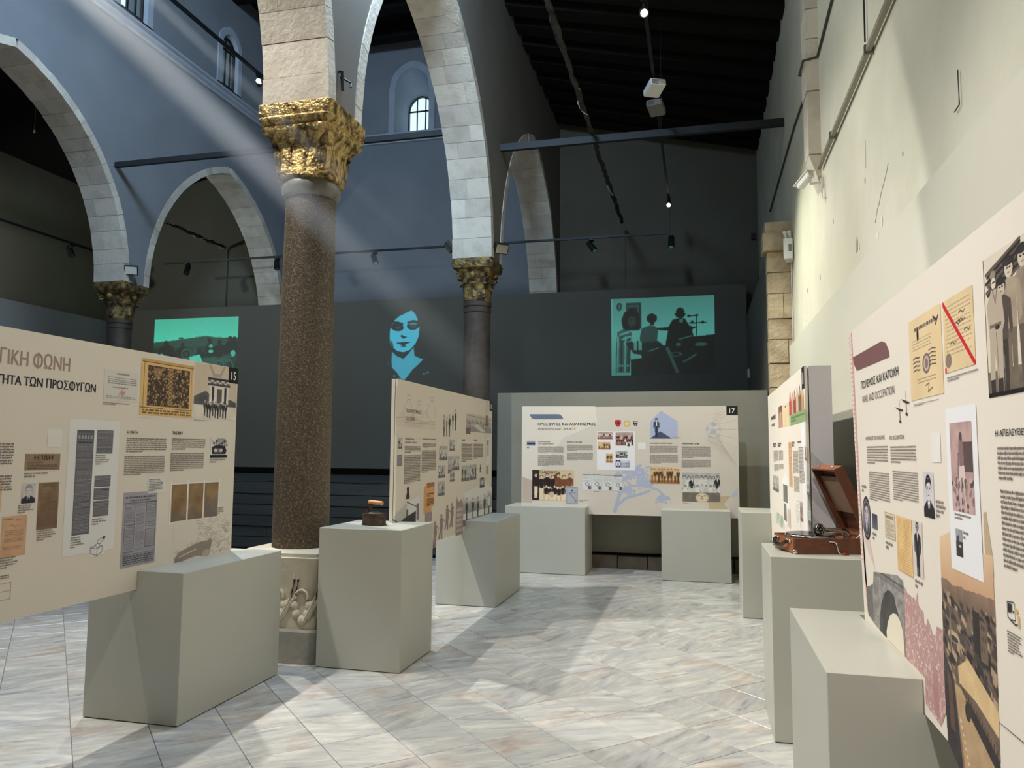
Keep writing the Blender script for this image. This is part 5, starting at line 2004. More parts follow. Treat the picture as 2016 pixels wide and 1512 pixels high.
def cartoon(w, h):
    bgc = (221, 210, 193)
    cv = Cv(w, h, bgc)
    k = (150, 134, 122)
    r = np.random.default_rng(6)
    cv.poly([(.02, .86), (.10, .72), (.34, .60), (.46, .56), (.56, .58), (.62, .50), (.66, .60), (.62, .82), (.48, .92), (.40, .88), (.22, .92), (.06, .98)], k)
    cv.ell(.10, .94, .07, .09, (140, 124, 112))
    cv.ell(.56, .86, .07, .09, (182, 166, 150))
    cv.path([(.10, .84), (.38, .72)], .01, bgc)
    for i in range(110):
        x = .05 + .95 * r.random()
        y = .9 - .62 * r.random() * min(1, x + .25)
        s_ = .015 + .02 * r.random()
        if cv.x.size and not (.1 < x < .62 and y > .62):
            cv.path([(x - s_, y), (x, y - s_ * 1.6), (x + s_, y), (x, y + s_ * 1.2), (x - s_, y)], .004, k, .8)
    for i in range(26):
        x, y = .38 + .6 * r.random(), .06 + .36 * r.random()
        a = r.uniform(-.5, .5)
        d = .035
        pts = [(x + d * math.cos(a + q), y + d * 1.5 * math.sin(a + q)) for q in (.6, 2.5, 3.7, 5.7, .6)]
        cv.path(pts, .004, k)
    return cv


ph(A, 'A', 'cartoon', cartoon, 'pale brown drawing of a car in a crowd throwing papers', 2, 'printed_drawing')


def orange(w, h):
    cv = Cv(w, h, (206, 162, 126))
    cv.noise(6, 3, 2)
    cv.lines(.06, .06, .45, .11, 1, (120, 86, 66), .5, 2)
    cv.lines(.55, .10, .95, .15, 1, (120, 86, 66), .5, 3)
    cv.lines(.12, .36, .88, .66, 7, (130, 96, 74), .35, 4)
    cv.path([(.3, .24), (.4, .22), (.5, .27), (.7, .25)], .006, (120, 86, 66))
    cv.lines(.10, .76, .80, .84, 2, (120, 86, 66), .35, 5)
    return cv


ph(A, 'A', 'orange', orange, 'orange tinted letter', 2, 'printed_document')
flat(A, 'printed_document', [rectp((2.62, 1.255, 2.895, 1.40))], (214, 176, 142), 1)
for k, n, sd in (('tl1', 9, 11), ('tl2', 7, 12), ('tl3', 3, 13)):
    r = L['A_' + k]
    bars(A, (r[0] - .22, r[1], r[2], r[3]), n, GREY, seed=sd)
r = L['A_box']
u0, v0, u1, v1 = r[0] - .1, r[1], r[2], r[3]
ln = .0018
flat(A, 'printed_drawing', [rectp((u0, v1 - ln, u1, v1)), rectp((u0, v0, u1, v0 + ln)), rectp((u1 - ln, v0, u1, v1)), rectp((u0, (v0 + v1) / 2, u1, (v0 + v1) / 2 + ln))], (168, 130, 110), 2)
for i, k in enumerate(('cap1', 'cap2', 'cap3', 'cap4', 'cap5', 'cap6', 'cap7', 'cap8', 'cap9', 'cap10', 'cap11', 'cap12')):
    r = L['A_' + k]
    bars(A, r, max(2, int((r[3] - r[1]) / .0105)), (140, 130, 122), 4, 20 + i, 'printed_caption', .5, False)

# ================================================================= panel in the middle: culture
B, bd = mkpanel('B', [(5.61, VB), (8.43, VB), (8.43, VT), (5.61, VT)], 'X+', -2.328, 1, .052, M_beige,
                'beige culture panel with white edge standing between the two middle plinths')
bd('back_board', .024, .052, [M_beige, M_panel_edge])


def faint(w, h):
    cv = Cv(w, h, (221, 210, 193))
    k = (180, 166, 150)
    cv.poly([(0, .62), (.10, .50), (.6, .55), (.55, .80), (0, .80)], (216, 202, 184))
    for x, y in ((.28, .12), (.53, .20), (.86, .06)):
        cv.path([(x, y), (x + .05, y + .02), (x + .04, y + .09), (x - .03, y + .10), (x - .04, y + .03), (x, y)], .006, k)
        cv.path([(x - .02, y + .10), (x - .13, y + .32), (x - .10, y + .60)], .006, k)
        cv.path([(x + .03, y + .10), (x + .10, y + .32), (x + .06, y + .62)], .006, k)
    cv.path([(.02, .62), (.3, .58), (.6, .66), (.98, .62)], .006, k)
    cv.path([(.2, .70), (.98, .68)], .009, k)
    for i in range(22):
        cv.path([(.24 + i * .034, .70), (.24 + i * .034 + (.02 if i % 2 else -.01), .80)], .005, k)
    cv.path([(.6, .55), (.7, .42), (.9, .66)], .006, k)
    return cv


ph(B, 'B', 'faint', faint, 'faint line drawing behind the heading', 0, 'printed_drawing')
text(B, 'ΠΟΛΙΤΙΣΜΟΣ', L['B_h1'], (40, 36, 40), 4, .022)
text(B, 'CULTURE', L['B_h2'], (70, 64, 64), 4, .0, .12)
flat(B, 'number_tag', [rectp((8.31, 2.005, 8.4295, 2.1148))], (26, 26, 28), 4, 'black corner tag with a white 16')
text(B, '16', (8.345, 2.03, 8.40, 2.085), (236, 232, 224), 6, .02, 0, 'tag_number')


def cut(n, seed, coat=None):
    bgc = (221, 210, 193)
    def f(w, h):
        cv = Cv(w, h, bgc)
        r = np.random.default_rng(seed)
        for i in range(n):
            x = (i + .5) / n + r.uniform(-.05, .05)
            y = r.uniform(.0, .22)
            figure(cv, x, y, .98 - y, coat if coat is not None else ((40, 38, 42) if r.random() < .5 else (150, 140, 132)), (214, 200, 186), (44, 40, 40), asp=w / h * 1.1, shirt=(226, 220, 210), legs=(60, 56, 58))
        cv.noise(8, 0, seed)
        return cv
    return f


nobg = lambda bgc: (lambda a: (np.abs(a - np.asarray(bgc)).max(-1) > 16))
for k, n, sd, ct in (('cut1', 3, 2, None), ('cut2', 2, 5, (46, 44, 50))):
    r = L['B_' + k]
    w, h = pxr(B, r)
    raster(B, 'printed_photo', r, cut(n, sd, ct)(w, h), 2, None, nobg((221, 210, 193)))


def ship(w, h):
    cv = Cv(w, h, (200, 188, 176))
    cv.vgrad((208, 194, 178), (172, 162, 156), 0, .75)
    cv.rect(0, .72, 1, 1, (150, 144, 142))
    for i in range(16):
        figure(cv, .05 + .055 * i, .28 + .12 * (i % 3) / 2, .45, (70, 66, 70) if i % 2 else (130, 124, 122), (190, 178, 168), (50, 48, 50), asp=w / h)
    cv.poly([(.25, .62), (.45, .55), (.75, .92), (.55, .95)], (206, 200, 194))
    cv.path([(.05, .1), (.98, .22)], .02, (140, 130, 124))
    cv.noise(16, 0, 3)
    return cv


ph(B, 'B', 'ship', ship, 'grey photo of people at a quay')
flat(B, 'printed_sheet', [rectp(L['B_purple'])], (120, 96, 98), 3)


def bell(w, h):
    cv = Cv(w, h, (221, 210, 193))
    cv.rect(.45, 0, .55, .55, (90, 80, 80))
    cv.poly([(.3, .56), (.7, .56), (.8, .88), (.98, .94), (.02, .94), (.2, .88)], (104, 78, 80))
    cv.poly([(.45, .6), (.55, .6), (.6, .88), (.45, .88)], (196, 160, 150))
    cv.ell(.5, .96, .12, .04, (80, 66, 66))
    return cv


r = L['B_bell']
w, h = pxr(B, r)
raster(B, 'printed_photo', r, bell(w, h), 4, 'maroon hand bell cut-out', nobg((221, 210, 193)))
ph(B, 'B', 'im1', lambda w, h: group_photo(w, h, 2, 1, 'bw', 9))
ph(B, 'B', 'im2', doc((128, 124, 134), (160, 158, 164), 6, 1, 3), None, 2, 'printed_document')
text(B, 'ΨΥΧΑΓΩΓΙΑ ΚΑΙ', L['B_s1a'], (40, 36, 40), 3, .022)
text(B, 'ΕΛΕΥΘΕΡΟΣ ΧΡΟΝΟΣ', L['B_s1b'], (40, 36, 40), 3, .022)
text(B, 'RECREATION AND FREE TIME', L['B_s2'], (40, 36, 40), 3, .022)
for k, n, sd in (('t1', 5, 1), ('t2', 18, 2), ('t3', 4, 3), ('t4', 14, 4), ('t5', 13, 5), ('t6', 11, 6)):
    bars(B, L['B_' + k], n, (118, 108, 102), seed=30 + sd)
for k in ('s3', 's4'):
    bars(B, L['B_' + k], 1, (44, 40, 44), seed=40, name='printed_heading', th=.9, last=1)
for i in range(9):
    n_, rows_ = ((2, 1), (3, 2), (2, 1), (4, 2), (4, 2), (2, 1), (2, 1), (3, 1), (3, 2))[i]
    ph(B, 'B', 'ph%d' % i, lambda w, h: group_photo(w, h, n_, rows_, 'bw', 60 + i, light=(i in (3, 4))))
flat(B, 'blank_card', [rectp(L['B_blank'])], (222, 216, 206), 2)
flat(B, 'printed_sheet', [rectp(L['B_strip'])], (226, 222, 218), 2)
r = L['B_strip']
flat(B, 'printed_document', [rectp((r[0] + .03, r[1] + .68 * (r[3] - r[1]), r[2] - .03, r[3] - .03))], (150, 148, 160), 3)
bars(B, (r[0] + .02, r[1] + .08, r[2] - .02, r[1] + .62 * (r[3] - r[1])), 12, (140, 134, 134), 3, 44)


def bottle(w, h):
    cv = Cv(w, h, (221, 210, 193))
    cv.rect(.36, 0, .64, .3, (70, 64, 64))
    cv.poly([(.36, .3), (.64, .3), (.92, .5), (.92, 1), (.08, 1), (.08, .5)], (60, 54, 56))
    cv.rect(.1, .6, .9, .85, (150, 136, 124))
    return cv


ph(B, 'B', 'bottle', bottle)
ph(B, 'B', 'jar', doc((168, 158, 150), (110, 102, 98), 5, 1, 5))
ph(B, 'B', 'stamp', lambda w, h: (lambda cv: (cv.rect(0, 0, 1, .05, (226, 220, 210)), cv.rect(0, .95, 1, 1, (226, 220, 210)), cv)[-1])(portrait(w, h, (150, 146, 146), (60, 58, 60), (204, 196, 188), (48, 46, 48), (226, 222, 216))))
flat(B, 'printed_document', [L['B_orange']], (216, 158, 104), 2, 'orange handbill with a clipped corner')
r = L['B_orng']
for i, (a, b, n) in enumerate(((.80, .97, 5), (.54, .66, 2), (.26, .50, 6))):
    bars(B, (r[0] + .3 * (r[2] - r[0]), r[1] + a * (r[3] - r[1]), r[2] - .06 * (r[2] - r[0]), r[1] + b * (r[3] - r[1])), n, (130, 84, 56), 4, 50 + i, th=.6)


def church(w, h):
    bgc = (221, 210, 193)
    cv = Cv(w, h, bgc)
    cv.ell(.53, .06, .05, .04, (60, 58, 60))
    cv.rect(.49, .04, .57, .34, (50, 48, 52))
    cv.poly([(.46, .34), (.60, .34), (.58, .20), (.48, .20)], (40, 38, 42))
    cv.poly([(.0, .74), (.50, .42), (.50, 1), (.0, 1)], (204, 200, 198))
    cv.poly([(.50, .42), (.98, .26), (.98, 1), (.50, 1)], (222, 218, 214))
    cv.line(.50, .42, .86, .58, .012, (60, 58, 60))
    cv.rect(.48, .62, .55, .86, (96, 94, 96))
    cv.poly([(.12, 1), (.4, .84), (.84, .70), (.84, 1)], (54, 52, 56))
    cv.rect(.86, .5, .96, .96, (120, 116, 118))
    cv.line(.0, .8, .18, .9, .012, (70, 68, 70))
    cv.noise(7, 0, 2)
    return cv


r = L['B_church']
w, h = pxr(B, r)
raster(B, 'printed_photo', r, church(w, h), 2, 'black and white cut-out of a white church with a belfry', nobg((221, 210, 193)))
flat(B, 'printed_sheet', [rectp(L['B_pur2'])], (160, 142, 142), 2)


def dance(w, h):
    bgc = (221, 210, 193)
    cv = Cv(w, h, bgc)
    k = (150, 128, 122)
    for i, (x, y) in enumerate(((.10, .36), (.38, .22), (.66, .03), (.90, .0))):
        cv.ell(x, y + .045, .045, .04, k)
        cv.poly([(x - .06, y + .09), (x + .06, y + .09), (x + .09, y + .30), (x + .05, y + .42), (x + .06, y + .62), (x - .01, y + .62), (x - .03, y + .44), (x - .08, y + .62), (x - .13, y + .60), (x - .06, y + .38)], k)
        cv.line(x + .05, y + .12, x + .16, y + .20, .018, k)
    return cv


r = L['B_dance']
w, h = pxr(B, r)
raster(B, 'printed_drawing', r, dance(w, h), 2, 'mauve silhouettes of four people', nobg((221, 210, 193)))


def bldg(w, h):
    cv = Cv(w, h, (221, 210, 193))
    k = (158, 138, 132)
    cv.poly([(.1, .30), (.2, .0), (.3, .12), (.5, .16), (.75, .10), (.98, .24), (.98, 1), (.1, 1)], k)
    for i in range(4):
        for j in range(5):
            cv.rect(.22 + .19 * i, .32 + .13 * j, .34 + .19 * i, .40 + .13 * j, (206, 190, 174))
    return cv


r = L['B_bldg']
w, h = pxr(B, r)
raster(B, 'printed_drawing', r, bldg(w, h), 2, 'mauve drawing of a tall building', nobg((221, 210, 193)))
flat(B, 'printed_sheet', [L['B_house']], (226, 222, 216), 1, 'white house-shaped field')
r = L['B_group']
w, h = pxr(B, r)
raster(B, 'printed_photo', (r[0], r[1] + .01, r[2] - .005, r[1] + .80 * (r[3] - r[1])), (lambda cv: cv)(group_photo(w, int(h * .8), 5, 1, 'bw', 77)), 3, 'photo of people by a white house', lambda a: a.mean(-1) < 170)

# ================================================================= far panel: refugees and sports
C_, bd = mkpanel('C', [(-2.327, VB), (.455, VB), (.455, VT + .02), (-2.327, VT + .02)], 'Y-', 9.928, 1, .052, M_beige17,
                 'pale panel about refugees and sports numbered 17 at the end of the aisle')
bd('back_board', .024, .052, [M_beige17, M_panel_edge])
C = C_
flat(C, 'printed_field', [L['C_light']], (227, 216, 199), 0, 'lighter angular field behind the heading')
flat(C, 'printed_field', [L['C_tri2']], (196, 178, 160), 0)
flat(C, 'printed_pill', [L['C_pill']], (104, 116, 136), 2, 'slate blue slanted bar')
text(C, 'ΠΡΟΣΦΥΓΕΣ ΚΑΙ ΑΘΛΗΤΙΣΜΟΣ', L['C_h1'], (32, 30, 34), 3, .024)
text(C, 'REFUGEES AND SPORTS', L['C_h2'], (74, 70, 72), 3, .0, .25)
ph(C, 'C', 'sm', lambda w, h: (lambda cv: (cv.rect(0, .4, 1, .72, (44, 50, 66)), cv.noise(14, 6, 3), cv)[-1])(Cv(w, h, (150, 156, 168))), 'small blue grey landscape photo')
text(C, 'Η ΚΟΥΛΤΟΥΡΑ', L['C_s1a'], (32, 30, 34), 3, .024)
text(C, 'ΤΟΥ ΑΘΛΗΤΙΣΜΟΥ', L['C_s1b'], (32, 30, 34), 3, .024)
text(C, 'SPORTS CULTURE', L['C_s2'], (32, 30, 34), 3, .024)
text(C, 'ΟΜΑΔΕΣ ΚΑΙ ΣΩΜΑΤΕΙΑ', L['C_s3'], (32, 30, 34), 3, .024)
text(C, 'TEAMS AND CLUBS', L['C_s4'], (32, 30, 34), 3, .024)
for k, n in (('t1', 7), ('t2', 11), ('t3', 7), ('t4', 9), ('t5', 8), ('t6', 9), ('t7', 12), ('t8', 9)):
    bars(C, L['C_' + k], n, (132, 122, 114), seed=int(k[1]) + 3)
flat(C, 'printed_sheet', [rectp(L['C_sheet'])], (236, 232, 230), 1, 'white sheet with small team photos')
for i in range(5):
    n_, rows_, tn = ((8, 1, 'red'), (5, 2, 'sepia'), (2, 1, 'sepia'), (7, 2, 'red'), (6, 2, 'bw'))[i]
    ph(C, 'C', 'ph%d' % i, lambda w, h: group_photo(w, h, n_, rows_, tn, 90 + i))


def shield(w, h):
    cv = Cv(w, h, (36, 38, 80))
    cv.poly([(.5, .1), (.85, .25), (.85, .75), (.5, .92), (.15, .75), (.15, .25)], (228, 228, 232))
    cv.poly([(.35, .4), (.65, .4), (.6, .7), (.5, .78), (.4, .7)], (70, 72, 110))
    return cv


ph(C, 'C', 'ph5', shield, 'white hexagonal emblem on dark blue', 3)
ph(C, 'C', 'ph6', lambda w, h: (lambda cv: (cv.vgrad((206, 208, 218), (150, 152, 166)), cv.noise(18, 3, 2), cv.line(.0, .45, 1, .4, .03, (120, 122, 140)), cv)[-1])(Cv(w, h, (190, 192, 204))), None, 3)


def clover(w, h):
    cv = Cv(w, h, (240, 238, 234))
    cv.ell(.5, .5, .5, .52, (236, 236, 230))
    for a in range(3):
        cv.ell(.5 + .16 * math.cos(a * 2.1 + .5), .48 + .16 * math.sin(a * 2.1 + .5), .17, .17, (34, 74, 58))
    cv.line(.5, .5, .6, .78, .04, (34, 74, 58))
    return cv


ph(C, 'C', 'ph7', clover, 'small round green leaf emblem', 4, 'printed_emblem')


def redcrest(w, h):
    cv = Cv(w, h, (215, 204, 189))
    cv.poly([(.02, .06), (.5, .0), (.98, .06), (.98, .55), (.8, .8), (.5, 1), (.2, .8), (.02, .55)], (150, 28, 40))
    cv.poly([(.12, .14), (.5, .09), (.88, .14), (.88, .54), (.72, .75), (.5, .9), (.28, .75), (.12, .54)], (196, 44, 56))
    cv.poly([(.4, .3), (.62, .26), (.74, .44), (.62, .68), (.48, .62), (.36, .5)], (92, 20, 30))
    return cv


r = L['C_red']
raster(C, 'printed_emblem', r, redcrest(22, 26), 2, 'red shield emblem', nobg((215, 204, 189)))
r = L['C_gold']
cv = Cv(24, 24, (215, 204, 189))
cv.ell(.5, .5, .5, .5, (196, 160, 86))
cv.ell(.5, .5, .42, .42, (222, 192, 118))
cv.line(.36, .4, .5, .55, .05, (240, 232, 206))
cv.line(.5, .55, .66, .38, .05, (240, 232, 206))
cv.line(.5, .55, .5, .72, .05, (240, 232, 206))
raster(C, 'printed_emblem', r, cv, 2, 'round gold emblem', nobg((215, 204, 189)))
r = L['C_crest']
cv = Cv(20, 24, (215, 204, 189))
cv.poly([(.05, .05), (.95, .05), (.95, .6), (.5, 1), (.05, .6)], (36, 36, 44))
cv.rect(.2, .12, .8, .34, (224, 222, 216))
for i in range(3):
    cv.rect(.3 + .17 * i, .12, .36 + .17 * i, .34, (60, 60, 66))
cv.poly([(.22, .5), (.78, .5), (.5, .86)], (206, 204, 200))
cv.ell(.5, .58, .12, .1, (36, 36, 44))
raster(C, 'printed_emblem', r, cv, 2, 'black and white shield emblem', nobg((215, 204, 189)))
flat(C, 'blank_card', [rectp(L['C_blank'])], (234, 228, 218), 2)
flat(C, 'printed_field', [L['C_house']], (176, 184, 208), 1, 'pale blue house shape')
flat(C, 'printed_field', [L['C_shadow']], (74, 80, 102), 2)
r = L['C_man']
w, h = pxr(C, r)
cv = Cv(w, h, (176, 184, 208))
figure(cv, .5, .02, .97, (52, 56, 66), (206, 198, 194), (40, 42, 50), asp=w / h * 1.0, shirt=(230, 230, 232), cap=True)
cv.poly([(.40, .16), (.60, .16), (.58, .40), (.42, .40)], (228, 228, 230))
raster(C, 'printed_photo', r, cv, 4, 'standing young man in dark suit and cap', nobg((176, 184, 208)))


def ballf(w, h):
    cv = Cv(w, h, (215, 204, 189))
    cv.ell(.5, .5, .5, .5, (196, 190, 194))
    cv.ell(.5, .5, .46, .46, (212, 204, 200))
    for x, y, q in ((.5, .60, .17), (.5, .1, .16), (.06, .42, .10), (.95, .44, .09), (.2, .92, .08), (.8, .92, .08)):
        cv.ell(x, y, q, q * .9, (172, 180, 204))
    return cv


raster(C, 'printed_drawing', L['C_ball'], ballf(30, 30), 3, 'pale blue football', nobg((215, 204, 189)))
r = L['C_net']
polys = []
for q in range(14):
    pr = None
    for t in range(9):
        a = 1.0 + t * .36
        ra = .09 + .028 * q
        p = (.20 + ra * math.cos(a) * 1.0 + .02 * t, 1.84 - ra * math.sin(a - .9) * 0 + (t - 4) * .045 * (1 + q * .12))
        if pr and r[0] < p[0] < r[2] - .005 and r[0] < pr[0] < r[2] - .005 and VB < p[1] < VT and VB < pr[1] < VT:
            polys.append([(pr[0], pr[1]), (p[0], p[1]), (p[0], p[1] + .0035), (pr[0], pr[1] + .0035)])
        pr = p
for t in range(9):
    y0, y1 = 1.84 + (t - 4) * .045, 1.84 + (t - 4) * .045 * 2.6
    polys.append([(.08 + .02 * t * .5, max(VB, min(VT, y0))), (.44, max(VB, min(VT, y1))), (.44, max(VB, min(VT, y1 + .0035))), (.08 + .02 * t * .5, max(VB, min(VT, y0 + .0035)))])
flat(C, 'printed_drawing', polys, (196, 182, 166), 1, 'faint net lines behind the football', 'stuff')
flat(C, 'number_tag', [rectp((.318, 2.02, .4545, 2.1345))], (26, 26, 28), 4, 'black corner tag with a white 17')
text(C, '17', (.352, 2.045, .418, 2.105), (236, 232, 224), 6, .02, 0, 'tag_number')
ph(C, 'C', 'sepia', lambda w, h: group_photo(w, h, 9, 1, 'sepia', 21, light=True), 'sepia photo of a row of standing players')


def bw(w, h):
    cv = group_photo(w, int(h * 1.0), 9, 2, 'bw', 33, .70, True)
    cv.rect(0, .68, 1, 1, (120, 110, 100))
    cv.noise(10, 10, 2, True, (0, .68, 1, 1))
    pts = []
    for i in range(36):
        a = i / 36 * 2 * math.pi
        rr_ = 1 if i % 2 else .78
        pts.append((.52 + .19 * rr_ * math.cos(a), .86 + .19 * rr_ * math.sin(a)))
    cv.poly(pts, (222, 202, 172))
    for x in (.44, .60):
        cv.rect(x - .03, .78, x + .03, .80, (110, 96, 84))
    cv.ell(.52, .86, .035, .05, (120, 104, 90))
    cv.ell(.52, .86, .02, .03, (222, 202, 172))
    return cv


ph(C, 'C', 'bw', bw, 'black and white team photo with a serrated badge at its foot')


def tree(w, h):
    bgc = (215, 204, 189)
    cv = Cv(w, h, bgc)
    k = (178, 184, 204)
    r = np.random.default_rng(12)
    cv.path([(.12, .98), (.16, .78), (.20, .62), (.16, .40), (.20, .22)], .035, k)
    cv.path([(.14, .88), (.30, .70), (.52, .62), (.66, .55)], .026, k)
    cv.path([(.20, .60), (.36, .46), (.56, .44), (.80, .52), (.92, .68)], .022, k)
    cv.path([(.20, .4), (.4, .25), (.6, .20)], .02, k)
    for bx_, by_, s_, n in ((.42, .16, .26, 120), (.20, .28, .14, 40), (.62, .36, .22, 70), (.86, .70, .12, 40), (.34, .56, .12, 30)):
        for i in range(n):
            cv.ell(bx_ + r.normal() * s_ * .5, by_ + r.normal() * s_ * .28, .022, .022, k)
    return cv


r = L['C_tree']
w, h = pxr(C, r)
raster(C, 'printed_drawing', r, tree(w, h), 1, 'pale blue drawing of a spreading tree', nobg((215, 204, 189)))


def team(w, h):
    bgc = (215, 204, 189)
    cv = Cv(w, h, (214, 188, 150))
    cv.rect(0, 0, .17, 1, (52, 40, 32))
    cv.poly([(.66, .0), (.66, .3), (.4, .36), (.30, .5), (.17, .5), (.17, .18), (.5, .2)], (196, 168, 130))
    cv.poly([(.52, .18), (.66, .05), (.66, .30), (.40, .40)], (96, 66, 46))
    dk, lt = (44, 32, 30), (234, 214, 180)
    for i in range(7):
        x = .09 + i * .135
        figure(cv, x, .12 + .05 * (i % 2), .80, dk if i < 4 else (124, 74, 48), lt, (40, 30, 26), legs=lt, asp=w / h)
    for i in range(5):
        x = .34 + i * .10
        figure(cv, x, .50 + .03 * (i % 2), .55, dk, lt, (40, 30, 26), legs=lt, asp=w / h)
    cv.ell(.47, .80, .06, .10, (206, 184, 150))
    cv.rect(.80, .52, 1, 1, bgc)
    cv.rect(.82, .0, 1, .0, bgc)
    cv.noise(9, 0, 4)
    return cv


r = L['C_team']
w, h = pxr(C, r)
raster(C, 'printed_photo', r, team(w, h), 2, 'sepia team photo with a lettered banner')
text(C, 'ΠΑΝΙΩΝΙΟΣ', (r[0] + .18 * (r[2] - r[0]), r[3] - .12 * (r[3] - r[1]), r[0] + .60 * (r[2] - r[0]), r[3] - .02 * (r[3] - r[1])), (62, 44, 34), 4, .02)


def cert(w, h):
    cv = Cv(w, h, (176, 178, 186))
    cv.path([(.08, .06), (.92, .06), (.92, .95), (.08, .95), (.08, .06)], .02, (150, 152, 164))
    cv.ell(.52, .22, .08, .05, (60, 60, 70))
    cv.line(.24, .35, .80, .35, .012, (80, 80, 90))
    cv.line(.3, .4, .75, .7, .018, (110, 104, 108))
    cv.ell(.8, .82, .1, .08, (150, 140, 138))
    return cv


ph(C, 'C', 'cert', cert, 'grey framed certificate', 4, 'printed_document')
for i in range(4):
    def dd(w, h, i=i):
        cv = Cv(w, h, (222, 220, 216))
        cv.rect(0, 0, 1, .06, (110, 108, 112))
        cv.lines(.08, .12, .92, .5, 8, (150, 146, 148), .4, i, .6)
        cv.path([(.3, .62), (.5, .5), (.75, .6), (.6, .75), (.4, .7), (.3, .62)], .02, (130, 126, 130))
        cv.rect(.66, .75, .95, .97, (92, 90, 96))
        return cv
    ph(C, 'C', 'doc%d' % i, dd, None, 3, 'printed_document')
flat(C, 'printed_field', [L['C_hex']], (196, 176, 142), 1, 'ochre angular field')
flat(C, 'printed_field', [L['C_tri']], (190, 194, 208), 1)
for i in range(1, 7):
    r = L['C_cap%d' % i]
    bars(C, r, max(1, int((r[3] - r[1]) / .016)), (150, 140, 132), 4, 70 + i, 'printed_caption', .5, False)

# ================================================================= panel with pencils behind the gramophone
Dn, bd = mkpanel('D', [(-7.70, VB), (-5.03, VB), (-5.03, VT - .02), (-7.70, VT - .02)], 'X-', .634, 1, .160, M_beige16,
                 'cream panel with coloured pencils standing behind the gramophone')
bd('back_box', .026, .158, [M_lilac, M_lilac])
flat(Dn, 'number_tag', [rectp((-5.15, 1.955, -5.0305, 2.0948))], (26, 26, 28), 4, 'black corner tag with a white 18')
text(Dn, '18', (-5.118, 1.985, -5.065, 2.06), (236, 232, 224), 6, .02, 0, 'tag_number')


def pencils(w, h):
    bgc = (239, 229, 215)
    cv = Cv(w, h, bgc)
    cols = ((198, 76, 88), (214, 168, 128), (150, 74, 66), (222, 186, 150), (112, 102, 92), (206, 150, 108))
    for i, c in enumerate(cols):
        x0, x1 = i / 6, (i + .92) / 6
        top = .10 + .08 * ((i * 3) % 4) / 3
        cv.poly([(x0, 1), (x0, top + .34), ((x0 + x1) / 2, top), (x1, top + .34), (x1, 1)], c)
        cv.poly([(x0, top + .34), ((x0 + x1) / 2, top), (x1, top + .34), ((x0 + x1) / 2, top + .40)], (222, 192, 160), .6)
        cv.poly([(x0 + .05, top + .16), ((x0 + x1) / 2, top), (x1 - .05, top + .16)], np.asarray(c) * .8)
        cv.line((x0 + x1) / 2, top + .40, (x0 + x1) / 2, 1, .006, np.asarray(c) * .85)
    return cv


r = L['D_pencils']
w, h = pxr(Dn, r)
raster(Dn, 'printed_photo', r, pencils(w, h), 2, 'row of sharpened coloured pencils', nobg((239, 229, 215)))
flat(Dn, 'printed_field', [rectp(L['D_green'])], (142, 168, 116), 2, 'green printed block')
bars(Dn, (L['D_green'][0] + .05, L['D_green'][3] - .06, L['D_green'][2] - .05, L['D_green'][3] - .015), 2, (116, 140, 96), 3, 4)
ph(Dn, 'D', 'p1', lambda w, h: (lambda cv: (cv.rect(0, .0, 1, .35, (132, 92, 80)), cv.rect(.2, .3, .8, 1, (196, 150, 122)), cv.noise(20, 5, 4), cv)[-1])(Cv(w, h, (150, 110, 94))), 'brown photo cutting')


def mapf(w, h):
    cv = Cv(w, h, (232, 212, 170))
    r = np.random.default_rng(3)
    for i in range(14):
        x, y = r.random(), r.random()
        cv.path([(x, y), (x + r.uniform(-.2, .2), y + .12), (x + r.uniform(-.3, .3), y + .25)], .008, (196, 160, 120))
    cv.noise(14, 7, 3)
    cv.ell(.5, .12, .12, .04, (110, 86, 66))
    return cv


ph(Dn, 'D', 'map', mapf, 'yellowed map sheet', 2, 'printed_document')
for k, n in (('h1', 1), ('h2', 1)):
    bars(Dn, L['D_' + k], n, (70, 64, 66) if k == 'h1' else (130, 122, 118), 3, 3, 'printed_heading', .8, True, 1)
flat(Dn, 'printed_sheet', [[(-5.26, 1.80), (-5.06, 1.795), (-5.05, .9), (-5.23, .9)]], (238, 236, 238), 1, 'white strip with small photos at the near edge')
for k, n, sd in (('t1', 10, 1), ('t2', 10, 2), ('t3', 7, 3), ('t4', 6, 4), ('t5', 17, 5), ('t6', 19, 6), ('t7', 13, 7), ('t8', 10, 8)):
    bars(Dn, L['D_' + k], n, (136, 126, 114), seed=80 + sd)
for k in ('s1', 's2', 's3', 's4'):
    bars(Dn, L['D_' + k], 2 if k != 's4' else 1, (84, 78, 76), 3, 90, 'printed_heading', .7, True, .8)


def ochre(w, h):
    cv = Cv(w, h, (222, 178, 134))
    cv.lines(.05, .02, .95, .98, 30, (176, 124, 84), .5, 2, .8)
    return cv


ph(Dn, 'D', 'orange', ochre, 'tall orange document', 2, 'printed_document')
flat(Dn, 'printed_sheet', [L['D_arch']], (240, 238, 232), 1, 'white house-shaped field with shutters')
for k in ('pane1', 'pane2'):
    def pane(w, h):
        cv = Cv(w, h, (92, 92, 84))
        for i in range(3):
            cv.rect(.05 + .32 * i, .02, .10 + .32 * i, .98, (206, 200, 180))
            cv.rect(.18 + .32 * i, .02, .22 + .32 * i, .98, (150, 142, 122))
        return cv
    ph(Dn, 'D', k, pane, None, 3)
ph(Dn, 'D', 'rest', lambda w, h: group_photo(w, h, 3, 2, 'bw', 41, light=True), 'photo of a few people')
ph(Dn, 'D', 'leaf', lambda w, h: (lambda cv: (cv.noise(34, 9, 2), cv.noise(20, 20, 4), cv)[-1])(Cv(w, h, (186, 192, 172))), 'greenish drawing of foliage', 1, 'printed_drawing')
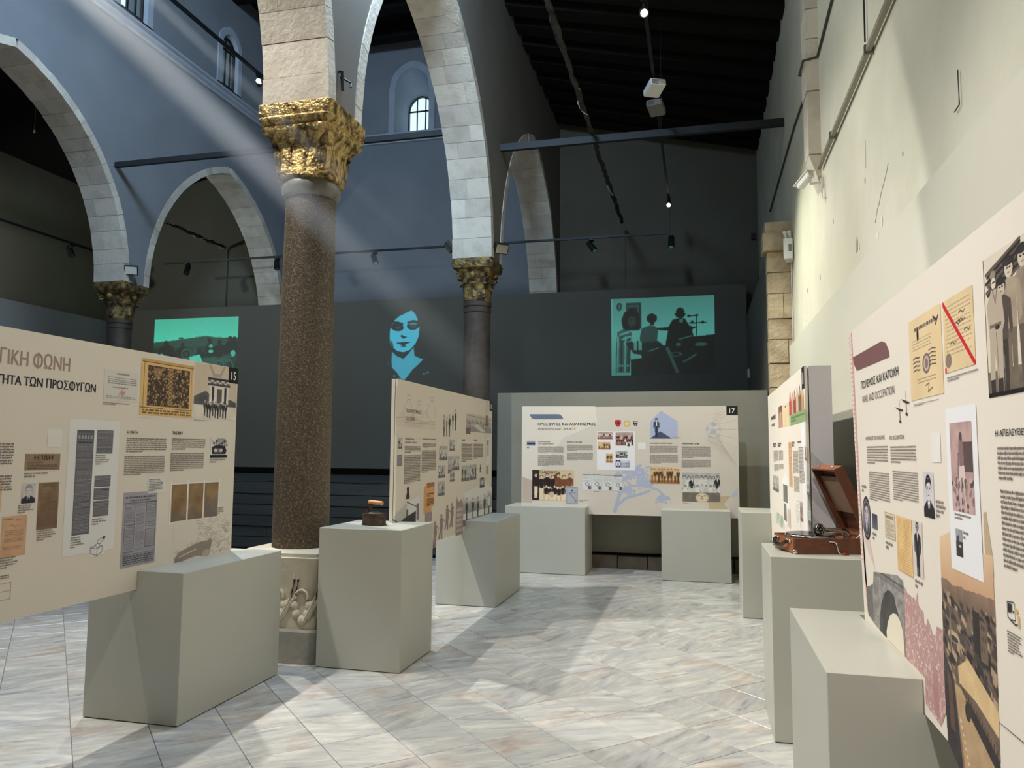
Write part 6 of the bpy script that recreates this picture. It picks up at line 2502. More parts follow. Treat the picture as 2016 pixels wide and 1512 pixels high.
for i, k in enumerate(('w1', 'w2', 'w3')):
    ph(Dn, 'D', k, lambda w, h: group_photo(w, h, 2, 1, 'red' if i == 0 else 'bw', 51 + i), None, 3)
ph(Dn, 'D', 'doc', doc((236, 232, 222), (150, 144, 138), 12, 1, 4), None, 2, 'printed_document')
ph(Dn, 'D', 'pic', lambda w, h: group_photo(w, h, 1, 1, 'red', 57), None, 3)
ph(Dn, 'D', 'pink', doc((216, 196, 186), (186, 150, 130), 10, 0, 5), None, 2, 'printed_document')

# ================================================================= near panel at right: war and occupation
E_o = [(-3.575, VB), (-.80, VB), (-.80, VT - .01), (-3.755, VT - .01)]
En, bd = mkpanel('E', E_o, 'X-', .670, 1, .050, M_beige16,
                 'large cream panel about war and occupation in the right foreground')
bd('back_board', .023, .050, [M_beige16, M_panel_edge])
E = En
PINK = (226, 172, 164)
# fringe of fine lines along the left edge
polys = []
for i in range(96):
    v = 2.085 - i * .0105
    ue = -3.755 + (2.105 - v) / 1.367 * .18 + .004
    x1 = -3.672 + (2.1 - v) * .10
    dv = .028 if i < 9 else .014
    polys.append([(ue, v + (dv if i % 2 else -dv * .3) * (1 if i < 40 else .6)), (x1, v), (x1, v + .0016), (ue, v + .0016 + (dv if i % 2 else -dv * .3) * (1 if i < 40 else .6))])
flat(E, 'printed_fringe', polys, (206, 140, 140), 2, 'fringe of fine pink lines', 'stuff')
flat(E, 'printed_field', [[(-3.69, 2.10), (-3.672, 2.10), (-3.60, 1.40), (-3.545, .95), (-3.50, .90), (-3.56, 1.05), (-3.63, 1.45), (-3.68, 1.85)]], PINK, 1, 'tapering pink band')
flat(E, 'printed_pill', [L['E_maroon']], (126, 88, 88), 3, 'maroon slanted bar')
text(E, 'ΠΟΛΕΜΟΣ ΚΑΙ ΚΑΤΟΧΗ', L['E_h1'], (40, 36, 44), 4, .018, 0, res=4)
text(E, 'WAR AND OCCUPATION', L['E_h2'], (86, 78, 80), 4, .0, 0, res=4)
for k in ('bird1', 'bird2'):
    p = L['E_' + k]
    cu_ = sum(a for a, b in p) / len(p)
    cv_ = sum(b for a, b in p) / len(p)
    flat(E, 'printed_drawing', [p, [(cu_ - .004, cv_), (cu_ + .001, cv_), (cu_ + .003, cv_ - .04), (cu_ - .002, cv_ - .04)],
                               [(cu_ - .014, cv_ - .036), (cu_ + .016, cv_ - .040), (cu_ + .012, cv_ - .048), (cu_ - .010, cv_ - .045)],
                               [(cu_ - .004, cv_ + .01), (cu_ - .001, cv_ + .01), (cu_ - .003, cv_ + .036), (cu_ - .005, cv_ + .036)]], (72, 48, 54), 3, 'small maroon aeroplane')


def passport(seed, red=False):
    def f(w, h):
        cv = Cv(w, h, (232, 206, 162))
        cv.noise(8, 4, seed)
        k = (116, 92, 76)
        r = np.random.default_rng(seed)
        if not red:
            cv.lines(.2, .12, .85, .17, 1, (96, 80, 74), .8, 1, .9, False)
            cv.ell(.30, .22, .035, .075, (34, 30, 40))
            cv.path([(.78, .10), (.88, .16), (.92, .12), (.85, .2)], .014, (60, 56, 70))
            cv.lines(.12, .27, .7, .42, 4, k, .3, 2, .6)
            for i in range(4):
                cv.path([(.12, .50 + i * .05), (.22, .485 + i * .05), (.3, .50 + i * .05), (.34, .495 + i * .05)], .008, (80, 66, 64))
            for i in range(5):
                cv.path([(.62, .46 + i * .045), (.72, .45 + i * .045), (.82, .465 + i * .045)], .007, (90, 74, 68))
            cv.ell(.54, .60, .12, .12, (92, 80, 96), .8)
            cv.ell(.54, .60, .085, .09, (206, 180, 152))
            cv.ell(.54, .60, .05, .06, (120, 104, 112), .8)
            cv.lines(.25, .76, .8, .84, 2, k, .3, 5, .7)
            cv.path([(.5, .86), (.6, .84), (.56, .94), (.7, .9)], .008, k)
        else:
            for i in range(13):
                cv.lines(.08, .10 + i * .055, .92, .125 + i * .055, 1, k, .5, i, .55)
            for i in range(6):
                x, y = r.uniform(.2, .7), r.uniform(.2, .7)
                cv.path([(x, y), (x + .08, y - .02), (x + .14, y + .02), (x + .2, y - .01)], .009, (86, 70, 66))
            cv.ell(.14, .84, .11, .10, (120, 108, 100), .8)
            cv.line(-.02, .0, 1.0, 1.0, .035, (206, 36, 52))
            cv.rect(.0, .93, .06, 1, (206, 36, 52))
        return cv
    return f


ph(E, 'E', 'pass1', passport(3), 'yellowed identity paper with round stamp', 2, 'printed_document')
ph(E, 'E', 'pass2', passport(6, True), 'yellowed identity paper crossed by a red band', 2, 'printed_document')


def soldiers(w, h):
    cv = Cv(w, h, (226, 214, 196))
    lt, md, dk = (206, 192, 172), (126, 110, 98), (44, 38, 38)
    for i in range(9):
        y = .02 + i * .022
        cv.line(.05 + .03 * (i % 3), y + .10, .75, y - .01, .012, dk if i % 2 else (96, 84, 74))
    cv.rect(0, .82, 1, 1, (120, 108, 98))
    cv.noise(22, 10, 3, True, (0, .80, 1, 1))
    for x, y, s_, c in ((.78, .06, .95, (150, 132, 116)), (.52, .09, .90, (170, 152, 132)), (.36, .20, .80, (88, 76, 70))):
        figure(cv, x, y, s_, c, lt, dk, legs=np.asarray(c) * .7, asp=w / h * .8, cap=True)
        cv.noise(12, 8, int(x * 90), True, (x - .15, y, x + .15, 1))
    x = .20
    cv.ell(x, .165, .075, .022, dk)
    cv.ell(x, .145, .06, .03, (150, 140, 126))
    cv.ell(x + .005, .205, .05, .04, (226, 210, 190))
    cv.line(x - .02, .20, x + .035, .20, .004, dk)
    cv.poly([(x - .05, .25), (x + .07, .25), (x + .16, .30), (x + .20, .50), (x + .15, .56), (x + .13, .98), (x + .03, .98), (x - .02, .70), (x - .05, .98), (x - .15, .97), (x - .12, .60), (x - .16, .35)], (190, 174, 154))
    cv.path([(x - .02, .25), (x + .03, .35), (x + .07, .25)], .006, md)
    cv.rect(x - .11, .49, x + .13, .515, md)
    cv.ell(x + .05, .52, .05, .018, (60, 52, 50))
    cv.path([(x + .02, .56), (x + .04, .95)], .005, md)
    cv.rect(x - .14, .88, x - .04, .98, (60, 52, 50))
    cv.rect(x + .02, .88, x + .12, .98, (60, 52, 50))
    cv.rect(0, 0, .012, .99, (30, 28, 30))
    cv.rect(0, .97, .75, 1, (22, 20, 22))
    cv.noise(8, 0, 5)
    return cv


ph(E, 'E', 'sold', soldiers, 'tall photo of soldiers in greatcoats and helmets')
flat(E, 'printed_sheet', [[(-2.27, 1.77), (-2.07, 1.77), (-2.06, 1.165), (-2.265, 1.165)]] if False else [rectp(L['E_sheet'])], (240, 238, 240), 4, 'tall white sheet with a mauve photo')


def mauve(w, h):
    cv = Cv(w, h, (190, 158, 154))
    cv.noise(18, 6, 4)
    cv.rect(.55, .22, 1, .55, (96, 76, 78))
    cv.poly([(.42, .16), (.56, .12), (.62, .40), (.56, .60), (.44, .58), (.38, .34)], (140, 112, 112))
    cv.ell(.5, .16, .06, .05, (90, 70, 72))
    cv.poly([(.36, .50), (.62, .48), (.66, .66), (.34, .66)], (222, 202, 196))
    cv.line(.36, .35, .30, .95, .012, (90, 70, 72))
    r = np.random.default_rng(8)
    for i in range(60):
        cv.ell(r.random(), .62 + .38 * r.random(), .05, .03, ((84, 64, 66), (206, 184, 178), (140, 112, 112))[i % 3], .8)
    cv.poly([(.4, .66), (.46, .66), (.44, .98), (.38, .98)], (206, 184, 178))
    cv.poly([(.54, .66), (.60, .66), (.66, .98), (.58, .98)], (206, 184, 178))
    cv.noise(10, 0, 4)
    return cv


ph(E, 'E', 'sph', mauve, 'mauve tinted photo of a figure among rubble', 6)
ph(E, 'E', 'sph2', lambda w, h: (lambda cv: (cv.rect(0, .45, 1, 1, (54, 52, 56)), cv.poly([(.1, .3), (.5, .2), (.55, .6), (.1, .6)], (70, 68, 72)), cv.ell(.6, .62, .2, .05, (206, 204, 206)), cv.noise(16, 6, 2), cv)[-1])(Cv(w, h, (160, 158, 164))), None, 6)
flat(E, 'blank_card', [rectp(L['E_blank'])], (238, 234, 228), 3)
text(E, 'Η ΠΕΡΙΟΔΟΣ ΤΗΣ ΚΑΤΟΧΗΣ', L['E_s1'], (44, 40, 44), 3, .02)
text(E, 'THE OCCUPATION', L['E_s2'], (44, 40, 44), 3, .02)
r = L['E_s3']
text(E, 'Η ΑΠΕΛΕΥΘΕΡΩΣΗ', (r[0], r[1], r[0] + (r[2] - r[0]) * 1.32, r[3]), (44, 40, 44), 3, .02)
for k, n, sd in (('t1', 7, 1), ('t2', 13, 2), ('t3', 6, 3), ('t4', 13, 4)):
    bars(E, L['E_' + k], n, (126, 112, 106), seed=110 + sd, th=.46)
for k, n, sd in (('t5', 7, 5), ('t6', 15, 6)):
    bars(E, L['E_' + k], n, (112, 100, 94), seed=110 + sd, th=.46)
ph(E, 'E', 'young', lambda w, h: portrait(w, h, (214, 208, 214), (30, 28, 34), (220, 212, 212), (34, 30, 36), (232, 228, 228), 5), 'portrait of a young man in a dark suit')
r = L['E_oval']
w, h = pxr(E, r)
cv = portrait(w, h, (128, 122, 136), (66, 62, 74), (196, 188, 196), (60, 56, 66), (206, 200, 206), 9)
m_ = ((cv.x - .5) / .5) ** 2 + ((cv.y - .5) / .5) ** 2
cv.put((m_ < 1) & (m_ > .70), (34, 30, 40))
cv.put((m_ < .72) & (m_ > .66), (196, 190, 200))
mm = m_[::2, ::2] < 1
raster(E, 'printed_photo', r, cv, 3, 'oval portrait in a black frame', lambda a: mm[:a.shape[0], :a.shape[1]])
ph(E, 'E', 'dk', lambda w, h: (lambda cv: (cv.vgrad((58, 60, 68), (112, 112, 122)), cv.noise(10, 4, 2), cv)[-1])(Cv(w, h, (70, 72, 80))), 'small dark blue grey photo')


def ann(w, h):
    cv = Cv(w, h, (222, 206, 178))
    cv.path([(.04, .02), (.96, .02), (.96, .98), (.04, .98), (.04, .02)], .012, (126, 112, 100))
    cv.lines(.14, .30, .88, .94, 11, (120, 106, 96), .45, 3, .8)
    return cv


ph(E, 'E', 'ann', ann, 'framed printed announcement', 2, 'printed_document')
r = L['E_ann']
text(E, 'ΑΝΑΚΟΙΝΩΣΙΣ', (r[0] + .12 * (r[2] - r[0]), r[3] - .22 * (r[3] - r[1]), r[2] - .12 * (r[2] - r[0]), r[3] - .10 * (r[3] - r[1])), (96, 84, 78), 4, .02)


def letter(w, h):
    cv = Cv(w, h, (236, 200, 142))
    cv.noise(16, 5, 6)
    cv.vgrad
    r = np.random.default_rng(2)
    for i in range(22):
        y = .06 + i * .042
        x = .08
        while x < .9:
            q = r.uniform(.03, .1)
            cv.path([(x, y + r.uniform(-.006, .006)), (x + q * .5, y - .012), (x + q, y + .006)], .005, (172, 118, 66), .8)
            x += q + .03
    cv.rect(0, 0, .03, 1, (206, 150, 90), .6)
    cv.rect(0, .97, 1, 1, (206, 150, 90), .6)
    return cv


ph(E, 'E', 'letter', letter, 'handwritten orange letter', 2, 'printed_document')
ph(E, 'E', 'suit', lambda w, h: (lambda cv: (figure(cv, .5, .03, 1.15, (38, 34, 40), (150, 140, 140), (40, 36, 42), asp=w / h * .8, shirt=(214, 206, 204)), cv.vgrad, cv.noise(5, 0, 2), cv)[-1])(Cv(w, h, (222, 210, 200))), 'standing portrait of a man in a black suit')
flat(E, 'printed_field', [L['E_beam']], (222, 200, 190), 1, 'pale pink wedge under the oval portrait')


def ras_poly(P, name, poly, fn, layer, label):
    us = [a for a, b in poly]
    vs = [b for a, b in poly]
    r = (min(us), min(vs), max(us), max(vs))
    w, h = pxr(P, r)
    cv = fn(w, h)
    q = [((a - r[0]) / (r[2] - r[0]), (r[3] - b) / (r[3] - r[1])) for a, b in poly]
    s_ = Cv(w, h, (0, 0, 0))
    s_.poly(q, (255, 255, 255))
    mk = s_.out()[..., 0] > 127
    return raster(P, name, r, cv, layer, label, lambda a: mk)


def stone(w, h):
    cv = Cv(w, h, (150, 146, 142))
    cv.noise(34, 0, 1)
    cv.noise(26, 22, 2)
    cv.rect(0, 0, .2, 1, (96, 92, 92), .6)
    cv.rect(.2, .10, 1, .13, (70, 68, 68), .7)
    cv.rect(.2, .14, 1, .20, (118, 114, 112), .6)
    return cv


ras_poly(E, 'printed_photo', L['E_stonearch'], stone, 2, 'black and white picture of a stone arch')
ras_poly(E, 'printed_photo', L['E_inner'], lambda w, h: (lambda cv: (cv.noise(10, 8, 2), cv)[-1])(Cv(w, h, (74, 72, 72))), 3, None)
flat(E, 'printed_field', [L['E_hole']], (236, 226, 206), 4)


def burn(w, h):
    cv = Cv(w, h, (192, 150, 148))
    r = np.random.default_rng(4)
    for i in range(520):
        x, y = r.random(), r.random()
        L2 = r.uniform(.01, .05)
        cv.line(x, y, x + r.uniform(-.02, .02), y + L2, .0035, (236, 220, 208) if r.random() < .8 else (166, 118, 120), .9)
    for i in range(90):
        x, y = r.random(), .25 + .75 * r.random()
        cv.ell(x, y, .016, .010, (232, 214, 204), .9)
    cv.rect(.72, .55, .84, .95, (180, 134, 134), .8)
    return cv


ras_poly(E, 'printed_drawing', L['E_burn'], burn, 2, 'pink drawing of a burning city')
flat(E, 'printed_field', [L['E_wedge1']], (196, 168, 138), 1)
flat(E, 'printed_field', [L['E_wedge2']], (196, 172, 142), 1)
ras_poly(E, 'printed_photo', L['E_sky'], lambda w, h: (lambda cv: (cv.vgrad((232, 204, 168), (206, 162, 128)), cv.noise(9, 5, 3), cv)[-1])(Cv(w, h, (224, 190, 154))), 2, None)


def city(w, h):
    cv = Cv(w, h, (92, 80, 72))
    cv.vgrad((150, 122, 102), (84, 72, 68), 0, .25)
    cv.vgrad((84, 74, 70), (150, 122, 96), .25, 1)
    r = np.random.default_rng(14)
    for i in range(260):
        x, y = r.random(), .07 + .42 * r.random()
        s_ = .02 + .05 * r.random()
        c = ((44, 40, 44), (122, 104, 90), (190, 162, 130), (70, 62, 60))[r.integers(4)]
        cv.poly([(x, y), (x + s_ * 1.5, y + s_ * .35), (x + s_ * 1.5, y + s_), (x, y + s_ * .6)], c, .9)
    cv.rect(.62, .10, .74, .30, (50, 46, 48))
    cv.rect(.74, .13, .86, .32, (116, 98, 84))
    for i in range(8):
        cv.rect(.76 + .03 * (i % 3), .15 + .025 * (i // 3 * 2), .775 + .03 * (i % 3), .17 + .025 * (i // 3 * 2), (60, 52, 50))
    cv.ell(.24, .27, .10, .06, (110, 96, 86))
    cv.ell(.24, .30, .12, .03, (196, 172, 142))
    cv.ell(.24, .31, .09, .015, (60, 54, 54))
    cv.rect(.17, .16, .195, .36, (136, 118, 104))
    cv.poly([(.30, .44), (.5, .36), (1.0, .50), (1.0, .62), (.62, .54), (.32, .52)], (222, 190, 142))
    for i in range(14):
        cv.rect(.34 + .045 * i, .515 + .012 * i, .36 + .045 * i, .56 + .012 * i, (74, 62, 54))
    cv.poly([(.22, .54), (.34, .54), (.95, .76), (1.0, 1.0), (.40, 1.0), (.30, .78)], (190, 158, 122))
    cv.poly([(.42, .58), (.52, .58), (1.0, .72), (1.0, .80), (.50, .64)], (56, 48, 48))
    cv.ell(.46, .63, .05, .045, (60, 50, 48))
    cv.poly([(.0, .40), (.20, .52), (.28, .80), (.34, 1.0), (.0, 1.0)], (64, 58, 62))
    cv.poly([(.08, .5), (.16, .54), (.2, .8), (.1, .8)], (120, 92, 74), .7)
    for i in range(10):
        cv.rect(.30 + .02 * i, .70 + .03 * i, .33 + .02 * i, .715 + .03 * i, (230, 208, 176))
    cv.noise(12, 0, 6)
    cv.noise(10, 16, 7)
    return cv


ras_poly(E, 'printed_photo', L['E_city'], city, 2, 'sepia view over the roofs and quay of a city')


def emb(w, h):
    cv = Cv(w, h, (239, 229, 215))
    k = (40, 38, 46)
    cv.path([(.05, .1), (.55, .02), (.62, .1), (.62, .7), (.3, .75), (.05, .7), (.05, .1)], .02, k)
    cv.poly([(.1, .15), (.4, .12), (.4, .45), (.1, .5)], k)
    cv.ell(.5, .4, .12, .1, (230, 226, 216))
    cv.ell(.5, .4, .05, .04, k)
    cv.ell(.75, .3, .14, .1, (210, 180, 120))
    cv.path([(.2, .75), (.6, .86), (.9, .8)], .03, k)
    cv.rect(.8, .45, .95, .9, (214, 180, 112))
    return cv


r = L['E_emb']
w, h = pxr(E, r)
raster(E, 'printed_emblem', r, emb(w, h), 2, 'small black and ochre emblem drawing', nobg((239, 229, 215)))
bars(E, L['E_t7'], 8, (120, 108, 102), seed=130, just=False)
flat(E, 'printed_field', [[(-1.95, VB), (-1.72, 1.05), (-1.40, 1.2), (-1.40, VB)]], (208, 168, 164), 1, 'dusty pink corner wedge')
flat(E, 'printed_line', [L['E_dline']], (110, 96, 92), 3)
for i in range(1, 10):
    r = L['E_cap%d' % i]
    bars(E, r, max(2, int((r[3] - r[1]) / .012)), (136, 122, 116), 5 if i in (3, 4) else 3, 140 + i, 'printed_caption', .5, False)


# ------------------------------------------------------------------ pictures thrown on the dark wall by the projectors
def projection(name, rect, cv, strength, label):
    M_ = col_mat('projected_light_' + name, 0.8, 0.1, strength, rgb(103, 99, 88))
    f = lambda u, v, d: (u, 14.798 - d, v)

    def fnp(u, v, d):
        return np.stack([u, np.full_like(u, 14.798 - d), v], -1)
    P = {'map': f, 'map_np': fnp, 'root': None}
    o = raster(P, 'projected_picture', rect, cv, 1, None, lambda a: a.max(-1) > 5, M_)
    me = o.data
    c = Vector(((rect[0] + rect[2]) / 2, 14.796, rect[1]))
    me.transform(Matrix.Translation(-c))
    o.location = c
    return tag(o, label, 'projection', 'projected pictures on the dark end wall')


def carts(w, h):
    T = np.array((72, 208, 176.))
    cv = Cv(w, h, T * .18)
    cv.rect(0, 0, 1, .5, T)
    cv.vgrad(T * .92, T * 1.05, 0, .4)
    cv.poly([(0, .36), (.30, .33), (.42, .31), (.62, .28), (.75, .31), (1, .32), (1, 1), (0, 1)], T * .34)
    cv.rect(.30, .295, .36, .325, T * .35)
    cv.poly([(0, .45), (.5, .43), (1, .46), (1, 1), (0, 1)], T * .26)
    cv.noise(18, 12, 3, True, (0, .4, 1, 1))
    d = T * .08
    for x, y, rx, ry in ((.16, .58, .11, .18), (.06, .66, .07, .10), (.36, .54, .10, .10), (.56, .60, .07, .07), (.68, .50, .05, .12), (.80, .52, .10, .10), (.92, .50, .08, .14), (.97, .45, .05, .08)):
        cv.ell(x, y, rx, ry, d)
        cv.ell(x - .01, y - ry - .03, .025, .035, d)
    cv.ell(.02, .56, .05, .035, T * .9)
    cv.ell(.10, .56, .02, .03, T * .8)
    cv.poly([(.43, .60), (.56, .56), (.60, .68), (.55, .76), (.46, .72)], T * 1.02)
    cv.rect(.44, .74, .49, .86, T * .95)
    cv.ell(.69, .44, .025, .03, T * .85)
    cv.ell(.69, .52, .03, .025, T * .95)
    cv.ell(.95, .56, .03, .05, T * .9)
    for x in (.40, .80, .90):
        cv.ell(x, .78 if x > .5 else .55, .06, .13 if x > .5 else .08, T * .55)
        cv.ell(x, .78 if x > .5 else .55, .05, .11 if x > .5 else .065, d)
        for a in range(6):
            cv.line(x, .78 if x > .5 else .55, x + .05 * math.cos(a), (.78 if x > .5 else .55) + .10 * math.sin(a), .004, T * .45)
    for i in range(4):
        cv.line(.74 + .03 * i, .86, .84 + .03 * i, .58, .008, T * .5)
    cv.poly([(.60, .62), (.76, .60), (.74, .86), (.62, .86)], T * .4)
    cv.rect(0, .86, 1, 1, T * .55)
    for i in range(12):
        cv.ell(.05 + .08 * i, .92 + .02 * (i % 3), .035, .06, d if i % 2 else T * .7)
    cv.noise(10, 0, 3)
    return cv


projection('carts', (-12.16, 3.02, -9.98, 4.50), carts(110, 76), 0.72, 'green projected picture of carts and horses on a plain')


def woman(w, h):
    T = np.array((62, 178, 206.))
    cv = Cv(w, h, (0, 0, 0))
    n = lambda pts: [((x - 380) / 640, (y - 480) / 940) for x, y in pts]
    cv.poly(n([(495, 1020), (560, 1085), (640, 1120), (700, 1060), (770, 970), (780, 1080), (820, 1105), (892, 1132), (840, 1190), (760, 1265), (700, 1345), (655, 1400), (610, 1370), (570, 1310), (500, 1235), (490, 1130)]), T * .88)
    cv.poly(n([(420, 1150), (490, 1140), (500, 1235), (430, 1200)]), T * .25)
    cv.poly(n([(735, 493), (690, 505), (640, 535), (580, 560), (530, 600), (495, 645), (470, 700), (458, 780), (460, 890), (490, 960), (560, 1018), (640, 1035), (720, 1008), (790, 930), (828, 840), (838, 720), (825, 650), (805, 590), (775, 530)]), T)
    cv.poly(n([(495, 960), (560, 1018), (640, 1035), (700, 1020), (640, 1115), (560, 1085), (500, 1030)]), T * .18)
    k = T * .16
    cv.ell(*n([(555, 705)])[0], 82 / 640, 52 / 940, k, 1, .1)
    cv.ell(*n([(758, 690)])[0], 80 / 640, 58 / 940, k, 1, -.05)
    cv.ell(*n([(752, 668)])[0], 55 / 640, 16 / 940, T * .7)
    cv.ell(*n([(755, 705)])[0], 40 / 640, 14 / 940, T * .5)
    cv.ell(*n([(756, 700)])[0], 14 / 640, 14 / 940, k)
    cv.ell(*n([(565, 715)])[0], 30 / 640, 12 / 940, T * .45)
    cv.path(n([(500, 640), (560, 645), (620, 665)]), .014, k)
    cv.path(n([(690, 650), (750, 630), (815, 640)]), .012, k)
    cv.poly(n([(612, 800), (600, 830), (640, 862), (685, 835), (640, 826)]), k)
    cv.poly(n([(540, 908), (600, 905), (640, 900), (735, 905), (680, 925), (650, 945), (600, 935)]), k)
    cv.ell(*n([(640, 955)])[0], 34 / 640, 12 / 940, T * .35)
    cv.poly(n([(460, 860), (490, 960), (520, 990), (500, 900)]), T * .45)
    for x, y in ((530, 1340), (600, 1370), (905, 1320), (950, 1300)):
        cv.ell(*n([(x, y)])[0], .028, .014, T * .7)
        cv.ell(*n([(x, y)])[0], .012, .006, k)
    cv.noise(7, 0, 2)
    cv.a[cv.a.mean(-1) < 14] = 0
    return cv


projection('portrait', (-6.49, 2.97, -5.36, 4.50), woman(84, 116), 0.80, 'blue projected portrait of a dark haired woman')


def weavers(w, h):
    T = np.array((92, 184, 172.))
    cv = Cv(w, h, T)
    cv.vgrad(T * .80, T * 1.0, 0, .5)
    d = T * .05
    cv.ell(.08, .105, .026, .052, d)
    cv.ell(.08, .105, .016, .036, T * .6)
    cv.rect(.15, .06, .295, .40, T * .22)
    cv.rect(.16, .085, .275, .40, T * .42)
    cv.rect(.17, .12, .26, .40, T * .14)
    cv.poly([(.30, .95), (.30, .68), (.55, .62), (.62, .40), (.78, .38), (.80, .52), (1, .50), (1, 1), (0.2, 1)], d)
    cv.poly([(.53, .62), (.56, .42), (.75, .40), (.78, .54), (.98, .50), (1, .55), (1, 1), (.5, 1)], d)
    # right woman
    cv.ell(.675, .20, .04, .055, d)
    cv.poly([(.62, .22), (.73, .22), (.71, .27), (.64, .27)], d)
    cv.poly([(.60, .30), (.68, .27), (.72, .29), (.77, .40), (.82, .39), (.82, .41), (.75, .45), (.76, .60), (.55, .62), (.57, .44), (.44, .42), (.44, .40), (.56, .39)], d)
    cv.poly([(.67, .29), (.70, .29), (.70, .34), (.66, .33)], T * .6)
    # middle woman
    cv.ell(.40, .27, .05, .062, d)
    cv.rect(.35, .24, .45, .30, d)
    cv.rect(.385, .30, .42, .36, d)
    cv.poly([(.30, .40), (.38, .36), (.43, .37), (.46, .42), (.45, .56), (.50, .60), (.30, .66), (.28, .52)], T * .38)
    cv.poly([(.28, .58), (.46, .58), (.55, .66), (.50, .75), (.30, .78)], d)
    # left woman
    cv.poly([(.10, .28), (.13, .18), (.20, .14), (.28, .20), (.28, .42), (.12, .42)], d)
    cv.ell(.205, .30, .042, .07, T * .30)
    cv.rect(.17, .275, .24, .285, d)
    cv.poly([(.06, .44), (.12, .40), (.20, .44), (.18, .96), (.04, .96), (.05, .60)], T * .5)
    for i in range(4):
        cv.line(.068 + i * .036, .50, .060 + i * .036, .95, .010, T * .95 if i % 2 == 0 else T * .2)
    for i in range(3):
        cv.line(.09 + .02 * i, .47 + .06 * i, .17 + .015 * i, .44 + .06 * i, .013, T * .95)
    cv.poly([(.14, .58), (.20, .56), (.28, .66), (.44, .56), (.47, .60), (.30, .74), (.22, .72)], T * .15)
    cv.line(.37, .695, .46, .655, .006, T * .8)
    cv.rect(.22, .57, .30, .68, T * .9)
    cv.line(.26, .56, .26, .70, .008, d)
    cv.poly([(.19, .80), (.6, .72), (.6, 1), (.19, 1)], d)
    cv.rect(.04, .865, .18, .885, T * .9)
    cv.poly([(.53, .66), (.56, .64), (.66, .98), (.63, .98)], T * .5)
    cv.ell(.63, .74, .06, .03, T * .45)
    cv.ell(.63, .74, .035, .016, d)
    cv.line(.70, .84, .82, .75, .012, T * .5)
    cv.ell(.87, .62, .06, .025, T * .5)
    cv.rect(.63, .60, .68, .635, T * .55)
    cv.line(.66, .55, .78, .51, .008, T * .6)
    cv.line(.83, .50, .83, .27, .005, d)
    cv.line(.75, .26, .84, .25, .006, d)
    cv.line(.76, .35, .92, .34, .005, d)
    for x, y in ((.755, .255), (.835, .25), (.79, .33), (.89, .34)):
        cv.ell(x, y, .012, .018, d)
    cv.rect(.0, .0, .012, 1, T * 1.05)
    cv.vgrad
    cv.noise(6, 0, 5)
    cv.a *= np.clip(1.15 - .35 * cv.y, .5, 1)[..., None]
    return cv


projection('weavers', (-1.675, 3.03, .285, 4.545), weavers(120, 92), 0.55, 'teal projected picture of three women at work benches')


# ------------------------------------------------------------------ fittings
def thing_tube(name, pts, r, m, label, cat, n=8, smooth=True, kind=None):
    bm = bmesh.new()
    tube(bm, pts, r, n)
    o = fin(name, bm, m, None, smooth)
    p = Vector(pts[0])
    o.data.transform(Matrix.Translation(-p))
    o.location = p
    return tag(o, label, cat, None, kind)


def rail(name, a, b, w, label, cat='rail', rods=()):
    a, b = Vector(a), Vector(b)
    root = empty(name, a, label, cat)
    d = b - a
    bm = bmesh.new()
    if abs(d.x) > abs(d.y):
        bx(bm, min(a.x, b.x), max(a.x, b.x), a.y - w / 2, a.y + w / 2, a.z - w / 2, a.z + w / 2)
    else:
        bx(bm, a.x - w / 2, a.x + w / 2, min(a.y, b.y), max(a.y, b.y), a.z - w / 2, a.z + w / 2)
    fin('track', bm, M_black, root)
    for x, y, z0, z1 in rods:
        bm = bmesh.new()
        tube(bm, [(x, y, z0), (x, y, z1)], .004, 5)
        fin('hanging_rod', bm, M_black, root)
    return root


AZ = 6.13
rail('track_rail', (-.5, .5, AZ), (-.5, 13.85, AZ), .035, 'black light track running along the aisle under the roof', 'rail', [(-.5, y, AZ, 7.9) for y in (2, 5, 8, 11)])
er = rail('track_rail', (-11.2, 13.8, 5.52), (-.47, 13.8, 5.52), .038, 'long black light track crossing in front of the end wall', 'rail', [(-.49, 13.82, 5.5, AZ)])
rail('track_rail', (-12.5, 5.0, 5.74), (-12.5, 13.4, 5.74), .04, 'dim black light track high in the far left aisle', 'rail')
rail('track_rail', (-7.8, 7.0, 8.43), (-7.8, 12.2, 8.43), .05, 'thick black track under the clerestory windows', 'rail')


def track_lamp(loc, aim, label, lit=None, s=1.0, group='track lamps'):
    x, y, z = loc
    root = empty('track_lamp', loc, label, 'lamp', group)
    box('adapter', x - .03 * s, x + .03 * s, y - .05 * s, y + .05 * s, z - .035 * s, z - .005, M_black, root, bevel=.004)
    d = Vector(aim).normalized()
    c = Vector((x, y, z - .13 * s))
    bm = bmesh.new()
    tube(bm, [(x, y, z - .035 * s), (x, y, z - .09 * s)], .012 * s, 8)
    fin('stem', bm, M_black, root, smooth=True)
    bm = bmesh.new()
    tube(bm, [c - d * .10 * s, c - d * .09 * s, c + d * .07 * s, c + d * .08 * s], [.040 * s, .046 * s, .050 * s, .050 * s], 18)
    hd_ = fin('head', bm, M_black, root, smooth=True)
    bm = bmesh.new()
    tube(bm, [c + d * .081 * s, c + d * .084 * s], .036 * s, 16)
    fin('lens', bm, lit or M_chrome, hd_)
    return root


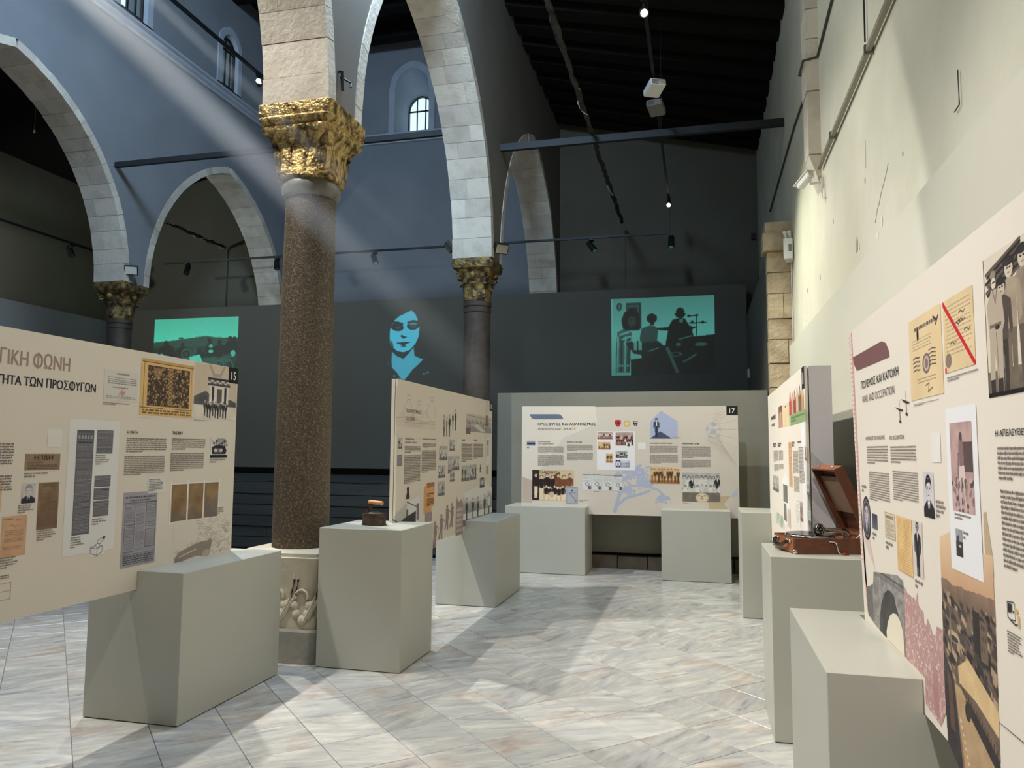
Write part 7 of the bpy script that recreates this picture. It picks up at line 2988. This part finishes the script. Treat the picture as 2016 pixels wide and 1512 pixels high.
EZ = 5.50
track_lamp((-10.60, 13.8, EZ), (.2, -.5, -.8), 'black track lamp seen through the far arcade arch', s=1.2)
track_lamp((-8.46, 13.8, EZ), (.3, -.4, -.8), 'black track lamp at the left edge of the granite column', s=1.2)
track_lamp((-6.28, 13.8, EZ), (.4, -.3, -.8), 'black track lamp above the projected portrait', s=1.2)
track_lamp((-1.92, 13.8, EZ), (.5, -.2, -.7), 'black track lamp right of the far arch', s=1.2)
track_lamp((-.47, 13.8, EZ), (0, -.3, -1), 'black track lamp at the corner of the two tracks', s=1.2)
track_lamp((-.5, 13.6, AZ), (0, -1, -.7), 'small lit track lamp just above the track corner', M_lamp_on, s=1.0)
track_lamp((-.5, 7.45, AZ), (.1, -1, -.75), 'lit track lamp at the top edge in the dark roof', M_lamp_on, s=1.0)
track_lamp((-12.5, 12.65, 5.72), (.6, -.2, -.8), 'black track lamp in the far left aisle', s=1.3)
track_lamp((-7.8, 11.9, 8.41), (.55, -1, -.15), 'dazzling lit lamp beside the gilded capital', M_lamp_hot, s=1.1)


def projector(loc, rz, m, label):
    x, y, z = loc
    root = empty('projector', loc, label, 'projector', 'hanging projectors')
    X = Matrix.Translation(loc) @ Matrix.Rotation(rz, 4, 'Z') @ Matrix.Rotation(D(-12), 4, 'X')
    bm = bmesh.new()
    bx(bm, -.10, .10, -.13, .13, -.15, -.06, X)
    fin('body', bm, m, root, bevel=.012)
    bm = bmesh.new()
    tube(bm, [X @ Vector((.04, .13, -.105)), X @ Vector((.04, .15, -.105))], .03, 14)
    fin('lens', bm, M_black, root, smooth=True)
    bm = bmesh.new()
    bx(bm, -.012, .012, -.012, .012, -.06, .0, X)
    bx(bm, -.05, .05, -.05, .05, -.062, -.052, X)
    fin('bracket', bm, M_black, root)
    bm = bmesh.new()
    for i in range(4):
        bx(bm, -.08, .0, -.1315, -.129, -.14 + i * .016, -.133 + i * .016, X)
    fin('vent', bm, M_black, root)
    return root


projector((-.5, 9.15, AZ - .02), D(25), M_white, 'small white projector hanging from the aisle track')
projector((-.5, 9.70, AZ - .02), D(-10), mat('grey_plastic', rgb(120, 118, 112), rough=.5), 'grey projector hanging just behind the white one')


def flood(loc, aim, label, foot, m_glass=None, s=1.0):
    root = empty('floodlight', loc, label, 'floodlight', 'floodlights on the columns')
    d = Vector(aim).normalized()
    q = d.to_track_quat('-Y', 'Z').to_matrix().to_4x4()
    X = Matrix.Translation(loc) @ q
    bm = bmesh.new()
    bx(bm, -.10 * s, .10 * s, -.01, .045, -.075 * s, .075 * s, X)
    fin('housing', bm, M_black, root, bevel=.006)
    bm = bmesh.new()
    bx(bm, -.085 * s, .085 * s, -.014, -.0101, -.06 * s, .06 * s, X)
    fin('glass', bm, m_glass or M_chrome, root)
    bm = bmesh.new()
    tube(bm, [X @ Vector((-.115 * s, .02, 0)), X @ Vector((-.115 * s, .10, 0)), foot], .010, 6)
    tube(bm, [X @ Vector((-.115 * s, .02, 0)), X @ Vector((-.10 * s, .02, 0))], .010, 6)
    fin('bracket', bm, M_black, root)
    return root


flood((-2.66, 10.05, 4.36), (.5, -.65, -.55), 'black floodlight on the right side of the far column', Vector((-2.76, 10.15, 4.45)))
flood((-3.42, 9.98, 4.40), (-.6, -.3, -.6), 'black floodlight on the left side of the far column', Vector((-3.34, 10.1, 4.5)))
flood((-8.86, 10.18, 4.40), (.45, -.7, -.45), 'square floodlight with pale glass on the left arcade column', Vector((-8.94, 10.3, 4.5)), M_white)
# iron hook on the near pier
hk = empty('wall_bracket', (-2.77, 5.30, 4.50), 'small black iron bracket on the side of the near pier', 'bracket')
bm = bmesh.new()
tube(bm, [(-2.775, 5.32, 4.56), (-2.74, 5.32, 4.56), (-2.73, 5.32, 4.40)], .012, 6)
fin('hook', bm, M_black, hk)
bm = bmesh.new()
tube(bm, [(-2.775, 5.36, 4.54), (-2.70, 5.40, 4.50), (-2.69, 5.38, 4.45)], .009, 6)
fin('arm', bm, M_black, hk)
# iron tie bars of the arcades
tag(box('tie_bar', -2.79, XR + .02, 10.34, 10.41, 5.90, 6.0, M_iron_bar), 'thick dark tie bar crossing the aisle below the roof', 'tie bar', 'iron tie bars')
tag(box('tie_bar', -8.97, -3.30, 9.80, 9.86, 5.98, 6.06, M_iron_bar), 'thin dark tie bar crossing the nave left of the capital', 'tie bar', 'iron tie bars')


def bundle(x, y0, y1, z, label, seed, r=.035):
    rn_ = random.Random(seed)
    root = empty('cable_bundle', (x, y0, z), label, 'cable')
    bm = bmesh.new()
    n = int((y1 - y0) / .12)
    tube(bm, [(x + rn_.uniform(-.012, .012), y0 + i * (y1 - y0) / n, z + rn_.uniform(-.015, .015)) for i in range(n + 1)], [r * rn_.uniform(.7, 1.25) for i in range(n + 1)], 8)
    fin('trunk', bm, mat('grey_tape', rgb(62, 62, 58), rgb(40, 40, 38), rough=.8, scale=8), root, smooth=True)
    for q in range(5):
        bm = bmesh.new()
        ys = y0 + (y1 - y0) * (.05 + .18 * q)
        ph_ = rn_.uniform(0, 6)
        tube(bm, [(x + (r + .006) * math.cos(ph_ + i * .5), ys + i * .06, z + (r + .006) * math.sin(ph_ + i * .5) - (.04 if i == 7 else 0)) for i in range(14)], .007, 5)
        fin('loose_cable', bm, M_black if q % 2 else M_white, root, smooth=True)
    return root


bundle(-1.45, 5.0, 14.78, 6.075, 'knotty bundle of cables running under the aisle roof', 2)
bundle(-10.6, 12.6, 15.1, 6.18, 'dark bundle of cables seen through the far arch', 4, .03)
tag(box('cable_duct', -10.62, -10.58, 15.15, 15.19, 4.6, 6.16, M_wall_back), 'thin vertical duct on the end wall of the left aisle', 'duct')
tag(box('cable_duct', -1.47, -1.43, 15.165, 15.2, 4.6, 5.98, M_wall_back), 'thin vertical duct on the end wall of the right aisle', 'duct')

# right wall fittings
con = empty('conduit', (1.09, 4.4, 4.2), 'straight metal conduit along the upper right wall', 'conduit')
bm = bmesh.new()
bx(bm, 1.09, 1.122, 3.0, 7.36, 4.185, 4.218)
fin('pipe', bm, mat('beige_conduit', rgb(140, 135, 118), rough=.5), con, bevel=.008)
for y in (3.8, 5.2, 6.6):
    box('clip', 1.08, XR, y, y + .025, 4.172, 4.233, M_collar, con)
thing_tube('hanging_wire', [(1.125, 5.36, 7.2), (1.125, 5.36, 5.2), (1.122, 5.37, 4.34)], .006, M_black, 'short dark wire hanging down the right wall', 'wire', 6)
thing_tube('wall_cable', [(1.12, 5.4, 5.62), (1.125, 6.4, 5.37), (1.125, 7.40, 5.30), (1.0, 7.43, 5.29), (1.0, 7.72, 5.29), (1.12, 7.76, 5.30), (1.125, 8.1, 5.32), (1.125, 9.2, 5.40), (1.125, 10.6, 5.40), (1.125, 12.5, 5.40)], .012, mat('dark_cable', rgb(60, 58, 52), rough=.7), 'dark cable sagging along the upper right wall', 'cable', 6)
thing_tube('hanging_wire', [(1.13, 3.615, 3.25), (1.13, 3.613, 3.09), (1.13, 3.68, 3.085)], .003, M_black, 'tiny bent wire on the plain right wall', 'wire', 5)

sc = empty('security_camera', (1.08, 7.38, 4.05), 'white bullet security camera on the foot of the stone rib', 'camera')
X = Matrix.Translation((.985, 7.40, 4.10)) @ Matrix.Rotation(D(118), 4, 'Z') @ Matrix.Rotation(D(22), 4, 'Y')
bm = bmesh.new()
bx(bm, -.10, .09, -.034, .034, -.03, .03, X)
fin('housing', bm, M_white, sc, bevel=.008)
bm = bmesh.new()
bx(bm, -.11, .13, -.042, .042, .031, .038, X)
fin('sunshield', bm, M_white, sc)
bm = bmesh.new()
tube(bm, [X @ Vector((.090, 0, 0)), X @ Vector((.094, 0, 0))], .024, 14)
fin('lens', bm, M_black, sc)
bm = bmesh.new()
tube(bm, [X @ Vector((-.08, 0, -.03)), (1.03, 7.38, 4.06), (1.12, 7.36, 4.06)], .013, 8)
fin('arm', bm, M_white, sc, smooth=True)
bm = bmesh.new()
tube(bm, [(1.115, 7.36, 4.06), (1.14, 7.36, 4.06)], .045, 14)
fin('mount', bm, M_white, sc, smooth=True)
bm = bmesh.new()
tube(bm, [(1.12, 7.30, 4.04), (1.10, 7.27, 3.95), (1.11, 7.24, 3.88), (1.13, 7.22, 3.87)], .007, 6)
fin('loose_cable', bm, M_white, sc, smooth=True)

eb = empty('emergency_light', (1.10, 9.86, 3.93), 'white emergency light box on the stone pilaster', 'light')
X = Matrix.Translation((1.085, 9.72, 4.05)) @ Matrix.Rotation(D(-14), 4, 'Z')
bm = bmesh.new()
bx(bm, -.055, .055, -.06, .17, -.13, .13, X)
fin('housing', bm, M_white, eb, bevel=.008)
bm = bmesh.new()
bx(bm, .005, .045, -.0615, -.0601, -.04, .05, X)
fin('label_plate', bm, M_collar, eb)
for dx in (-.025, .025):
    bm = bmesh.new()
    tube(bm, [X @ Vector((dx, .0, .13)), X @ Vector((dx - .01, -.05, .19)), X @ Vector((dx - .012, -.07, .205))], [.012, .022, .024], 12)
    fin('lamp_head', bm, M_white, eb, smooth=True)
thing_tube('wall_cable', [(1.128, 9.89, 3.92), (1.13, 9.885, 3.3), (1.128, 9.885, 2.7), (1.13, 9.88, 1.9)], .008, M_lilac, 'thin white cable running down the pilaster edge', 'cable', 6)
box_s = empty('wall_sensor', (1.05, 15.17, 5.70), 'small black box high on the dark end wall', 'sensor')
box('housing', 1.01, 1.08, 15.13, 15.2, 5.68, 5.80, M_black, box_s, bevel=.006)
box('cover', 1.02, 1.07, 15.125, 15.13, 5.69, 5.73, M_iron_bar, box_s)
ws = empty('wall_sensor', (.86, 14.3, 2.95), 'small white socket low in the corner of the dark lining', 'sensor')
box('housing', .84, .87, 14.25, 14.36, 2.90, 3.06, M_white, ws, bevel=.005)
box('switch', .836, .84, 14.28, 14.33, 2.94, 3.0, M_lilac, ws)
# cable lying on the dark platform
pts = []
rn = random.Random(8)
x = -7.6
while x < -4.2:
    pts.append((x, 11.0 + .12 * math.sin(x * 5.2) + rn.uniform(-.04, .04), 1.034))
    x += .12
thing_tube('floor_cable', pts, .009, M_black, 'thin black cable winding over the dark platform', 'cable', 5)
# pull cord far left
pc = empty('pull_cord', (-9.9, 9.2, 6.0), 'thin pale cord with a bead hanging inside the left arch', 'cord')
bm = bmesh.new()
tube(bm, [(-9.9, 9.2, 8.3), (-9.9, 9.2, 6.42)], .004, 5)
fin('cord', bm, M_collar, pc)
bm = bmesh.new()
ellipsoid(bm, (-9.9, 9.2, 6.40), .016, .016, .03)
fin('bead', bm, M_white, pc, smooth=True)


# ------------------------------------------------------------------ light beam from a clerestory window, shaped as denser haze without its own lamp
S0 = Vector((-8.9, 4.0, 9.2))
Q0 = Vector((-2.56, 4.19, 3.23))
dd_ = (Q0 - S0).normalized()
ra = dd_.cross(Vector((0, 0, 1))).normalized()
rb_ = dd_.cross(ra).normalized()
root = empty('haze', S0 + dd_ * 4.6, 'slanting shaft of bright dusty air in front of the gilded column', 'haze', None, 'stuff')
for off, r0, r1, t0, t1, den in ((0.0, .20, .11, 3.4, 11.2, 4.5), (-.30, .06, .05, 3.4, 10.4, 2.2)):
    hz = bpy.data.materials.new('dusty_air')
    hz.use_nodes = True
    nt = hz.node_tree
    N, L_ = nt.nodes, nt.links
    N.remove(N['Principled BSDF'])
    vs_ = N.new('ShaderNodeVolumeScatter')
    vs_.inputs['Color'].default_value = (0.93, 0.97, 1.0, 1)
    geo = N.new('ShaderNodeNewGeometry')
    su = N.new('ShaderNodeVectorMath'); su.operation = 'SUBTRACT'; su.inputs[1].default_value = S0 + rb_ * off
    L_.new(geo.outputs['Position'], su.inputs[0])
    dt = N.new('ShaderNodeVectorMath'); dt.operation = 'DOT_PRODUCT'; dt.inputs[1].default_value = dd_
    L_.new(su.outputs[0], dt.inputs[0])
    m1 = N.new('ShaderNodeMapRange')
    m1.inputs['From Min'].default_value = 5.0; m1.inputs['From Max'].default_value = t1 - .2
    m1.inputs['To Min'].default_value = den; m1.inputs['To Max'].default_value = 0.0
    L_.new(dt.outputs['Value'], m1.inputs['Value'])
    cr_ = N.new('ShaderNodeVectorMath'); cr_.operation = 'CROSS_PRODUCT'; cr_.inputs[1].default_value = dd_
    L_.new(su.outputs[0], cr_.inputs[0])
    ln_ = N.new('ShaderNodeVectorMath'); ln_.operation = 'LENGTH'
    L_.new(cr_.outputs[0], ln_.inputs[0])
    m2 = N.new('ShaderNodeMapRange'); m2.interpolation_type = 'SMOOTHSTEP'
    m2.inputs['From Min'].default_value = .02; m2.inputs['From Max'].default_value = (r0 + r1) / 2 * .95
    m2.inputs['To Min'].default_value = 1.0; m2.inputs['To Max'].default_value = 0.0
    L_.new(ln_.outputs['Value'], m2.inputs['Value'])
    mu = N.new('ShaderNodeMath'); mu.operation = 'MULTIPLY'
    L_.new(m1.outputs[0], mu.inputs[0]); L_.new(m2.outputs[0], mu.inputs[1])
    L_.new(mu.outputs[0], vs_.inputs['Density'])
    L_.new(vs_.outputs[0], N['Material Output'].inputs['Volume'])
    bm = bmesh.new()
    tube(bm, [S0 + dd_ * t + rb_ * off for t in (t0, t1)], [r0, r1], 20)
    fin('shaft_of_dust', bm, hz, root)
